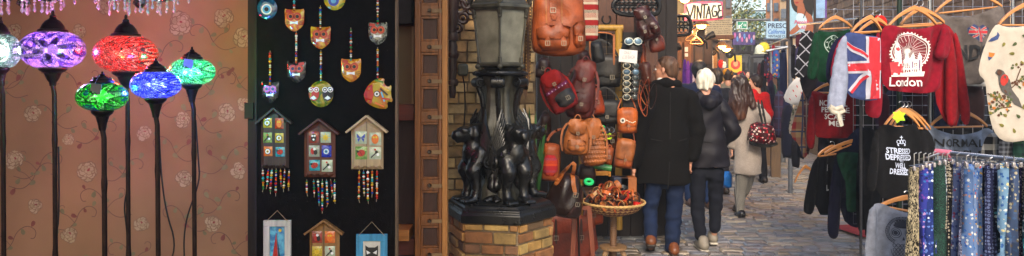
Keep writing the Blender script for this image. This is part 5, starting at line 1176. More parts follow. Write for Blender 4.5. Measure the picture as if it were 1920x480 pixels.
sdfobj('coat_sleeve', arms[:2], wool, root, vox=.010, k=.02, wr=.008, wk=(14, 14, 14), seed=31); sdfobj('coat_sleeve', arms[2:], wool, root, vox=.010, k=.02, wr=.008, wk=(14, 14, 14), seed=32)
sdfobj('coat', ct, wool, root, vox=.011, k=.028, cuts=[((0, 0, zc), (0.03, 0, -1))], wr=.013, wk=(13, 13, 6), seed=3)
sdfobj('coat_collar', conv([('c', (1230, 160, .02), 9, (1246, 155, -.06), 9.5), ('c', (1246, 155, -.06), 9.5, (1268, 159, -.02), 9), ('c', (1230, 160, .02), 9, (1222, 167, .07), 8), ('c', (1268, 159, -.02), 9, (1276, 170, .06), 8)], D), wool, root, vox=.010, k=.02)
sdfobj('shirt_collar', conv([('c', (1240, 151, .0), 8.5, (1258, 151, .0), 8.5)], D), mat('c8c4c0', .8), root, vox=.009)
for nm, pts, r in (('back_seam', [(1252, 172), (1251, 215), (1250, 258)], .0035), ('back_belt', [(1216, 259), (1232, 262), (1250, 263), (1268, 262), (1283, 258)], .0045), ('coat_vent', [(1249, 300), (1247, 330), (1245, 350)], .004)):
    mb = MB().use(mat('0a0908', .95)); tt = [P(x, y, D)+Vector((0, -(math.sqrt(max(.05, 1-((x-1250)/50)**2)))*(.60 if y > 240 else .58)*(38+(y-190)*.10 if y < 260 else 42+(y-260)*.11)*k-.004, 0)) for x, y in pts]; mb.tube(tt, r, 6); mb.build(nm, root)
jn = denim('121e38')
sdfobj('jeans', conv([('c', (1250, 318, 0), 30, (1249, 335, 0), 32, (1, .6, .6)), ('c', (1229, 335, 0), 17, (1221, 395, .05), 13.5), ('c', (1221, 395, .05), 13.5, (1216, 442, -.10), 12), ('c', (1266, 335, 0), 18, (1264, 400, 0), 15), ('c', (1264, 400, 0), 15, (1258, 460, -.04), 13)], D), jn, root, vox=.010, k=.006, wr=.007, wk=(14, 14, 26), seed=4)
bt = mat('6a3a1c', .45, 0, .3, 20)
g1 = P(1215, 475, D); shoe(root, (g1.x-.005, D-.16, .10), (g1.x+.03, D+.05, .015), 0, bt, boot=.0)
g2 = P(1258, 475, D); shoe(root, (g2.x, D-.14, .012), (g2.x+.02, D+.11, .01), 0, bt, boot=.0)
# ---- woman with white hair
D = 6.48; k = D/F
root = thing('person', 'woman with short white hair in a hooded dark plum parka and black jeans', 'person', (P(1325, 0, D).x, D, 0), GP)
hc = P(1323, 156, D)
body = conv([('c', (1325, 205, 0), 26, (1326, 285, 0), 22, (1, .6, 1)), ('c', (1300, 198, 0), 10, (1294, 250, 0), 8), ('c', (1294, 250, 0), 8, (1296, 290, .05), 6), ('c', (1350, 198, 0), 10, (1376, 244, -.03), 8), ('c', (1376, 244, -.03), 8, (1360, 262, .12), 6),
    ('c', (1310, 315, 0), 11, (1308, 395, 0), 9), ('c', (1308, 395, 0), 9, (1312, 448, -.05), 6), ('c', (1342, 315, 0), 11, (1343, 388, .03), 9), ('c', (1343, 388, .03), 9, (1340, 438, .02), 6)], D)+headprims(hc, 25, .95)+hand(P(1296, 292, D)+Vector((0, .05, 0)), (0, 0, -1), 1, .9)+hand(P(1360, 262, D)+Vector((0, .12, 0)), (-.7, .3, -.5), -1, .9)
sdfobj('body', body, skin2, root, vox=.0095, k=.012); head_details(hc, 25, root, .95)
hair(hc, 25, hairm('d4cebc'), root, 1.0, 1.10, cutoff=(.9, -.5, .01), fine=.007, low=-.03)
pk = mat('14111a', .6, 0, .2, 15, .4, 120, spec=.3); zc = P(0, 336, D).z
sdfobj('parka', conv([('c', (1325, 205, 0), 31, (1326, 258, 0), 33, (1, .62, 1)), ('c', (1326, 258, 0), 33, (1331, 345, 0), 46, (1, .6, 1)), ('c', (1302, 197, 0), 14, (1348, 197, 0), 14, (1, .9, .8)),
    ], D), pk, root, vox=.011, k=.025, cuts=[((0, 0, zc), (0.06, 0, -1))], wr=.014, wk=(13, 13, 11), seed=9)
for q_ in ([('c', (1300, 200, 0), 14, (1292, 250, 0), 13), ('c', (1292, 250, 0), 13, (1295, 285, .04), 11)], [('c', (1350, 200, 0), 14, (1376, 244, -.03), 13), ('c', (1376, 244, -.03), 13, (1362, 266, .08), 11)]): sdfobj('parka_sleeve', conv(q_, D), pk, root, vox=.010, k=.02, wr=.009, wk=(16, 16, 16), seed=41)
sdfobj('hood', conv([('c', (1305, 188, -.0), 11, (1325, 192, -.11), 12), ('c', (1325, 192, -.11), 12, (1345, 188, .0), 11), ('c', (1312, 178, -.03), 9, (1338, 178, -.03), 9)], D), pk, root, vox=.010, k=.03, wr=.006, wk=(20, 20, 20))
MB().use(mat('0c0a10', .9)).tube([P(x, y, D)+Vector((0, -.62*r*k-.006, 0)) for x, y, r in ((1300, 262, 24), (1325, 265, 34), (1350, 262, 25))], .004, 6).build('waist_seam', root)
sdfobj('jeans', conv([('c', (1322, 318, 0), 24, (1328, 325, 0), 24, (1, .6, .5)), ('c', (1309, 325, 0), 16, (1308, 395, 0), 12.5), ('c', (1308, 395, 0), 12.5, (1311, 440, -.05), 10.5), ('c', (1342, 325, 0), 16, (1343, 388, .03), 12.5), ('c', (1343, 388, .03), 12.5, (1340, 428, .0), 10.5)], D), denim('10121c'), root, vox=.011, k=.014, wr=.005, wk=(14, 14, 26), seed=5)
tr = mat('7c7468', .6, 0, .2); a = P(1312, 465, D); shoe(root, (a.x, D-.16, .012), (a.x-.01, D+.07, .01), 0, tr, mat('b0a898'), .02); a = P(1339, 465, D); shoe(root, (a.x+.0, D+.02, .035), (a.x+.01, D+.26, .01), 0, tr, mat('b0a898'), .02)
# ---- woman in beige coat
D = 7.9; k = D/F
root = thing('person', 'woman with long brown hair in a pale beige coat, patterned tights and black flats', 'person', (P(1400, 0, D).x, D, 0), GP)
hc = P(1388, 162, D)
body = conv([('c', (1398, 205, 0), 19, (1402, 310, 0), 22, (1, .6, 1)), ('c', (1378, 200, 0), 8, (1370, 240, 0), 6.5), ('c', (1370, 240, 0), 6.5, (1374, 275, .05), 5), ('c', (1416, 202, 0), 8, (1436, 224, -.03), 6.5), ('c', (1436, 224, -.03), 6.5, (1420, 240, .1), 5),
    ('c', (1394, 310, 0), 10, (1389, 360, .02), 8), ('c', (1389, 360, .02), 8, (1384, 398, -.06), 5), ('c', (1410, 310, 0), 10, (1402, 360, .1), 7), ('c', (1402, 360, .1), 7, (1396, 386, .2), 4.5)], D)+headprims(hc, 20, .95)+hand(P(1374, 276, D)+Vector((0, .05, 0)), (0, 0, -1), 1, .85)+hand(P(1420, 240, D)+Vector((0, .1, 0)), (-.6, .2, .3), -1, .85)
sdfobj('body', body, skin2, root, vox=.0105, k=.012); head_details(hc, 20, root, .95)
c2 = lambda x, y, dy: tuple(P(x, y, D)+Vector((0, dy, 0)))
g = G('long_hair'); x, y, z = g.xyz(); nz = g.noise(30, 3, g.n('ShaderNodeMapping', {'Vector': g.tc, 'Scale': (1, 1, .12)}).outputs[0]); hz = g.math('SUBTRACT', 1.55, z)
g.set(Base_Color=g.ramp(g.math('ADD', g.math('MULTIPLY', hz, .9), g.math('MULTIPLY', nz.outputs[0], .5)), [(.25, lin('24140e')), (.55, lin('3c2014')), (.85, lin('7a4a28'))]), Roughness=.45); g.bump(nz.outputs[0], .9, .01)
hair(hc, 20, g.m, root, 1.0, 1.12, cutoff=(.9, -.3, .045), fine=.006, long=[('c', c2(1384, 160, -.05), .085, c2(1382, 190, -.09), .085, (1.15, .7, 1)), ('c', c2(1382, 190, -.09), .085, c2(1381, 216, -.11), .06, (1.25, .6, 1)), ('c', c2(1398, 165, -.04), .05, c2(1408, 200, -.08), .035), ('c', c2(1372, 175, -.05), .05, c2(1368, 212, -.06), .035)])
bg = mat('9c9086', .9, 0, .12, 50, .4, 500, sheen=.08, spec=.2); zc = P(0, 326, D).z
sdfobj('coat', conv([('c', (1398, 208, 0), 24, (1400, 255, 0), 22, (1, .62, 1)), ('c', (1400, 255, 0), 22, (1403, 335, 0), 28, (1, .65, 1)), ('c', (1380, 200, 0), 10, (1414, 200, 0), 11, (1, .9, .8)), ('c', (1378, 202, 0), 10, (1369, 240, 0), 9.5), ('c', (1369, 240, 0), 9.5, (1374, 272, .04), 8.5), ('c', (1416, 204, 0), 12, (1433, 224, -.03), 11), ('c', (1433, 224, -.03), 11, (1420, 240, .08), 9)], D), bg, root, vox=.012, k=.025, cuts=[((0, 0, zc), (0, 0, -1))], wr=.011, wk=(13, 13, 8), seed=12)
g = G('knit_tights'); x, y, z = g.xyz(); a_ = g.math('SINE', g.math('MULTIPLY', g.math('ADD', x, z), 260)); b_ = g.math('SINE', g.math('MULTIPLY', g.math('SUBTRACT', x, z), 260)); g.set(Base_Color=g.mix(g.math('GREATER_THAN', g.math('MULTIPLY', a_, b_), .05), lin('3c3836'), lin('9a9488')), Roughness=.9)
sdfobj('tights', conv([('c', (1394, 312, 0), 13, (1389, 360, .02), 11), ('c', (1389, 360, .02), 11, (1384, 396, -.06), 7), ('c', (1410, 312, 0), 12, (1402, 360, .1), 9), ('c', (1402, 360, .1), 9, (1396, 384, .2), 6)], D), g.m, root, vox=.011, k=.012, wr=.002)
a = P(1385, 408, D); shoe(root, (a.x, D-.1, .012), (a.x+.03, D+.1, .008), 0, mat('141216', .3), boot=-.03); a = P(1396, 400, D); shoe(root, (a.x, D+.2, .03), (a.x+.02, D+.4, .008), 0, mat('141216', .3), boot=-.03)
b = Bag('shoulder_bag', 'red floral shoulder bag carried by the woman in the beige coat', 'bag', 1429, 251, 54, 46, 7.75, 8, group=None); bdy = b.part('body', [(-.42, -.45), (.3, -.5), (.5, .1), (.52, .32), (.1, .5), (-.48, .46), (-.5, 0)], pattern('floral', ['3c0c14', 'c83c44', 'e8b0a8', 'b01c28', '2c4430', 'e0d8cc', '8c1828'], 1.25, .35), .09, .08, fold=.012, step=.025)
b.part('base_panel', [(-.47, .34), (.1, .42), (.53, .2), (.52, .38), (.1, .56), (-.46, .5)], blk, .02, .02, bdy, .004)
for dx in (0, .12): b.strap('strap', [(-.15+dx, -.4), (-.30+dx, -.9), (-.42+dx, -1.35)], 4, blk, None, .10)
MB().use(bg).tube([P(1400, 262, 7.75)+Vector((0, -.06, 0)), P(1397, 290, 7.75)+Vector((0, -.08, 0))], .003, 5).build('pleat', root)
# ---- the others further on
def walker(label, x, top, D, coat, hairc, yaw=0, hat=None, hem=.42, trouser='1c2030', cw=1.0, long=False, sway=1, coatm=None, shoes='1c1410', lean=0):
    gy = HY+CH*F/D; H = (gy-top)*D/F; s = H/1.72; cx = P(x, 0, D).x; root = thing('person', label, 'person', (cx, D, 0), GP); q = lambda a, b, c: (cx+a*s, D+b*s, c*s)
    hc = Vector(q(0, 0, 1.585)); st = .13*sway
    pr = [('c', q(0, 0, 1.28), .145*s, q(0, 0, .92), .13*s, (1, .6, 1)), ('c', q(-.17, 0, 1.38), .05*s, q(-.22, 0, 1.1), .04*s), ('c', q(-.22, 0, 1.1), .04*s, q(-.21, .06, .86), .03*s), ('c', q(.17, 0, 1.38), .05*s, q(.22, 0, 1.1), .04*s), ('c', q(.22, 0, 1.1), .04*s, q(.21, .06, .86), .03*s),
          ('c', q(-.09, 0, .86), .085*s, q(-.09, st*.6, .47), .055*s), ('c', q(-.09, st*.6, .47), .055*s, q(-.09, st*.4, .09), .038*s), ('c', q(.09, 0, .86), .085*s, q(.09, -st*.2, .47), .055*s), ('c', q(.09, -st*.2, .47), .055*s, q(.09, -st, .09), .038*s)]
    pr += headprims(hc, yaw, s*.98)+hand(q(-.21, .06, .86), (0, 0, -1), 1, s)+hand(q(.21, .06, .86), (0, 0, -1), -1, s)
    sdfobj('body', pr, skin2, root, vox=.013, k=.012); 
    if D < 13: head_details(hc, yaw, root, s*.98)
    f, l, u = frame3(yaw)
    lg = [('c', tuple(hc-f*.05), .085*s, tuple(hc-f*.08-u*.18), .07*s)] if long else None
    hair(hc, yaw, hairm(hairc), root, s, 1.13, long=lg, fine=.004, cutoff=(.9, -.45, .03))
    if hat: sdfobj('hat', [('e', tuple(hc-f*.01*s+u*.06*s), (.1*s, .1*s, .085*s)), ('c', tuple(hc-f*.03*s+u*.03*s), .088*s, tuple(hc+f*.02*s+u*.045*s), .088*s)], mat(hat, .9, 0, .2), root, vox=.012, cuts=[(tuple(hc+u*.012), (0, 0, -1))])
    cm = coatm or fabric(coat)
    sdfobj('coat', [('c', q(0, 0, 1.27), .18*s*cw, q(0, 0, 1.0), .175*s*cw, (1, .62, 1)), ('c', q(0, 0, 1.0), .175*s*cw, q(0, 0, 1.72*hem), .2*s*cw, (1, .62, 1)), ('c', q(-.15*cw, 0, 1.37), .075*s, q(.15*cw, 0, 1.37), .075*s, (1, .9, .8)), ('c', q(0, 0, 1.4), .07*s, q(0, 0, 1.43), .065*s),
        ('c', q(-.17*cw, 0, 1.37), .07*s, q(-.23*cw, 0, 1.1), .062*s), ('c', q(-.23*cw, 0, 1.1), .062*s, q(-.21*cw, .05, .88), .052*s), ('c', q(.17*cw, 0, 1.37), .07*s, q(.23*cw, 0, 1.1), .062*s), ('c', q(.23*cw, 0, 1.1), .062*s, q(.21*cw, .05, .88), .052*s)], cm, root, vox=.014, k=.03, cuts=[(q(0, 0, 1.72*hem), (0, 0, -1))], wr=.009, wk=(11, 11, 9), seed=int(x))
    sdfobj('trousers', [('c', q(-.09, 0, .86), .1*s, q(-.09, st*.6, .47), .08*s), ('c', q(-.09, st*.6, .47), .08*s, q(-.09, st*.4, .12), .068*s), ('c', q(.09, 0, .86), .1*s, q(.09, -st*.2, .47), .08*s), ('c', q(.09, -st*.2, .47), .08*s, q(.09, -st, .12), .068*s)], denim(trouser), root, vox=.014, k=.012, wr=.005)
    shoe(root, q(-.09, st*.4-.08, .012), q(-.09, st*.4+.14, .01), 0, mat(shoes, .4)); shoe(root, q(.09, -st-.08, .012), q(.09, -st+.14, .01), 0, mat(shoes, .4)); return root
walker('man with black hair in a navy jacket walking ahead of the white haired woman', 1311, 113, 8.5, '141c34', '0c0a0a', 10, trouser='1c2c4c', cw=1.12, hem=.5, shoes='4a2a14')
walker('person with dark hair in a black and navy jacket beside the navy jacket man', 1341, 128, 9.6, '10141e', '14100e', -15, trouser='1a1a22', cw=1.0, hem=.5)
walker('woman with dark bobbed hair in a bright red jacket, face turned sideways', 1415, 139, 10.6, 'a81418', '1a0c0a', -75, cw=.95, trouser='16161c', long=False)
walker('person in a mustard knitted hat and speckled grey jacket', 1364, 129, 13.6, '6a6458', '2a1c14', 5, hat='c08014', cw=1.05, trouser='1c1c24')
walker('person in a red woollen hat in the crowd past the mustard hat', 1389, 134, 18, '2c3444', '1a1410', 0, hat='b01818')
walker('person with dark hair and a dark blue coat between the two knitted hats', 1376, 136, 15.5, '1c2434', '14100e', 170)
walker('person in a yellow high visibility jacket far down the street', 1400, 131, 21, 'a8b818', '2a1c14', 160)
walker('person in a fluorescent green vest at the end of the crowd', 1383, 132, 23, '8cc020', '2a1c14', 20)
walker('person in a grey coat far off beside the fluorescent vests', 1431, 134, 22, '3c3c40', '2a1c14', 0)
walker('person in a black coat partly behind the red jacket woman', 1428, 138, 16, '121218', '14100e', 10)
for lab, x, t, D_, c, hc_, yw in (('person in a camel coat among the far crowd', 1372, 134, 19, '8c6c4c', '2a1c14', 0), ('person in a pale blue jacket far along the street', 1406, 136, 24, '6c8ca8', '1c1410', 20), ('person in a plum coat just past the red jacket woman', 1421, 137, 19.5, '4c2840', '14100e', -20), ('person in a white top at the far end of the crowd', 1394, 135, 25, 'b8b4ac', '3a281c', 0), ('person in a dark green parka near the far stalls', 1438, 138, 18, '24382c', '1a1410', 30), ('person with fair hair in a grey hooded top beyond the mustard hat', 1356, 136, 17, '54565c', '9c7c4c', 10)): walker(lab, x, t, D_, c, hc_, yw)
pb = Pl(1366, 8.2); s = Surf(pb, [(1354, 322), (1372, 320), (1374, 350), (1366, 354), (1352, 350)], .05, .05, fold=.01); mb = MB().use(mat('0c5ca8', .35)); s.mesh(mb, .03); mb.build('carrier_bag', None, 'bright blue plastic carrier bag beyond the parka hem', 'bag')
# ================================================================ clothes stalls on the other side
GC = 'clothes hung on the market stall'; GH = 'wooden hangers on the clothes stall'
hw_ = wood('b8793c', .35, .2, True, coat=.3)
def hanger(label, ax, ay, x0, y0, x1, y1, D, yaw=0, dd=0.0, hook=14, bar=True, group=GH, m=None):
    pl = Pl(ax, D, yaw); k = D/F; root = thing('clothes_hanger', label, 'hanger', pl.p(ax, (y0+y1)/2, dd), group); mb = MB().use(m or hw_)
    def arm(xe, ye):
        return [pl.p(ax+(xe-ax)*t, ay+(ye-ay)*(t**1.35)*(1-.12*math.sin(t*math.pi)), dd) for t in [i/8 for i in range(9)]]
    pts = arm(x0, y0)[::-1]+arm(x1, y1)[1:]; n = len(pts); vs = []; fs = []
    for i, p in enumerate(pts):
        t = abs(i-(n-1)/2)/((n-1)/2); hh = (.010+.007*(1-t))*1.0; th = .006+.004*t
        for sx, sz in ((-1, -1), (1, -1), (1, 1), (-1, 1)): vs.append(p+pl.n*(sx*th)+Vector((0, 0, sz*hh*.85)))
    for i in range(n-1):
        for j in range(4): j2 = (j+1) % 4; fs.append((i*4+j, (i+1)*4+j, (i+1)*4+j2, i*4+j2))
    fs += [(0, 1, 2, 3), tuple((n-1)*4+j for j in (3, 2, 1, 0))]; mb.add(vs, fs); mb.build('shoulder_bar', root, bevel=.003, smooth=40)
    if bar: MB().use(m or hw_).tube([pl.p(x0+(ax-x0)*.12, y0+1, dd), pl.p(x1+(ax-x1)*.12, y1+1, dd)], .006, 8).build('cross_bar', root)
    a = pl.p(ax, ay-2, dd); r = .018; mb = MB().use(steel); c = a+Vector((0, 0, hook*k-r)); mb.tube([a, a+Vector((0, 0, hook*k*.3)), c-Vector((0, 0, r))]+[c+pl.r*(math.sin(t)*r)-Vector((0, 0, math.cos(t)*r)) for t in [i*.45 for i in range(1, 10)]], .0022, 6); mb.build('hook', root)
    return root
def gar(name, label, cat, outline, D, m, yaw=0, thick=.008, fold=.021, sleeves=(), dd=0.0, seed=1, group=GC, fk=(44, 14), step=.016, rim=.016, smooth=1):
    cx = sum(p[0] for p in outline)/len(outline); cy = max(p[1] for p in outline); pl = Pl(cx, D, yaw)
    root = thing(name, label, cat, pl.p(cx, cy), group)
    f = Surf(pl, outline, thick, rim or thick*1.6, fold, fk, seed, off=dd, smooth=smooth); mb = MB().use(m); f.mesh(mb, step); mb.build('body', root, smooth=80)
    for i, s_ in enumerate(sleeves):
        o, off = (s_ if isinstance(s_, tuple) and isinstance(s_[0], list) else (s_, .02)); g_ = Surf(pl, o, .016, .026, fold*.9, (60, 9), seed+i+5, off=dd+off, smooth=2); mb = MB().use(m); g_.mesh(mb, step); mb.build('sleeve', root, smooth=80)
    f.root = root; return f
wht = mat('d8d4d0', .8, 0, .08, bump=0); redc = fabric('780a1e'); print_red = mat('b83038', .8, bump=0); nvy = mat('24305c', .85, bump=0); blkp = mat('1c1c1e', .85, bump=0)
# ---- red London sweater
f = gar('red_sweater', 'cherry red cropped sweater printed with a big wheel and the word London', 'sweater', [(1655, 50), (1672, 46), (1690, 52), (1715, 55), (1740, 52), (1760, 44), (1770, 52), (1768, 100), (1766, 140), (1762, 170), (1735, 176), (1700, 173), (1656, 168), (1651, 120), (1650, 75)], 4.15, redc, yaw=4,
    sleeves=[([(1656, 50), (1646, 70), (1637, 115), (1629, 180), (1626, 212), (1640, 222), (1657, 222), (1661, 190), (1660, 150), (1655, 100)], -.03), ([(1762, 46), (1774, 54), (1776, 84), (1768, 115), (1742, 110), (1750, 84)], .035)], seed=3)
mb = MB(); cx, cy = 1702, 96; F_ = f
decal_ring(mb, F_, cx, cy, 34, 2.2, wht, 40); decal_ring(mb, F_, cx, cy, 30, .8, wht, 40); decal(mb, F_, ell(cx, cy, 29.5, n=32), mat('6c1824', .85), .0015, .02)
for i in range(36): a = i*math.pi/18; decal(mb, F_, ell(cx+35*math.cos(a), cy+35*math.sin(a), 1.5, n=6), wht, .003, .1)
for i in range(28): a = i*math.pi/14; decal(mb, F_, seg(cx, cy, cx+30*math.cos(a), cy+30*math.sin(a), .55), wht, .003, .03)
decal(mb, F_, ell(cx, cy, 5, n=12), wht, .0038, .1)
decal(mb, F_, [(cx-1, cy), (cx+1, cy), (cx+10, cy+38), (cx+7, cy+38), (cx, cy+10), (cx-7, cy+38), (cx-10, cy+38)], wht, .0040, .03)
decal(mb, F_, [(1679, 64), (1682, 78), (1685, 82), (1684, 110), (1686, 124), (1672, 124), (1674, 110), (1673, 82), (1676, 78)], wht, .0042, .03); decal(mb, F_, ell(1679, 92, 3.4, n=10), print_red, .005, .1); decal_ring(mb, F_, 1679, 92, 4, .8, blkp, 12, off=.0054)
for q in (98, 104, 110): decal(mb, F_, seg(1675, q, 1683, q, .8), print_red, .005, .1)
decal(mb, F_, [(1667, 117), (1688, 115), (1690, 140), (1668, 141)], print_red, .0050, .03)
for q in (120, 129): decal(mb, F_, [(1669, q), (1687, q-1), (1687, q+4), (1669, q+5)], wht, .0056, .05)
decal(mb, F_, ell(1673, 139, 2.4, n=8), wht, .006, .1); decal(mb, F_, ell(1684, 138, 2.4, n=8), wht, .006, .1)
decal(mb, F_, [(1690, 113), (1705, 108), (1722, 112), (1722, 118), (1690, 119)], wht, .0048, .03)
for i in range(8): decal(mb, F_, seg(1692+i*4, 119, 1692+i*4, 137, 1.5), wht, .0047, .05)
decal(mb, F_, [(1690, 128), (1722, 127), (1722, 130), (1690, 131)], wht, .005, .05); decal(mb, F_, [(1668, 138), (1728, 134), (1726, 143), (1668, 144)], wht, .0044, .03)
for x in (1711, 1721): decal(mb, F_, [(x-3, 140), (x-3, 106), (x, 98), (x+3, 106), (x+3, 140)], wht, .0046, .04); decal(mb, F_, seg(x, 112, x, 134, 1.8), mat('705078'), .0052, .05)
text(mb, F_, 'London', 1665, 145, 1723, 162, wht, .015, .008)
mb.build('printed_picture', f.root, smooth=0)
hanger('hanger holding the cherry red wheel print sweater', 1717, 14, 1666, 50, 1758, 46, 4.17, 4, -.01)
hanger('hanger just behind the red sweater hanger', 1728, 16, 1690, 46, 1772, 42, 4.28, 4, -.01)
gar('red_sweater', 'plain dark red sweater with long limp sleeves behind the wheel print one', 'sweater', [(1765, 42), (1785, 52), (1797, 85), (1800, 112), (1803, 150), (1800, 235), (1775, 238), (1750, 180), (1752, 60)], 4.32, fabric('840f1a'), fold=.014, seed=7,
    sleeves=[([(1768, 56), (1780, 80), (1786, 140), (1787, 215), (1778, 240), (1766, 232), (1764, 160), (1766, 100)], .05), ([(1784, 52), (1797, 80), (1806, 140), (1819, 228), (1800, 238), (1792, 170), (1788, 110)], .02)])
# ---- union jack sweater
ujg = fabric('34406c')
f = gar('flag_sweater', 'cropped sweater with a faded red, white and blue flag across its front and grey sleeves', 'sweater', [(1582, 63), (1600, 60), (1625, 66), (1644, 68), (1652, 74), (1652, 130), (1651, 186), (1625, 190), (1587, 180), (1580, 140), (1577, 95)], 4.02, ujg, yaw=6, sleeves=[([(1583, 64), (1571, 72), (1560, 105), (1552, 150), (1545, 200), (1549, 211), (1572, 214), (1580, 195), (1586, 150), (1582, 100)], .03)], seed=11)
sl = [o for o in f.root.children if o.name.startswith('sleeve')][0]; sl.data.materials.clear(); sl.data.materials.append(fabric('8a90a4'))
for h, W1, W2, of in ((wht, 8, 11, 0), (mat('b82430', .85), 4.5, 8, .0015)):
    pass
rd = mat('b0202c', .85, 0, .12); wh2 = mat('a8a8b4', .85, 0, .1); mb = MB()
def clipx(poly): return poly
decal(mb, f, seg(1581, 80, 1628, 110, 10), wh2, .002); decal(mb, f, seg(1581, 78, 1626, 107, 5), rd, .004)
decal(mb, f, seg(1592, 172, 1622, 138, 9), wh2, .002); decal(mb, f, seg(1594, 174, 1622, 142, 5), rd, .004)
decal(mb, f, [(1580, 116), (1650, 113), (1650, 137), (1581, 138)], wh2, .003); decal(mb, f, [(1621, 68), (1649, 71), (1650, 184), (1621, 186)], wh2, .0032)
decal(mb, f, [(1580, 120), (1650, 117), (1650, 132), (1581, 134)], rd, .0048); decal(mb, f, [(1627, 69), (1647, 71), (1648, 184), (1628, 186)], rd, .005)
mb.build('flag_print', f.root, smooth=0)
mb = MB().use(fabric('b8b0a0')); pl = Pl(1568, 3.92); k = 3.92/F
mb.tube([pl.p(1556, 200), pl.p(1566, 205), pl.p(1578, 201), pl.p(1582, 208), pl.p(1572, 213), pl.p(1560, 209), pl.p(1556, 201)], [.014]*7, 8); mb.tube([pl.p(1572, 208), pl.p(1574, 222), pl.p(1578, 236)], [.02, .024, .02], 8, flat=.5); mb.build('knotted_cuff', f.root)
hanger('light wooden hanger in the flag print sweater', 1632, 32, 1596, 60, 1652, 58, 4.05, 6)
hanger('darker wooden hanger doubled behind the flag sweater', 1646, 36, 1608, 62, 1668, 56, 4.62, 6)
gar('navy_sweater', 'navy sweater squeezed between the green top and the flag sweater', 'sweater', [(1614, 36), (1625, 42), (1640, 60), (1600, 90), (1585, 160), (1560, 165), (1548, 150), (1550, 110), (1562, 76), (1590, 62)], 4.75, fabric('141430'), seed=13)
gar('crimson_sweater', 'thin slice of a crimson sweater beside the grey sleeve of the flag sweater', 'sweater', [(1600, 60), (1575, 70), (1563, 100), (1556, 135), (1562, 160), (1580, 150), (1600, 90)], 4.66, fabric('7c0c28'), seed=14)
gar('dark_hoodie', 'black hoodie with red lettering behind the flag sweater hanger', 'hoodie', [(1596, 40), (1625, 28), (1655, 30), (1664, 42), (1662, 75), (1610, 78)], 4.85, fabric('141216'), seed=15)
gar('scarlet_shirt', 'bright scarlet collar showing above the flag sweater hanger', 'top', [(1640, 29), (1655, 28), (1663, 36), (1664, 48), (1655, 50), (1642, 40)], 4.72, fabric('c41c14'), seed=16)
# ---- green top
f = gar('green_sweater', 'bottle green sweater with a pale round badge print', 'sweater', [(1530, 56), (1550, 60), (1575, 59), (1596, 53), (1604, 66), (1596, 110), (1590, 150), (1560, 156), (1528, 152), (1526, 100)], 5.1, fabric('0c3420'), sleeves=[([(1532, 56), (1522, 66), (1516, 100), (1510, 140), (1514, 150), (1530, 150), (1534, 110)], .02)], seed=17)
mb = MB(); pr_ = mat('98a8a0', .85); decal_ring(mb, f, 1562, 84, 17, 1.6, pr_, 26, ry=18); decal_ring(mb, f, 1562, 84, 11, 1.0, pr_, 22); 
for i in range(9): a = i*.698; decal(mb, f, ell(1562+13*math.cos(a), 84+14*math.sin(a), 1.6, n=6), pr_, .003, .1)
decal(mb, f, [(1556, 90), (1556, 80), (1562, 76), (1568, 80), (1568, 90)], pr_, .003, .05); mb.build('badge_print', f.root, smooth=0)
hanger('pale hanger holding the bottle green sweater', 1566, 32, 1535, 54, 1597, 51, 5.1)
# ---- grey LONDON tee
f = gar('sleeveless_shirt', 'heather grey sleeveless top with a flag heart and the capital letters LONDON', 'top', [(1748, 22), (1770, 28), (1795, 33), (1825, 30), (1852, 20), (1880, 8), (1886, 36), (1868, 66), (1856, 120), (1850, 158), (1805, 158), (1760, 158), (1752, 90)], 4.5, fabric('5c5450'), seed=21)
mb = MB(); hx, hy = 1833, 62
heart = [(hx, hy+19), (hx-20, hy+2), (hx-22, hy-9), (hx-13, hy-16), (hx-3, hy-12), (hx, hy-8), (hx+3, hy-12), (hx+13, hy-16), (hx+22, hy-9), (hx+20, hy+2)]
decal(mb, f, heart, nvy, .002); 
for a in ((hx-18, hy-11, hx+14, hy+8), (hx+18, hy-11, hx-14, hy+8)): decal(mb, f, seg(*a, 5), mat('8c8480'), .003); decal(mb, f, seg(*a, 2.4), rd, .0036)
decal(mb, f, seg(hx-20, hy-2, hx+20, hy-2, 9), mat('8c8480'), .0042); decal(mb, f, seg(hx, hy-10, hx, hy+17, 9), mat('8c8480'), .0044); decal(mb, f, seg(hx-20, hy-2, hx+20, hy-2, 5), rd, .0048); decal(mb, f, seg(hx, hy-10, hx, hy+17, 5), rd, .005)
text(mb, f, 'LONDON', 1762, 84, 1872, 114, blkp, .03, .012); mb.build('printed_picture', f.root, smooth=0)
s2 = Surf(Pl(1810, 4.56), [(1775, 148), (1848, 150), (1850, 162), (1775, 160)], .01, .01, .003, smooth=0); mb = MB().use(fabric('a8a4a0')); s2.mesh(mb, .03); mb.build('lining_hem', f.root)
hanger('wide hanger spreading the grey heart print top, cut by the top of the scene', 1815, -16, 1752, 24, 1878, 12, 4.52)
# ---- bird top
f = gar('bird_print_shirt', 'cream batwing top printed with a robin, leaves and small birds', 'top', [(1869, 44), (1883, 50), (1902, 52), (1925, 48), (1950, 44), (1975, 60), (1990, 130), (1965, 160), (1960, 250), (1930, 262), (1890, 268), (1868, 256), (1856, 225), (1850, 180), (1848, 152), (1834, 138), (1838, 112), (1848, 82), (1858, 58)], 4.0, fabric('b4aa9c', .06), seed=23, fold=.009)
mb = MB(); mm = {k_: mat(v, .85, 0, .3, 60) for k_, v in dict(br='4c2c18', gr='3c4820', ol='6a6424', rd='a8281c', bl='2c3c68', or_='a86420', gy='484440').items()}; rg = random.Random(4)
decal(mb, f, [(1866, 130), (1872, 130), (1880, 133), (1892, 150), (1896, 168), (1908, 185), (1914, 203), (1900, 196), (1888, 180), (1876, 172), (1870, 158), (1868, 142), (1862, 137)], mm['gy'], .003); decal(mb, f, ell(1881, 150, 8, 11, rot=20), mm['rd'], .004)
decal(mb, f, ell(1871, 136, 5.5), mm['br'], .0045)
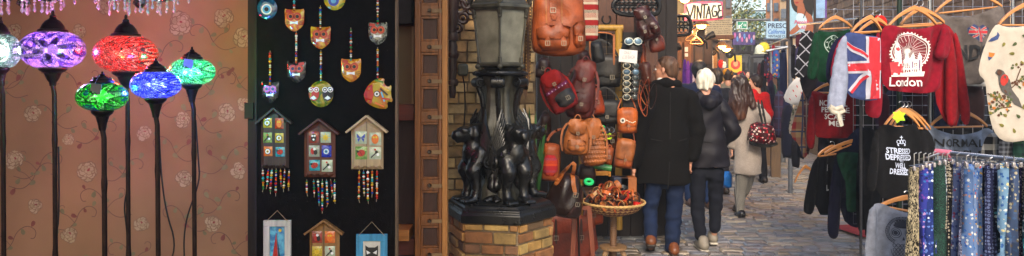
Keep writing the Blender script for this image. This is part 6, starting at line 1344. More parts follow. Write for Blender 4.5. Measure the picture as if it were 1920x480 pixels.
decal(mb, f, [(1851, 78), (1856, 72), (1866, 66), (1868, 60), (1872, 66), (1868, 74), (1858, 78)], mm['bl'], .003); decal(mb, f, [(1853, 98), (1862, 100), (1860, 105), (1852, 112)], mm['or_'], .003); decal(mb, f, [(1851, 106), (1858, 108), (1852, 114)], mm['bl'], .003)
for a in ((1850, 175, 1880, 198), (1878, 182, 1920, 140), (1900, 160, 1912, 128), (1855, 205, 1895, 200), (1905, 150, 1935, 160)): decal(mb, f, seg(*a, 2), mm['br'], .0025, .02)
for i in range(90):
    if i < 60: x, y = 1851+rg.random()*40, 172+rg.random()*42
    else: x, y = 1895+rg.random()*45, 118+rg.random()*50
    decal(mb, f, petal(x, y, rg.uniform(0, 6.3), rg.uniform(4, 9), rg.uniform(3, 6)), mm[rg.choice(('gr', 'ol', 'br', 'or_', 'gr'))], .003+.0001*(i % 9), .1)
for x, y, a in ((1876, 88, -.9), (1895, 86, -.6), (1913, 66, .3), (1903, 214, .8), (1916, 195, 1.5), (1870, 232, .5), (1898, 240, 1.2), (1925, 225, 2), (1890, 100, .1), (1935, 90, 1), (1945, 200, 0)): decal(mb, f, petal(x, y, a, 10, 6), mm['gr' if x % 2 else 'ol'], .003, .1)
mb.build('bird_print', f.root, smooth=0)
hanger('hanger in the cream bird print top', 1925, 8, 1872, 46, 1978, 46, 4.02)
# ---- STRESSED tee
f = gar('black_tee', 'black t-shirt with a crown and slogan in white capitals beginning STRESSED', 't-shirt', [(1644, 238), (1662, 232), (1685, 239), (1712, 232), (1722, 238), (1728, 262), (1722, 300), (1720, 372), (1680, 375), (1644, 370), (1640, 300)], 4.1, fabric('0c0b0d'), yaw=-4, sleeves=[([(1648, 236), (1636, 250), (1629, 300), (1622, 348), (1630, 360), (1642, 356), (1646, 300)], .01)], seed=31)
mb = MB(); tx = mat('b4bcd0', .8, bump=0)
for (s_, a, b, c_, d, bo) in (('STRESSED', 1661, 277, 1707, 288, .03), ('DEPRESSED', 1659, 289, 1709, 300, .03), ('BUT', 1683, 301, 1691, 304, .02), ('WELL', 1674, 305, 1697, 315, .03), ('DRESSED', 1666, 316, 1704, 327, .03)): text(mb, f, s_, a, b, c_, d, tx, bo, .007, rot=3)
cx, cy = 1687, 266
decal(mb, f, [(cx-7, cy+7), (cx+7, cy+7), (cx+8, cy+3.5), (cx-8, cy+3.5)], tx, .003, .1); 
for q in (-5, 0, 5): decal_ring(mb, f, cx+q, cy-.5, 3.8, 1.1, tx, 14, 0, 360)
decal(mb, f, seg(cx, cy-12, cx, cy-4, 1.4), tx, .004, .1); decal(mb, f, seg(cx-3, cy-9, cx+3, cy-9, 1.4), tx, .004, .1)
mb.build('slogan_print', f.root, smooth=0)
gar('black_tee', 'second black t-shirt peeking out behind the crown slogan one', 't-shirt', [(1712, 234), (1738, 240), (1752, 262), (1755, 300), (1742, 310), (1738, 372), (1700, 372), (1700, 250)], 4.25, fabric('100f12'), seed=32)
for i, (ax, x0, x1, dD) in enumerate(((1690, 1658, 1724, 0), (1697, 1668, 1735, .12), (1704, 1676, 1744, .24))):
    hanger(('front hanger of the crown slogan t-shirt', 'middle hanger behind the crown slogan t-shirt', 'rear hanger in the group of three above the second black t-shirt')[i], ax, 206, x0, 236, x1, 238+i*2, 4.12+dD, -4, .0)
s = Surf(Pl(1684, 4.0), [(1674, 210), (1681, 211), (1686, 207), (1690, 211), (1698, 212), (1694, 218), (1697, 226), (1688, 226), (1682, 231), (1678, 224), (1673, 221), (1677, 216)], .001, .001, smooth=0); mb = MB().use(mat('a8e010', .6, 0, .1)); s.mesh(mb, .02); mb.build('price_card', None, 'neon yellow green star shaped price card on the front hanger', 'price card', smooth=0)
# ---- grey blue NORMAL tee
f = gar('grey_tee', 'pale grey blue t-shirt reading NORMAL PEOPLE behind the skirt rail', 't-shirt', [(1728, 236), (1742, 232), (1760, 245), (1795, 254), (1830, 249), (1850, 238), (1866, 248), (1880, 300), (1868, 340), (1740, 340), (1734, 290)], 4.45, fabric('6c7688'), seed=33)
mb = MB()
for s_, a, b, c_, d in (('NORMAL', 1752, 260, 1838, 275), ('PEOPLE', 1754, 281, 1840, 294), ('SCARE ME', 1756, 303, 1836, 316)): text(mb, f, s_, a, b, c_, d, blkp, .012, .010, rot=1)
mb.build('slogan_print', f.root, smooth=0); hanger('hanger with scooped neck bar in the pale grey blue t-shirt', 1795, 205, 1742, 238, 1850, 236, 4.46, hook=10)
gar('black_white_shirt', 'black and white large checked shirt at the end of the skirt rail', 'shirt', [(1850, 252), (1868, 248), (1874, 262), (1876, 330), (1840, 330), (1838, 285)], 4.2, pattern('plaid', ['1c1a1c', 'b8b4ac'], 1.4), seed=34)
gar('striped_shirt', 'grey pinstriped shirt next to the large checked one', 'shirt', [(1878, 246), (1895, 242), (1900, 255), (1900, 330), (1874, 330), (1872, 265)], 4.15, pattern('plaid', ['3c3c44', '8c9098'], 4), seed=35)
gar('tartan_shirt', 'dark green tartan shirt under the cream bird top', 'shirt', [(1900, 244), (1925, 240), (1950, 250), (1950, 340), (1898, 340)], 4.12, pattern('plaid', ['0c1c1c', '143c30', '28482c'], 1.3), seed=36)
# ---- skull tee
f = gar('grey_sweatshirt', 'pale grey sweatshirt with a patterned skull drawing at the foot of the stall', 'sweatshirt', [(1636, 383), (1652, 380), (1680, 394), (1705, 400), (1740, 396), (1765, 410), (1765, 530), (1640, 530), (1636, 460), (1630, 420)], 3.75, fabric('757a88'), sleeves=[([(1640, 382), (1626, 390), (1622, 420), (1618, 470), (1614, 530), (1632, 530), (1638, 470), (1640, 430)], .02)], seed=41)
mb = MB(); ik = mat('1c2030', .85, bump=0); cx, cy = 1690, 432
for r, w_ in ((32, 1.1), (29, .8), (26.5, 1.4)): decal_ring(mb, f, cx, cy, r, w_, ik, 34, 120, 420, ry=r*.82)
for i in range(30): a = math.radians(120+i*10); decal(mb, f, ell(cx+30.6*math.cos(a), cy+25*math.sin(a), .8, n=5), ik, .003, .1)
for ex in (-12, 12):
    decal(mb, f, ell(cx+ex, cy+4, 7, 6, n=16), ik, .003, .05); decal_ring(mb, f, cx+ex, cy+4, 9.5, .9, ik, 20)
    decal_ring(mb, f, cx+ex, cy+4, 5, 1.0, fabric('757a88'), 12, off=.0045); 
for i in range(9): a = math.radians(200+i*17.5); decal(mb, f, petal(cx, cy-5, a, 17, 5), ik, .003+.0001*i, .1)
decal(mb, f, [(cx-2.5, cy+17), (cx, cy+10), (cx+2.5, cy+17)], ik, .003, .1)
for i in range(6):
    for j in range(3): decal_ring(mb, f, cx-15+i*6, cy+27+j*8, 3.0, .9, ik, 10, ry=3.6)
decal_ring(mb, f, cx, cy+34, 22, 1, ik, 26, 0, 180, ry=22); mb.build('skull_print', f.root, smooth=0)
hanger('hanger holding the skull sweatshirt', 1700, 370, 1650, 386, 1752, 402, 3.78, hook=10)
# ---- red slogan tee, white tee, plaids
f = gar('red_tee', 'dark red long sleeved t-shirt with the white slogan NORMAL PEOPLE SCARE ME', 't-shirt', [(1520, 172), (1530, 170), (1550, 178), (1580, 176), (1598, 172), (1606, 190), (1604, 258), (1560, 260), (1523, 256), (1522, 210)], 5.5, fabric('760c18'), sleeves=[([(1524, 171), (1516, 182), (1512, 225), (1509, 262), (1514, 280), (1526, 278), (1527, 230)], .02)], seed=43)
mb = MB()
for s_, a, b, c_, d in (('NORMAL', 1533, 188, 1588, 199), ('PEOPLE', 1537, 201, 1592, 211), ('SCARE', 1544, 214, 1584, 224), ('ME', 1553, 226, 1569, 236)): text(mb, f, s_, a, b, c_, d, wht, .015, .010, rot=2)
mb.build('slogan_print', f.root, smooth=0); hanger('hanger in the dark red slogan t-shirt', 1562, 155, 1526, 172, 1600, 174, 5.52, hook=10)
f = gar('white_tee', 'white t-shirt with small red marks, hung sideways near the tan plaid wrap', 't-shirt', [(1509, 136), (1518, 146), (1514, 175), (1506, 200), (1490, 198), (1467, 188), (1476, 165), (1490, 148)], 6.4, fabric('bcbab8', .05), seed=44, fold=.012)
mb = MB(); 
for i, (x, y) in enumerate(((1486, 168), (1492, 160), (1480, 184), (1500, 172), (1498, 150), (1490, 178), (1506, 160))): decal(mb, f, seg(x, y, x+2, y+4, 1.5), rd, .003, .1)
mb.build('red_marks', f.root, smooth=0)
gar('tan_plaid_wrap', 'tan, red and blue tartan wrap hanging in long folds', 'wrap', [(1512, 150), (1528, 160), (1530, 185), (1524, 225), (1516, 260), (1518, 285), (1506, 300), (1498, 270), (1482, 256), (1486, 230), (1496, 200), (1505, 170)], 6.2, pattern('plaid', ['8c7450', '7a2028', '2a3450'], .8), fold=.02, seed=45)
gar('cream_print_scarf', 'cream speckled scarf hanging beside the tan tartan wrap', 'scarf', [(1487, 200), (1497, 196), (1494, 225), (1486, 256), (1478, 248), (1482, 222)], 6.3, pattern('floral', ['a8a090', '5c6450', '8c5c50', 'b8b098'], 1.2), seed=46)
gar('red_plaid_scarf', 'dark red and blue tartan scarf between the wrap and the red slogan t-shirt', 'scarf', [(1516, 150), (1526, 150), (1524, 180), (1516, 215), (1522, 262), (1514, 300), (1508, 250), (1506, 200)], 5.95, pattern('plaid', ['3c1420', '141c34', '6a6058'], 1.1), fold=.02, seed=47)
gar('lattice_shirt', 'black shirt with thin white lattice lines next to the green sweater', 'shirt', [(1502, 60), (1518, 56), (1530, 66), (1526, 100), (1516, 140), (1500, 148), (1488, 140), (1494, 105)], 5.8, pattern('lattice', ['0c0c10', 'a0a0a8'], .9), fold=.015, seed=48)
gar('black_coat', 'black garment with a burgundy lining between lattice shirt and red tee', 'coat', [(1500, 130), (1540, 120), (1545, 165), (1520, 172), (1515, 190), (1500, 160)], 5.9, fabric('120c12'), seed=49)
# ---- lower row
f = gar('long_sleeved_shirt', 'black long sleeved top with pale letters at its edge, low on the stall', 'top', [(1530, 292), (1545, 287), (1565, 290), (1568, 330), (1565, 402), (1528, 400), (1526, 330)], 5.3, fabric('0b0b10'), sleeves=[([(1534, 292), (1522, 302), (1512, 340), (1503, 392), (1508, 400), (1524, 402), (1530, 350)], .02)], seed=51)
mb = MB(); text(mb, f, 'I', 1548, 308, 1551, 320, wht, .04); text(mb, f, 'L', 1547, 346, 1553, 357, wht, .04); mb.build('letter_print', f.root, smooth=0)
gar('navy_cardigan', 'long navy cardigan with one sleeve reaching lowest towards the cobbles', 'cardigan', [(1562, 286), (1590, 282), (1618, 286), (1622, 330), (1620, 424), (1600, 428), (1578, 410), (1572, 350)], 5.05, fabric('0d0d22'), sleeves=[([(1566, 290), (1558, 320), (1552, 370), (1548, 425), (1552, 444), (1563, 448), (1571, 440), (1574, 380), (1576, 320)], .02)], seed=52)
gar('frilled_blouse', 'dark green frilled top hanging over the navy cardigan', 'top', [(1568, 288), (1590, 284), (1616, 288), (1618, 320), (1610, 395), (1598, 399), (1586, 395), (1587, 345), (1578, 325), (1570, 305)], 4.9, fabric('0a3020'), fold=.022, seed=53)
gar('black_skirt', 'plain black skirt filling the dark gap beside the navy cardigan', 'skirt', [(1612, 240), (1642, 238), (1648, 300), (1644, 400), (1616, 398), (1608, 320)], 4.75, fabric('0c0c10'), seed=54)
gar('navy_sweater', 'navy sweatshirt low on the stall between the hangers and the crown slogan t-shirt', 'sweater', [(1585, 262), (1610, 236), (1636, 244), (1640, 290), (1600, 296), (1570, 292)], 4.95, fabric('0c1026'), seed=55)
gar('teal_jeans', 'dark teal jeans hanging under the black long sleeved top', 'jeans', [(1536, 380), (1562, 378), (1563, 402), (1550, 404), (1534, 402)], 5.4, denim('1c343c'), seed=56)
hanger('long hanger above the dark green frilled top', 1600, 264, 1546, 288, 1650, 250, 4.95, hook=8); hanger('hanger tilted above the black long sleeved top', 1560, 275, 1533, 292, 1600, 284, 5.1, hook=8)
hanger('loose curved hanger end sticking out low over the cobbles', 1510, 312, 1490, 342, 1530, 330, 5.6, hook=8, bar=False)
# ---- grid panels, poles, added cloths for the dark stall interior
for i, (x0, y0, x1, y1, D, lab) in enumerate(((1600, -6, 1745, 420, 4.95, 'chrome wire grid panel behind the cherry red sweater'), (1750, -6, 1990, 345, 4.75, 'chrome wire grid panel behind the grey and cream tops'), (1545, 18, 1690, 160, 6.1, 'chrome wire grid panel at the green sweater'))):
    grid('wire_grid', lab, x0, y0, x1, y1, D, 18.5, m=mat('8c8c94', .35, 1, .1, bump=0), group='chrome wire grids of the clothes stall', r=.0021)
for i, (x, D, lab, m_, r) in enumerate(((1686, 4.9, 'dark green steel upright behind the red sweater hangers', mat('14281e', .4, .4), .017), (1614, 4.7, 'thin steel post reaching the cobbles beside the navy cardigan', mat('4c4c50', .35, .8), .009), (1482, 9.5, 'grey steel post behind the portrait poster', mat('5c626c', .5, .4), .03), (1898, 4.9, 'bright slotted upright behind the cream bird top', steel, .012), (1743, 4.9, 'bright slotted upright above the second red sweater', steel, .012), (1468, 13, 'far grey scaffold post below the blue lettered sign', mat('6a6e74', .5, .4), .05))):
    c = P(x, 148, D); MB().use(m_).tube([Vector((c.x, c.y, 0)), Vector((c.x, c.y, 1.2)), Vector((c.x, c.y, 2.7))], r, 10).build('steel_post', None, lab, 'post', 'posts of the clothes stalls')
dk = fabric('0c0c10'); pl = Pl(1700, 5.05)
f = Surf(pl, [(1612, 70), (1720, 62), (1830, 60), (2010, 62), (2010, 470), (1850, 475), (1640, 470), (1622, 440)], .02, .03, .03, (14, 2), 5, smooth=0); mb = MB().use(dk); f.mesh(mb, .05); mb.build('dark_interior_cloth', None, 'black cloth added for the darkness inside the stall behind the wire grids', 'cloth', smooth=80)  # added black sheet, stands in for the darkness inside the stall
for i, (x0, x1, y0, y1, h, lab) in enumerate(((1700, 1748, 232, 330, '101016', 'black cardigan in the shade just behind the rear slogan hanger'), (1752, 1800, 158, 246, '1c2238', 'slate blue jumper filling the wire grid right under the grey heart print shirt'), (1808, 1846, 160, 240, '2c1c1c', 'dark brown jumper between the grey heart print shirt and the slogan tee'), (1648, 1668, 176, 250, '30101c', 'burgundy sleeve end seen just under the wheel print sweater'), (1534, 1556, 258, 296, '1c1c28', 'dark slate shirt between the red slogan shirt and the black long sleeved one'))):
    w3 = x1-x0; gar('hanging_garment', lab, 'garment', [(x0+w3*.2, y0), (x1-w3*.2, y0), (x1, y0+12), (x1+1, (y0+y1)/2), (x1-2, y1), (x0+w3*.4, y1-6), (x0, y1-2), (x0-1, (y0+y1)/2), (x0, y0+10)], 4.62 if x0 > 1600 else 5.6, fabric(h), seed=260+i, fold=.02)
f = Surf(Pl(1600, 6.3), [(1536, 72), (1600, 66), (1668, 68), (1670, 300), (1640, 330), (1560, 310), (1534, 280)], .02, .03, .03, (14, 2), 9, smooth=0); mb = MB().use(fabric('14121a')); f.mesh(mb, .05); mb.build('dark_gap_cloth', None, 'dark cloth added for the darkness behind the green and red slogan tops', 'cloth', smooth=80)  # second added sheet, its dark colour stands for the gloom behind the tops
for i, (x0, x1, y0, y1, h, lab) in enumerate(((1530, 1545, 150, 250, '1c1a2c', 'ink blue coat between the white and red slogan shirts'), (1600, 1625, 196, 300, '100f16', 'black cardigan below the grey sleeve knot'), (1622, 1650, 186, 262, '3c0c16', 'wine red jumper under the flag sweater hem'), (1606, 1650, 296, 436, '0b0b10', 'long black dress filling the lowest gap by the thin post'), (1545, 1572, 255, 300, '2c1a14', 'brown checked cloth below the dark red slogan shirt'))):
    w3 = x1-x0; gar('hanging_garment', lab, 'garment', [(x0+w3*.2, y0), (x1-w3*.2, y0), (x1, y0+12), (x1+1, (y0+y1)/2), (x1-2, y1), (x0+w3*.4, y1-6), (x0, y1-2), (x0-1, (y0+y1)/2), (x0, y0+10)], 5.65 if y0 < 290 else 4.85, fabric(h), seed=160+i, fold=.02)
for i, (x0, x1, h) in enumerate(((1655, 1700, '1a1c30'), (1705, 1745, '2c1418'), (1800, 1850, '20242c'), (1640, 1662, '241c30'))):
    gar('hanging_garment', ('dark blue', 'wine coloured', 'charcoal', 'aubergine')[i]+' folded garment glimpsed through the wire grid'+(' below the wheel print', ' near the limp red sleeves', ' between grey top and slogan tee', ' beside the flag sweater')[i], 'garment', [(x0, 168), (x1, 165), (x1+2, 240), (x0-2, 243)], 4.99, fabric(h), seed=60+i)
# ---- skirt rail
k1 = P(1766, 286, 3.45); k2 = Vector((P(1990, 310, 2.95).x, 2.95, k1.z)); root = thing('skirt_rail', 'spiral wrapped chrome rail with a pink end cap carrying the printed skirts', 'clothes rail', (k1.x, k1.y, 0))
MB().use(steel).tube([k1, k2], .011, 12).build('rail', root)
mb = MB().use(mat('d0d4e0', .3, .6, .1, bump=0)); n = 420; dv = (k2-k1)
mb.tube([k1+dv*(i/n)+Vector((0, math.cos(i*.9)*.012, math.sin(i*.9)*.012)) for i in range(n+1)], .0025, 5); mb.build('spiral_wrap', root)
MB().use(mat('c86a80', .4)).tube([k1-dv.normalized()*.03, k1+dv.normalized()*.045], .017, 12).build('pink_cap', root); MB().use(mat('c86a80', .4)).tube([k1+Vector((.03, 0, 0)), k1+Vector((.03, 0, -.07))], .014, 10).build('pink_clip', root)
for t in (.03, .97): p = k1+dv*t; MB().use(steel).tube([p, Vector((p.x, p.y, .03))], .012, 10).build('upright', root)
MB().use(steel).tube([Vector((k1.x, k1.y-.25, .03)), Vector((k1.x, k1.y+.25, .03))], .012, 10).build('foot', root)
skl = [('1708', 15, ('bark', ['14120f', 'a89c80']), 'black and cream palm leaf'), ('1721', 15, ('floral', ['50648c', 'c0c8d0', '3c5890', 'a8b4c8']), 'powder blue and white'), ('1733', 17, ('floral', ['2c348c', '6c3c98', 'b088b8', '2c68a8', '1c1c4c']), 'violet and cobalt floral'),
    ('1747', 19, ('zigzag', ['8c1c20', 'b89040', 'a85028', 'c0b088', '802840', '3c5448']), 'red and yellow zigzag'), ('1761', 14, ('paisley', ['142c28', '2c6050', '1c1c24', '0c1418']), 'dark green swirl'), ('1771', 14, ('spots', ['0c0c12', 'a8a090']), 'black with pale ring spots'),
    ('1783', 15, ('floral', ['141420', '3c8ca8', 'b84c30', '8c90a0', 'e0e0d8']), 'black with teal and coral flowers'), ('1795', 16, ('bark', ['101218', 'b0b4bc']), 'black and silver grey leaf'), ('1810', 19, ('floral', ['5c78a8', '2c58a8', 'c8ccd0', '4878b8', 'a87c70']), 'white and china blue floral'),
    ('1826', 18, ('floral', ['6c84b0', '2858a0', 'a84848', 'd0a850', '3c6ca8', 'e0dcd0']), 'bright blue bouquet'), ('1839', 13, ('floral', ['2c4c8c', 'c8ccd4', '6c90c0', '1c2c5c']), 'cornflower and white sprigged'), ('1849', 14, ('spots', ['14183c', '5c6890']), 'navy pin dot'),
    ('1861', 16, ('paisley', ['141438', '3c3c78', '8c90b0', '1c1c4c']), 'navy paisley'), ('1873', 16, ('floral', ['6c90b0', 'c8d0d0', '2c5898', 'd8c890']), 'sky blue and cream floral'), ('1886', 18, ('floral', ['3c4c6c', 'a8a898', '3c5880', '5c5448', 'a8a088']), 'stone and blue flowered'),
    ('1900', 17, ('floral', ['141c30', 'b0a8a0', '6c5c68', '1c2440', '0c1020']), 'dark navy with pale daisies'), ('1914', 17, ('spots', ['18141c', 'a89490']), 'charcoal with blush rosettes'), ('1928', 16, ('floral', ['0c3c48', '3c98a0', 'c8ccc8']), 'teal floral'), ('1944', 18, ('bark', ['201418', 'a05060']), 'wine leaf'),
    ('1', 14, ('floral', ['1c2c6c', 'd8dce8', '5c78c0', '283c88']), 'royal blue and white daisy'), ('1', 13, ('bark', ['1c2848', 'c0c8d8']), 'ink blue and white leaf'), ('1', 14, ('floral', ['5c6c9c', 'c0c4d0', '2c3c7c', '7c3c5c']), 'mid blue and white rosebud'), ('1', 13, ('paisley', ['101020', '5c6494', 'b0b4c8', '20204c']), 'black and periwinkle swirl'),
    ('1', 14, ('spots', ['1c1c2c', 'c8c4c8']), 'black with white rosettes'), ('1', 13, ('floral', ['182c3c', '3c8c9c', 'c0d0d0', '24485c']), 'petrol and aqua sprigged'), ('1', 14, ('bark', ['14161c', '8c98b0']), 'black and steel blue leaf'), ('1', 13, ('floral', ['2c1c4c', '8c70b0', 'c8b8d8', '3c3c90']), 'aubergine and lavender floral')]
o_ = [0, 1, 2, 19, 3, 4, 20, 5, 6, 21, 7, 22, 8, 9, 23, 10, 11, 24, 12, 13, 25, 14, 15, 26, 16, 17, 18]
skl = [(str(round(1708+j*8.9)), skl[i][1]*.8, skl[i][2], skl[i][3]) for j, i in enumerate(o_)]
rg = random.Random(21)
for i, (x, w_, (kd, cs), ds) in enumerate(skl):
    x = int(x)+6; t = max(0, (x-1766)/(1990-1766)); D = 3.42-.46*t-.03*(i % 2); D += rg.uniform(-.05, .05); pl = Pl(x, D, rg.uniform(-28, 28)); y0 = (303 if i > 4 else 312-i*1)+8*t+rg.uniform(-2, 4); hw2 = w_*rg.uniform(.75, 1.15); sk = rg.uniform(-8, 5)
    root = thing('printed_skirt', ds+' print skirt clipped on the rail', 'skirt', pl.p(x, 600), 'printed skirts on the rail'); 
    o = [(x-hw2*.75, y0), (x+hw2*.8, y0-1), (x+hw2*.95+sk*.3, y0+60), (x+hw2*1.1+sk, y0+150), (x+hw2*1.2+sk, y0+270), (x-hw2*1.2+sk, y0+272), (x-hw2*1.0+sk, y0+150), (x-hw2*.9, y0+60)]
    f = Surf(pl, o, .018, .012, .016, (130, 8), 70+i, smooth=0); mb = MB().use(pattern(kd, cs, 1.4 if kd == 'zigzag' else (1.5 if kd == 'spots' else 2.0))); f.mesh(mb, .014); mb.build('cloth', root, smooth=80)
    mb = MB().use(steel); a = pl.p(x, y0-2, .0); top = Vector((a.x, a.y, a.z)); rp = k1+dv*max(.0, t); 
    mb.tube([pl.p(x-hw2*.8, y0-3), pl.p(x+hw2*.8, y0-4)], .003, 6); mb.tube([a, a+Vector((0, 0, .03)), a+Vector((0, .0, max(.01, k1.z-a.z))), a+Vector((.012, 0, max(.01, k1.z-a.z)+.006))], .0028, 6)
    mb.build('clip_hanger', root)
    for sx in (-.6, .6): MB().use(mat('c0b8b8', .25, .7, .1, bump=0)).box(pl.p(x+hw2*sx, y0+1, .024), (.012, .012, .022)).build('clip', root, bevel=.002)
MB().use(steel).tube([P(1722, 300, 3.5), P(1738, 296, 3.45), k1], .006, 8).build('end_hook_bar', None, 'thin chrome bar reaching out from the pink capped rail end', 'bar')
mb = MB().use(mat('8c1c1c', .8)); mb.add([(P(1596, 148, 7).x, 6.75, .041), (P(1596, 148, 7).x+.25, 6.7, .041), (P(1596, 148, 7).x+.34, 7.35, .041), (P(1596, 148, 7).x-.1, 7.3, .041)], [(0, 1, 2, 3)]); mb.build('red_cloth_scrap', None, 'flat scrap of red cloth on the cobbles under the navy cardigan', 'cloth', smooth=0)
# ================================================================ far part of the street
def boxthing(name, label, cat, x0, y0, x1, y1, D, dep, m, group=None, yaw=None, bevel=.004, ground=False):
    pl = Pl((x0+x1)/2, D, -math.degrees(math.atan(((x0+x1)/2-CX)/F))*.9 if yaw is None and D > 8 else 0); mb = MB().use(m); pl.box(x0, y0, x1, (HY+CH*F/D) if ground else y1, -dep, 0, mb); o = mb.build(name, None, label, cat, group, bevel=bevel); o2 = pl; o2.ob = o; return o2
br2 = brickmats(('7c6450', '8a7058', '6c5444', '947a60', '745c4c'))
# brick wall running along the street behind the clothes stalls
A = P(1500, HY, 15.5); B = P(2010, HY, 5.9); A.z = B.z = 0; mb = MB().use(mortar); t = (B-A).normalized(); n_ = Vector((t.y, -t.x, 0))
c = (A+B)/2-n_*.12; mb.box((c.x, c.y, 2.2), ((B-A).length, .2, 4.4), Matrix((t, -n_, Vector((0, 0, 1)))).transposed())
brickrow(mb, A, B, 1.5, 4.2, .34, .12, br2, .0, random.Random(12), .004, .014, .05); mb.build('brick_building', None, 'weathered brown brick wall rising behind the clothes stalls', 'building', smooth=30)
# portrait poster, blue signs
pl = Pl(1503, 9.2); root = thing('portrait_poster', 'framed advert with a dark haired woman in pale blue, above the lattice shirt', 'poster', pl.p(1503, 72))
mb = MB().use(mat('2a1c18', .5)); 
for q in ((1476, -22, 1480, 72), (1525, -22, 1529, 72), (1480, 68, 1525, 72), (1480, -22, 1525, -18)): pl.box(*q, -.04, .02, mb)
mb.build('frame', root, bevel=.004)
mb = MB().use(mat('8cb0c4', .4, 0, .1)); pl.box(1480, -18, 1525, 68, -.03, .0, mb); mb.build('panel', root)
fl = Flat(pl, .0); mb = MB(); sk_ = mat('8c5238', .5, 0, .1, bump=0); hr_ = mat('140c0c', .5, bump=0)
decal(mb, fl, chaikin([(1484, -18), (1525, -18), (1525, 30), (1518, 34), (1510, 22), (1504, 26), (1488, 22), (1482, 4)], 2), hr_, .002, .05)
decal(mb, fl, chaikin([(1488, -18), (1504, -18), (1507, 2), (1500, 12), (1492, 12), (1487, 2)], 2), sk_, .004, .05)
decal(mb, fl, chaikin([(1496, 6), (1506, 2), (1510, 22), (1525, 30), (1525, 68), (1512, 66), (1506, 48), (1492, 62), (1481, 66), (1480, 58), (1496, 46), (1494, 24)], 2), sk_, .003, .05)
decal(mb, fl, chaikin([(1492, 24), (1508, 26), (1514, 40), (1508, 60), (1494, 48)], 1), mat('a8c0d0', .5, bump=0), .0045, .05); decal(mb, fl, seg(1512, 16, 1506, 34, 1.6), hr_, .006, .05)
decal(mb, fl, ell(1491, -4, 1.6, 1), hr_, .006, .1); decal(mb, fl, ell(1500, -4, 1.6, 1), hr_, .006, .1); decal(mb, fl, ell(1494, 5, 3.4, 1.5), mat('8c1c24'), .006, .1)
text(mb, fl, 'Peppish', 1489, 38, 1516, 47, mat('b83c64', .5), .02, .008, .2); text(mb, fl, 'All', 1500, 49, 1510, 55, mat('b83c64', .5), .02, .008, .2); mb.build('printed_portrait', root, smooth=0)
b_ = boxthing('blue_panel', 'pale blue panel with a violet edge beside the portrait advert', 'panel', 1530, -20, 1547, 34, 9.4, .03, mat('7ca0c8', .5)); mb = MB().use(mat('5a2c88', .5)); b_.box(1547.3, -20, 1550, 34, -.03, .004, mb); mb.build('violet_edge', b_.ob)
pl = Pl(1459, 12.5); root = thing('shop_sign', 'pale blue sign reading PRESCO California VINTAGE CLOTHING', 'sign', pl.p(1459, 72)); mb = MB().use(mat('9cbcd4', .5, 0, .06)); pl.box(1437, 40, 1500, 72, -.03, 0, mb); mb.build('panel', root)
fl = Flat(pl, 0); mb = MB(); dkb = mat('1c2c50', .5); text(mb, fl, 'PRESCO', 1440, 43.5, 1486, 53, dkb, .02, .003); text(mb, fl, 'California', 1440, 55, 1472, 63.5, mat('2c64b0', .5), .02, .003, .3); text(mb, fl, 'VINTAGE CLOTHING', 1440, 65.5, 1496, 70.5, dkb, .02, .003); mb.build('lettering', root, smooth=0)
# ---- left row of timber stalls beyond the bags
tb = wood('3c2010', .55, .4); tb2 = wood('57351c', .55, .35); tb3 = wood('2a160c', .6, .4)
X0 = boxthing('timber_stall', 'dark timber stall front with panelled doors behind the man', 'stall', 1258, 62, 1300, 0, 9.6, 1.2, tb, ground=True)
for q in ((1262, 78, 1278, 128), (1262, 134, 1278, 190), (1282, 78, 1296, 128), (1282, 134, 1296, 190)):
    mb = MB().use(tb2); X0.box(*q, .003, .03, mb); mb.build('door_panel', X0.ob, bevel=.006)
mb = MB().use(tb2); X0.box(1256, 56, 1304, 66, -.1, .12, mb); mb.build('cornice', X0.ob, bevel=.006)
X1 = boxthing('timber_stall', 'tall dark wooden stall posts beyond the flying goggles', 'stall', 1232, 30, 1257, 0, 9.0, .8, tb3, ground=True); mb = MB().use(tb); X1.box(1236, 66, 1254, 200, .003, .03, mb); mb.build('side_panel', X1.ob, bevel=.005)
b_ = boxthing('lit_window', 'glowing orange and red lit window behind the head of the coated man', 'window', 1228, 84, 1247, 200, 7.6, .06, mat('5a3418', .6))
g = G('lit_glass'); nz = g.noise(9, 3); cc_ = g.ramp(nz.outputs[0], [(.35, lin('e03c10')), (.5, lin('ff9030')), (.65, lin('ffe0b0'))]); g.set(Base_Color=cc_, Emission_Color=cc_, Emission_Strength=1.0); mb = MB().use(g.m); b_.box(1230, 87, 1245, 196, .001, .012, mb); mb.build('lit_pane', b_.ob)
for i, (x0, x1, D, y, h, lab) in enumerate(((1300, 1320, 11, 55, '33200f', 'brown stall front with the purple garments'), (1318, 1336, 13.5, 60, '46301c', 'narrow brown stall beyond the purple garments'), (1334, 1350, 17, 72, '3a2a1e', 'stall front in shade under the writing board'), (1346, 1362, 21, 84, '4a3a2c', 'distant stall front by the small lit lamps'))):
    q = boxthing('timber_stall', lab, 'stall', x0, y, x1, 0, D, 1.5, wood(h, .6, .4), ground=True); mb = MB().use(tb2); q.box(x0+3, y+16, x1-3, y+60, .003, .03, mb); mb.build('side_panel', q.ob); mb = MB().use(tb3); q.box(x0-1, y-5, x1+2, y+2, -.3, .15, mb); mb.build('cornice', q.ob, bevel=.006)
for i, (x, h) in enumerate(((1284, '3c1c68'), (1290, '5c2c7c'), (1296, '2c1850'), (1302, 'a08c94'))):
    gar('purple_garment', ('deep violet', 'bright purple', 'indigo', 'dusty pink')[i]+' garment on the short rail ahead of the navy jacket', 'garment', [(x-4, 112+i*3), (x+4, 111+i*3), (x+5, 190), (x-5, 192)], 9.2, fabric(h), seed=80+i, group='garments by the timber stall')
for i, (ax, ay) in enumerate(((1298, 64), (1306, 70))):
    hanger(('empty wooden hanger hooked on the timber stall', 'second empty hanger half behind the first on the timber stall')[i], ax, ay, ax-13, ay+11, ax+12, ay+11, 9.2+.2*i, group='empty hangers')
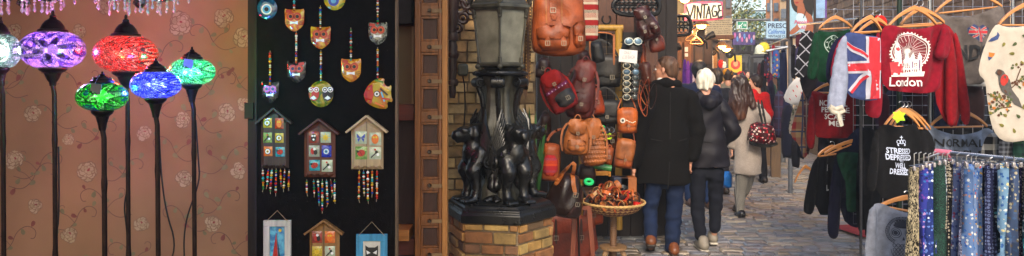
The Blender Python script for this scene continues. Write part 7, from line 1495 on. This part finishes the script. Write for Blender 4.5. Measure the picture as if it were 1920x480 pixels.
for i, (x, y, w_, h_) in enumerate(((1287, 88, 6, 9), (1287, 100, 6, 6))): boxthing('paper_note', ('upper', 'lower')[i]+' white note pinned on the panelled timber doors', 'note', x-w_/2, y, x+w_/2, y+h_, 9.3, .006, mat('c0bcb4', .7), bevel=0)
# graffiti VINTAGE sign
pl = Pl(1320, 9.0); root = thing('vintage_sign', 'pink and white board with hand drawn black VINTAGE lettering', 'sign', pl.p(1320, 40)); s = Surf(pl, [(1283, 6), (1310, 3), (1355, 3), (1356, 36), (1330, 39), (1282, 40)], .015, .004, smooth=0); mb = MB().use(mat('b04868', .6)); s.mesh(mb, .04); mb.build('board', root)
mb = MB(); wb = mat('c8ccc0', .6, 0, .08); decal(mb, s, chaikin([(1285, 10), (1300, 6), (1320, 8), (1340, 5), (1353, 7), (1352, 20), (1353, 32), (1336, 34), (1315, 37), (1300, 36), (1285, 37), (1288, 22)], 1), wb, .003, .05)
gk = mat('14181a', .6)
def stroke(pts, w0): 
    for (a, b), (c_, d) in zip(pts, pts[1:]): decal(mb, s, seg(a, b, c_, d, w0), gk, .006, .1); decal(mb, s, ell(c_, d, w0/2, n=8), gk, .0062, .1)
for pts, w0 in (([(1286, 12), (1290, 24), (1293, 34), (1297, 22), (1300, 10)], 3.4), ([(1303, 10), (1301, 34)], 3.4), ([(1306, 36), (1307, 12), (1313, 34), (1315, 10)], 3.0), ([(1314, 9), (1326, 9)], 2.8), ([(1320, 9), (1319, 34)], 3.2), ([(1323, 35), (1328, 12), (1332, 34)], 3.0), ([(1325, 25), (1331, 25)], 2.2), ([(1342, 12), (1337, 11), (1334, 20), (1336, 31), (1342, 30), (1343, 22), (1339, 22)], 2.8), ([(1352, 10), (1346, 11), (1348, 19), (1345, 26), (1346, 33), (1353, 31)], 3.0), ([(1346, 20), (1351, 20)], 2.4)): stroke(pts, w0)
mb.build('lettering', root, smooth=0)
# board with handwriting lines under the sign
pl = Pl(1350, 12.5); root = thing('writing_board', 'pale board covered in rows of small writing on a brown beam', 'board', pl.p(1350, 74)); mb = MB().use(mat('9c8c70', .7, 0, .15)); pl.box(1322, 34, 1373, 66, -.05, 0, mb); mb.build('panel', root)
fl = Flat(pl, 0); mb = MB(); rg = random.Random(6)
for j in range(7):
    x = 1325
    while x < 1368: l = rg.uniform(2, 6); decal(mb, fl, seg(x, 38+j*4+rg.uniform(-.4, .4)-(x-1325)*.0, x+l, 38+j*4+rg.uniform(-.6, .6), 1.0), mat('4c4030'), .003, .2); x += l+rg.uniform(.8, 1.8)
mb.build('written_lines', root, smooth=0); mb = MB().use(wood('5c3418', .5)); pl.box(1320, 66, 1374, 74, -.2, .08, mb); mb.build('beam', root, bevel=.008)
# lit lamps
def wall_lamp(label, x, y, D, s=1.0, energy=12, dx=-10):
    c = P(x, y, D); k = D/F; root = thing('wall_lamp', label, 'lamp', c-Vector((0, 0, .05)), 'lit lamps over the stalls'); e = Vector((0, 0, -1)); t = Vector((dx*k, 0, 10*k))
    MB().use(dkiron).tube([c+Vector((0, .02, .04*s)), c+t*.5+Vector((0, .05, 0)), c+t+Vector((0, .12, -.02))], .012*s, 6).build('bracket', root)
    MB().use(mat('a86c30', .4, .6)).lathe(c, [(.02*s, .07*s), (.05*s, .06*s), (.10*s, .0), (.095*s, -.005), (.04*s, .05*s)], 16).build('shade', root)
    MB().use(glow('ffb050', 14)).ball(c+Vector((0, 0, -.005)), (.06*s, .06*s, .045*s), 10, 6).build('bulb', root)
    li = bpy.data.lights.new('lamp_light', 'POINT'); li.energy = energy; li.color = (1, .55, .22); li.shadow_soft_size = .05; lo = bpy.data.objects.new('lamp_light', li); C.objects.link(lo); lo.parent = root; lo.location = Vector((0, -.04, -.06))
wall_lamp('lit orange lamp hanging just under the VINTAGE board', 1315, 47, 9.3, 1.1, 12); wall_lamp('small lit lamp by the brown beam, upper one of two', 1354, 86, 14, 1.3, 8); wall_lamp('small lit lamp below its twin near the brown beam', 1362, 91, 15, 1.5, 8); wall_lamp('lit lamp at the very top over the pierced arch panel', 1284, -2, 8.6, 1.0, 14)
for i, (x, y, D, lab) in enumerate(((1330, 68, 10, 'black spotlight on a bracket below the writing board'), (1266, 90, 8.8, 'black wrought bracket on the timber stall'))):
    MB().use(dkiron).tube([P(x-8, y+6, D), P(x, y, D), P(x+9, y-4, D)], [.02, .045, .05], 10).build('spotlight', None, lab, 'spotlight')
# iron arch shapes over the stalls
for i, (cx, cy, r, D) in enumerate(((1312, 78, 9, 10.5), (1336, 96, 7, 14), (1368, 102, 6, 18))):
    mb = MB().use(dkiron); k = D/F; mb.torus(P(cx, cy, D), r*k, 1.6*k, n=20, m=6); mb.torus(P(cx, cy, D), r*.55*k, 1.2*k, n=16, m=6); mb.tube([P(cx-r-6, cy-r*.6, D), P(cx, cy-r, D), P(cx+r+4, cy+2, D), P(cx+r+5, cy+14, D)], 2*k, 6); mb.build('iron_scroll', None, ('large', 'middle', 'small')[i]+' black iron scroll ornament over the receding stalls', 'ornament', 'iron scrolls over the stalls')
# hanging goods by the far stalls
for i, (x, y0, y1, w_, D, h, lab) in enumerate(((1334, 95, 150, 4, 14.5, 'c8c0b0', 'white scarf hanging on a far timber stall'), (1341, 92, 150, 4, 14.5, '8c6c4c', 'beige scarf hanging next to the far white one'), (1352, 112, 128, 5, 15, 'a01818', 'small red bag hung on a far stall'), (1346, 118, 160, 5, 16, '2c2c3c', 'dark garment under the small lit lamps'), (1357, 115, 128, 5, 15, 'b0b4b8', 'pale notice card hung beside the small red bag'))):
    gar('hanging_goods', lab, 'garment', [(x-w_, y0), (x+w_, y0+1), (x+w_*.9, y1), (x-w_, y1-1)], D, fabric(h), seed=90+i, group='goods on the far stalls', step=.05)
pl = Pl(1382, 22); root = thing('yellow_poster', 'yellow poster with a red round figure at the end of the street', 'poster', pl.p(1382, 140)); mb = MB().use(mat('c8a81c', .6, 0, .1)); pl.box(1366, 104, 1391, 136, -.05, 0, mb); mb.build('panel', root); mb = MB(); fl = Flat(pl, 0); decal(mb, fl, ell(1379, 121, 9), mat('b83424', .6), .01, .3); decal(mb, fl, ell(1379, 119, 4.5, 6), mat('c88c5c', .6), .02, .3); mb.build('round_figure', root, smooth=0)
# exit sign on its beam
pl = Pl(1391, 19); root = thing('exit_sign', 'green and white emergency exit sign with running figure hung across the street', 'sign', pl.p(1391, 56)); mb = MB().use(mat('c0c8c4', .4)); pl.box(1381.5, 39.5, 1401.5, 54.5, -.06, 0, mb); mb.build('panel', root)
mb = MB(); fl = Flat(pl, 0); gn = mat('0c7c5c', .4); wt = mat('d8e0dc', .4); decal(mb, fl, [(1383, 41), (1400, 41), (1400, 53), (1383, 53)], gn, .005, 1); 
for a in ((1386, 47, 1386, 52.5, 3.2), (1391, 45, 1388.5, 48, 1.3), (1388.5, 48, 1390.5, 50, 1.1), (1390.5, 50, 1390, 52.5, 1), (1388.5, 48, 1386, 50.5, 1.1), (1393, 47, 1398, 47, 1.3), (1396, 44.5, 1398.6, 47, 1.1), (1396, 49.5, 1398.6, 47, 1.1)): decal(mb, fl, seg(*a), wt, .01, 1)
decal(mb, fl, ell(1392, 43.6, 1), wt, .01, 1); mb.build('running_figure', root, smooth=0)
MB().use(mat('5a5c5c', .5)).tube([P(1376, 38, 19), P(1391, 37.5, 19), P(1440, 37, 19)], .03, 8).build('rail_beam', None, 'thin metal beam above the exit sign', 'beam')
for x in (1385, 1398): MB().use(steel).tube([P(x, 37.7, 19), P(x, 40, 19)], .01, 6).build('sign_hanger_rod', root)
# far buildings
gl = mat('8fa8b4', .25, .2, .15, 2); conc = mat('aab4b8', .7, 0, .15, 2, bump=.05)
def building(label, x0, y0, x1, D, dep, wallm, rows, cols, winm, roofm=None, yaw=0):
    pl = Pl((x0+x1)/2, D, -math.degrees(math.atan((x1-CX if x0 > 1400 else x0-CX)/F))); y1 = HY+CH*F/D; root = thing('building', label, 'building', (pl.p((x0+x1)/2, HY).x, D, 0), 'buildings beyond the market'); mb = MB().use(wallm); pl.box(x0, y0, x1, y1, -dep, 0, mb); mb.build('wall', root)
    yb = HY-4; 
    for r in range(rows):
        for c_ in range(cols):
            a = x0+(x1-x0)*(c_+.18)/cols; b = x0+(x1-x0)*(c_+.82)/cols; t_ = y0+(yb-y0)*(r+.25)/rows; u = y0+(yb-y0)*(r+.8)/rows; mb = MB().use(winm); pl.box(a, t_, b, u, .02, .06, mb); mb.build('window', root)
    mb = MB().use(roofm or conc); pl.box(x0-.5, y0-1.2, x1+.5, y0, -dep-.2, .2, mb); mb.build('parapet', root); return root
building('distant blue grey glass office block against the sky', 1386, 20, 1442, 75, 14, mat('9cb4bc', .5), 9, 8, mat('54808a', .2, .3, .1, bump=0)); building('low grey brown market hall closing the end of the street', 1366, 72, 1444, 34, 8, mat('8c8884', .8), 2, 7, mat('302c2c', .3))
building('tall warm brick building beyond the exit sign', 1436, -60, 1475, 26, 6, mat('a06c48', .85, 0, .25, 3), 7, 3, mat('48586c', .25)); building('beige stone building seen between the post and the portrait advert', 1462, -60, 1560, 21, 5, mat('9c8468', .85, 0, .25, 3), 6, 6, mat('4c5460', .25)); building('brown brick building rising over the timber stalls', 1290, -70, 1372, 27, 6, mat('6c5240', .85, 0, .25, 3), 7, 6, mat('3c4450', .25)); building('dark brick upper storey over the iron arch panels', 1170, -110, 1300, 13, 4, mat('8a7048', .85, 0, .4, 3), 4, 5, mat('4a4434', .35))
# purple stall goods far off
pl = Pl(1395, 27); mb = MB().use(mat('4c3c78', .6)); pl.box(1374, 60, 1416, 84, -.1, 0, mb); o = mb.build('stall_banner', None, 'hazy purple and pink banner across the far hall', 'banner'); mb = MB(); fl = Flat(pl, 0)
for i in range(9): decal(mb, fl, ell(1378+i*4.4, 66+(i*7) % 13, 2, 5), mat(('b85c98', '5c8cc8', 'c8a0b0')[i % 3], .6), .02, .5)
mb.build('banner_figures', o, smooth=0)
for i, (x0, x1, y, D, h) in enumerate(((1368, 1412, 96, 28, '4c4440'), (1404, 1442, 104, 25, '3c3a3c'))):
    q = Pl((x0+x1)/2, D); q = Pl((x0+x1)/2, D, -19); root = thing('market_canopy', ('brown canopy in front of the far hall', 'grey canopy beside the hanging scarves')[i], 'canopy', (q.p((x0+x1)/2, HY).x, D, 0)); mb = MB().use(mat(h, .8)); q.box(x0, y, x1, y+4, -.8, 0, mb); mb.build('roof', root)
    for x in (x0+2, x1-2): a = q.p(x, y+3, -.1); MB().use(mat('3a3a3a')).tube([a, Vector((a.x, a.y, 0))], .06, 8).build('pole', root)
# scaffold bars and rails near blue sign
for i, (a, b, D, r) in enumerate((((1436, 96), (1500, 84), 11, .02), ((1432, 74), (1480, 76), 12.8, .02), ((1446, 0), (1447, 140), 13, .03), ((1440, 88), (1478, 88), 12, .015))):
    MB().use(mat('9a9ea4', .4, .6)).tube([P(*a, D), P(*b, D)], r, 8).build('scaffold_bar', None, ('slanting bar below the blue lettered sign', 'level bar just under the blue lettered sign', 'upright pole crossing the blue lettered sign', 'lower level bar carrying the straw hats')[i], 'bar', 'scaffold bars by the blue sign')
for i, (x, y, h) in enumerate(((1426, 90, 'c8ccb8'), (1432, 86, 'c8b430'))):
    c = P(x, y, 12); mb = MB().use(mat(h, .8)); mb.lathe(c-Vector((0, 0, .1)), [(.10, 0), (.10, .06), (.085, .12), (.05, .155), (.005, .165)], 18); mb.lathe(c-Vector((0, 0, .105)), [(.12, 0), (.12, .012), (.09, .014)], 18); mb.build('hat', None, ('pale woven', 'yellow knitted')[i]+' hat hung on the lower scaffold bar', 'hat', 'hats for sale')
# far clothes row
far = [(1424, 118, 200, 5, 15, ('f', '2c1420'), 'maroon bag like bundle'), (1431, 112, 230, 6, 13.5, ('f', '14141c'), 'black jacket'), (1438, 92, 150, 5, 12, ('p', ('floral', ['2c1c30', 'a83040', '3c4c78', 'b08c50'], .6)), 'flower print scarf'), (1446, 150, 250, 7, 11, ('f', '1c1830'), 'indigo coat'), (1450, 84, 108, 3, 11.5, ('f', 'a01c28'), 'small red top'), (1455, 92, 150, 7, 11, ('p', ('floral', ['3858a0', 'c84830', 'd0a840', '3c8c98', '241c48'], .7)), 'bright multicoloured dress'), (1469, 92, 200, 7, 10.5, ('f', '141c38'), 'midnight blue coat'), (1462, 98, 190, 5, 11.5, ('f', '182838'), 'slate blue jacket'),
    (1462, 170, 262, 11, 9.5, ('p', ('plaid', ['1c1428', '3c2038', '2c3050'], .7)), 'plum and navy checked shawl'), (1478, 196, 300, 13, 8.6, ('f', '0d0f20'), 'bulky midnight coat with hanging sleeve'), (1492, 262, 316, 8, 8.2, ('f', '0c0c14'), 'black bundle of sleeves'), (1444, 136, 170, 5, 12.5, ('f', '4c1030'), 'magenta purse shaped top'), (1488, 84, 150, 5, 8.4, ('f', '0c0e16'), 'black narrow coat'), (1496, 88, 140, 5, 8.0, ('f', '2c2848'), 'violet grey cardigan'), (1503, 225, 300, 8, 7.2, ('f', '101018'), 'black trousers pair'),
    (1475, 180, 240, 7, 9.0, ('f', '1a1c3c'), 'royal blue sweatshirt'), (1436, 162, 240, 5, 14, ('f', '20202c'), 'charcoal fleece'), (1420, 150, 220, 4, 17, ('f', '48182c'), 'wine red cloth'), (1500, 60, 90, 8, 8.8, ('f', '3c1424'), 'burgundy blouse')]
for i, (x, y0, y1, w_, D, mm_, lab) in enumerate(far):
    m_ = fabric(mm_[1]) if mm_[0] == 'f' else pattern(*mm_[1][:2], mm_[1][2]); rg = random.Random(i); h_ = y1-y0
    gar('hanging_clothes', lab+(' on the far rail under the blue sign', ' beyond the white t-shirt on the street rail')[x > 1460], 'garment', [(x-w_*.4, y0), (x+w_*.4, y0), (x+w_, y0+h_*.14), (x+w_*1.05, y0+h_*.6), (x+w_*rg.uniform(.6, 1.1), y1), (x-w_*.2, y1-h_*.05), (x-w_*rg.uniform(.8, 1.1), y1-h_*rg.uniform(.02, .12)), (x-w_*1.05, y0+h_*.5), (x-w_, y0+h_*.14)], D, m_, seed=120+i, group='clothes on the far rail', fold=.02, step=.04, thick=.04)
for i, (a, b) in enumerate((((1428, 90, 14), (1500, 62, 8.4)), ((1500, 46, 8.2), (1606, 36, 5.2)))):
    MB().use(steel).tube([P(*a), P(*b)], .012, 8).build('clothes_rail', None, ('long chrome rail carrying the far clothes', 'chrome rail from the advert towards the green sweater')[i], 'clothes rail')
for i, (x, D, w_) in enumerate(((1440, 12.5, 8), (1456, 11, 10))):
    q = Pl(x, D); boxthing('stall_box', ('wooden crate below the flower print scarf', 'brown box on the ground behind the red jacket')[i], 'box', x-w_, 215, x+w_-2, 0, D, .5, wood('5c4630'), ground=True)
# trees
def tree(label, x, ytop, D, rad, n, cols, seed):
    rg = random.Random(seed); c = P(x, 148, D); top = P(x, ytop, D).z; root = thing('tree', label, 'tree', (c.x, c.y, 0), 'trees over the market'); cz = top-rad*.8
    mb = MB().use(wood('4c4034', .9)); mb.tube([Vector((c.x, c.y, 0)), Vector((c.x+.1, c.y, cz*.5)), Vector((c.x, c.y, cz))], [.28, .2, .1], 8)
    tips = []
    for _ in range(14):
        a, e = rg.uniform(0, 6.28), rg.uniform(-.2, 1.2); d = Vector((math.cos(a)*math.cos(e), math.sin(a)*math.cos(e), math.sin(e)))*rad*rg.uniform(.55, .95); s0 = Vector((c.x, c.y, cz*rg.uniform(.75, 1))); tips.append(s0+d); mb.tube([s0, s0+d*.5+Vector((0, 0, .1)), s0+d], [.07, .04, .015], 5)
    mb.build('trunk', root); mb = MB(); ms = [mat(h, .7, 0, .3, 3, bump=0) for h in cols]
    for _ in range(n):
        t = rg.choice(tips); p = t+Vector((rg.gauss(0, 1), rg.gauss(0, 1), rg.gauss(0, .8)))*rad*.2; s = rg.uniform(.06, .13); u = Vector((rg.uniform(-1, 1), rg.uniform(-1, 1), rg.uniform(-1, 1))).normalized(); v = u.orthogonal().normalized(); mb.use(rg.choice(ms)); mb.add([p-u*s, p+v*s*.6, p+u*s, p-v*s*.6], [(0, 1, 2, 3)])
    mb.build('crown', root, smooth=0)
tree('yellowing tree rising over the far hall', 1366, 0, 40, 1.7, 900, ('7c7c30', '9c8c34', '5c6c28'), 1); tree('sparse green tree above the writing board', 1350, -40, 33, 2.2, 1600, ('5c6c2c', '7c7c34', '4c5c28'), 2); tree('thin leafed tree near the warm brick building', 1424, 40, 46, 1.4, 700, ('6c7834', '8c8c3c'), 3)

mb = MB().use(mat('8c8c8c')); 
hz = G('haze_air'); hz.nt.nodes.remove(hz.b); v = hz.n('ShaderNodeVolumePrincipled', {'Color': (.82, .88, .95, 1), 'Density': .0045, 'Anisotropy': .3}); hz.link(v.outputs[0], hz.out.inputs['Volume'])
mb = MB().use(hz.m); mb.box((5, 29, 9.5), (60, 78, 21)); mb.build('haze', None, kind='stuff', smooth=0)
# ================================================================ camera, light, render settings
cam = bpy.data.cameras.new('camera'); co = bpy.data.objects.new('camera', cam); C.objects.link(co); SC.camera = co
co.location = (0, 0, CH); co.rotation_euler = (math.pi/2, 0, 0)
cam.sensor_width = 36; cam.lens = F/1920*36; cam.shift_y = (HY-240)/1920; cam.clip_end = 2000; cam.clip_start = .05
w = bpy.data.worlds.new('World'); SC.world = w; w.use_nodes = True
nt = w.node_tree; sky = nt.nodes.new('ShaderNodeTexSky'); sky.sky_type = 'NISHITA'; sky.sun_disc = False
EL, AZ = 38, 186
sky.sun_elevation = math.radians(EL); sky.sun_rotation = math.radians(AZ); sky.air_density = 1.2; sky.dust_density = 3
nt.links.new(sky.outputs[0], nt.nodes['Background'].inputs[0]); nt.nodes['Background'].inputs[1].default_value = .15
sun = bpy.data.lights.new('sun', 'SUN'); sun.energy = 1.5; sun.angle = math.radians(14); sun.color = (1, .86, .68)
so = bpy.data.objects.new('sun', sun); C.objects.link(so)
az = math.radians(AZ); el = math.radians(EL); d = Vector((math.sin(az)*math.cos(el), math.cos(az)*math.cos(el), math.sin(el)))
so.rotation_euler = d.to_track_quat('Z', 'Y').to_euler(); so.location = (0, 0, 20)
SC.view_settings.view_transform = 'Standard'; SC.view_settings.look = 'None'; SC.view_settings.gamma = 1; SC.view_settings.exposure = 1.15
SC.render.engine = 'CYCLES'; SC.cycles.use_denoising = True; SC.cycles.max_bounces = 6; SC.cycles.sample_clamp_indirect = 4
SC.cycles.transparent_max_bounces = 12
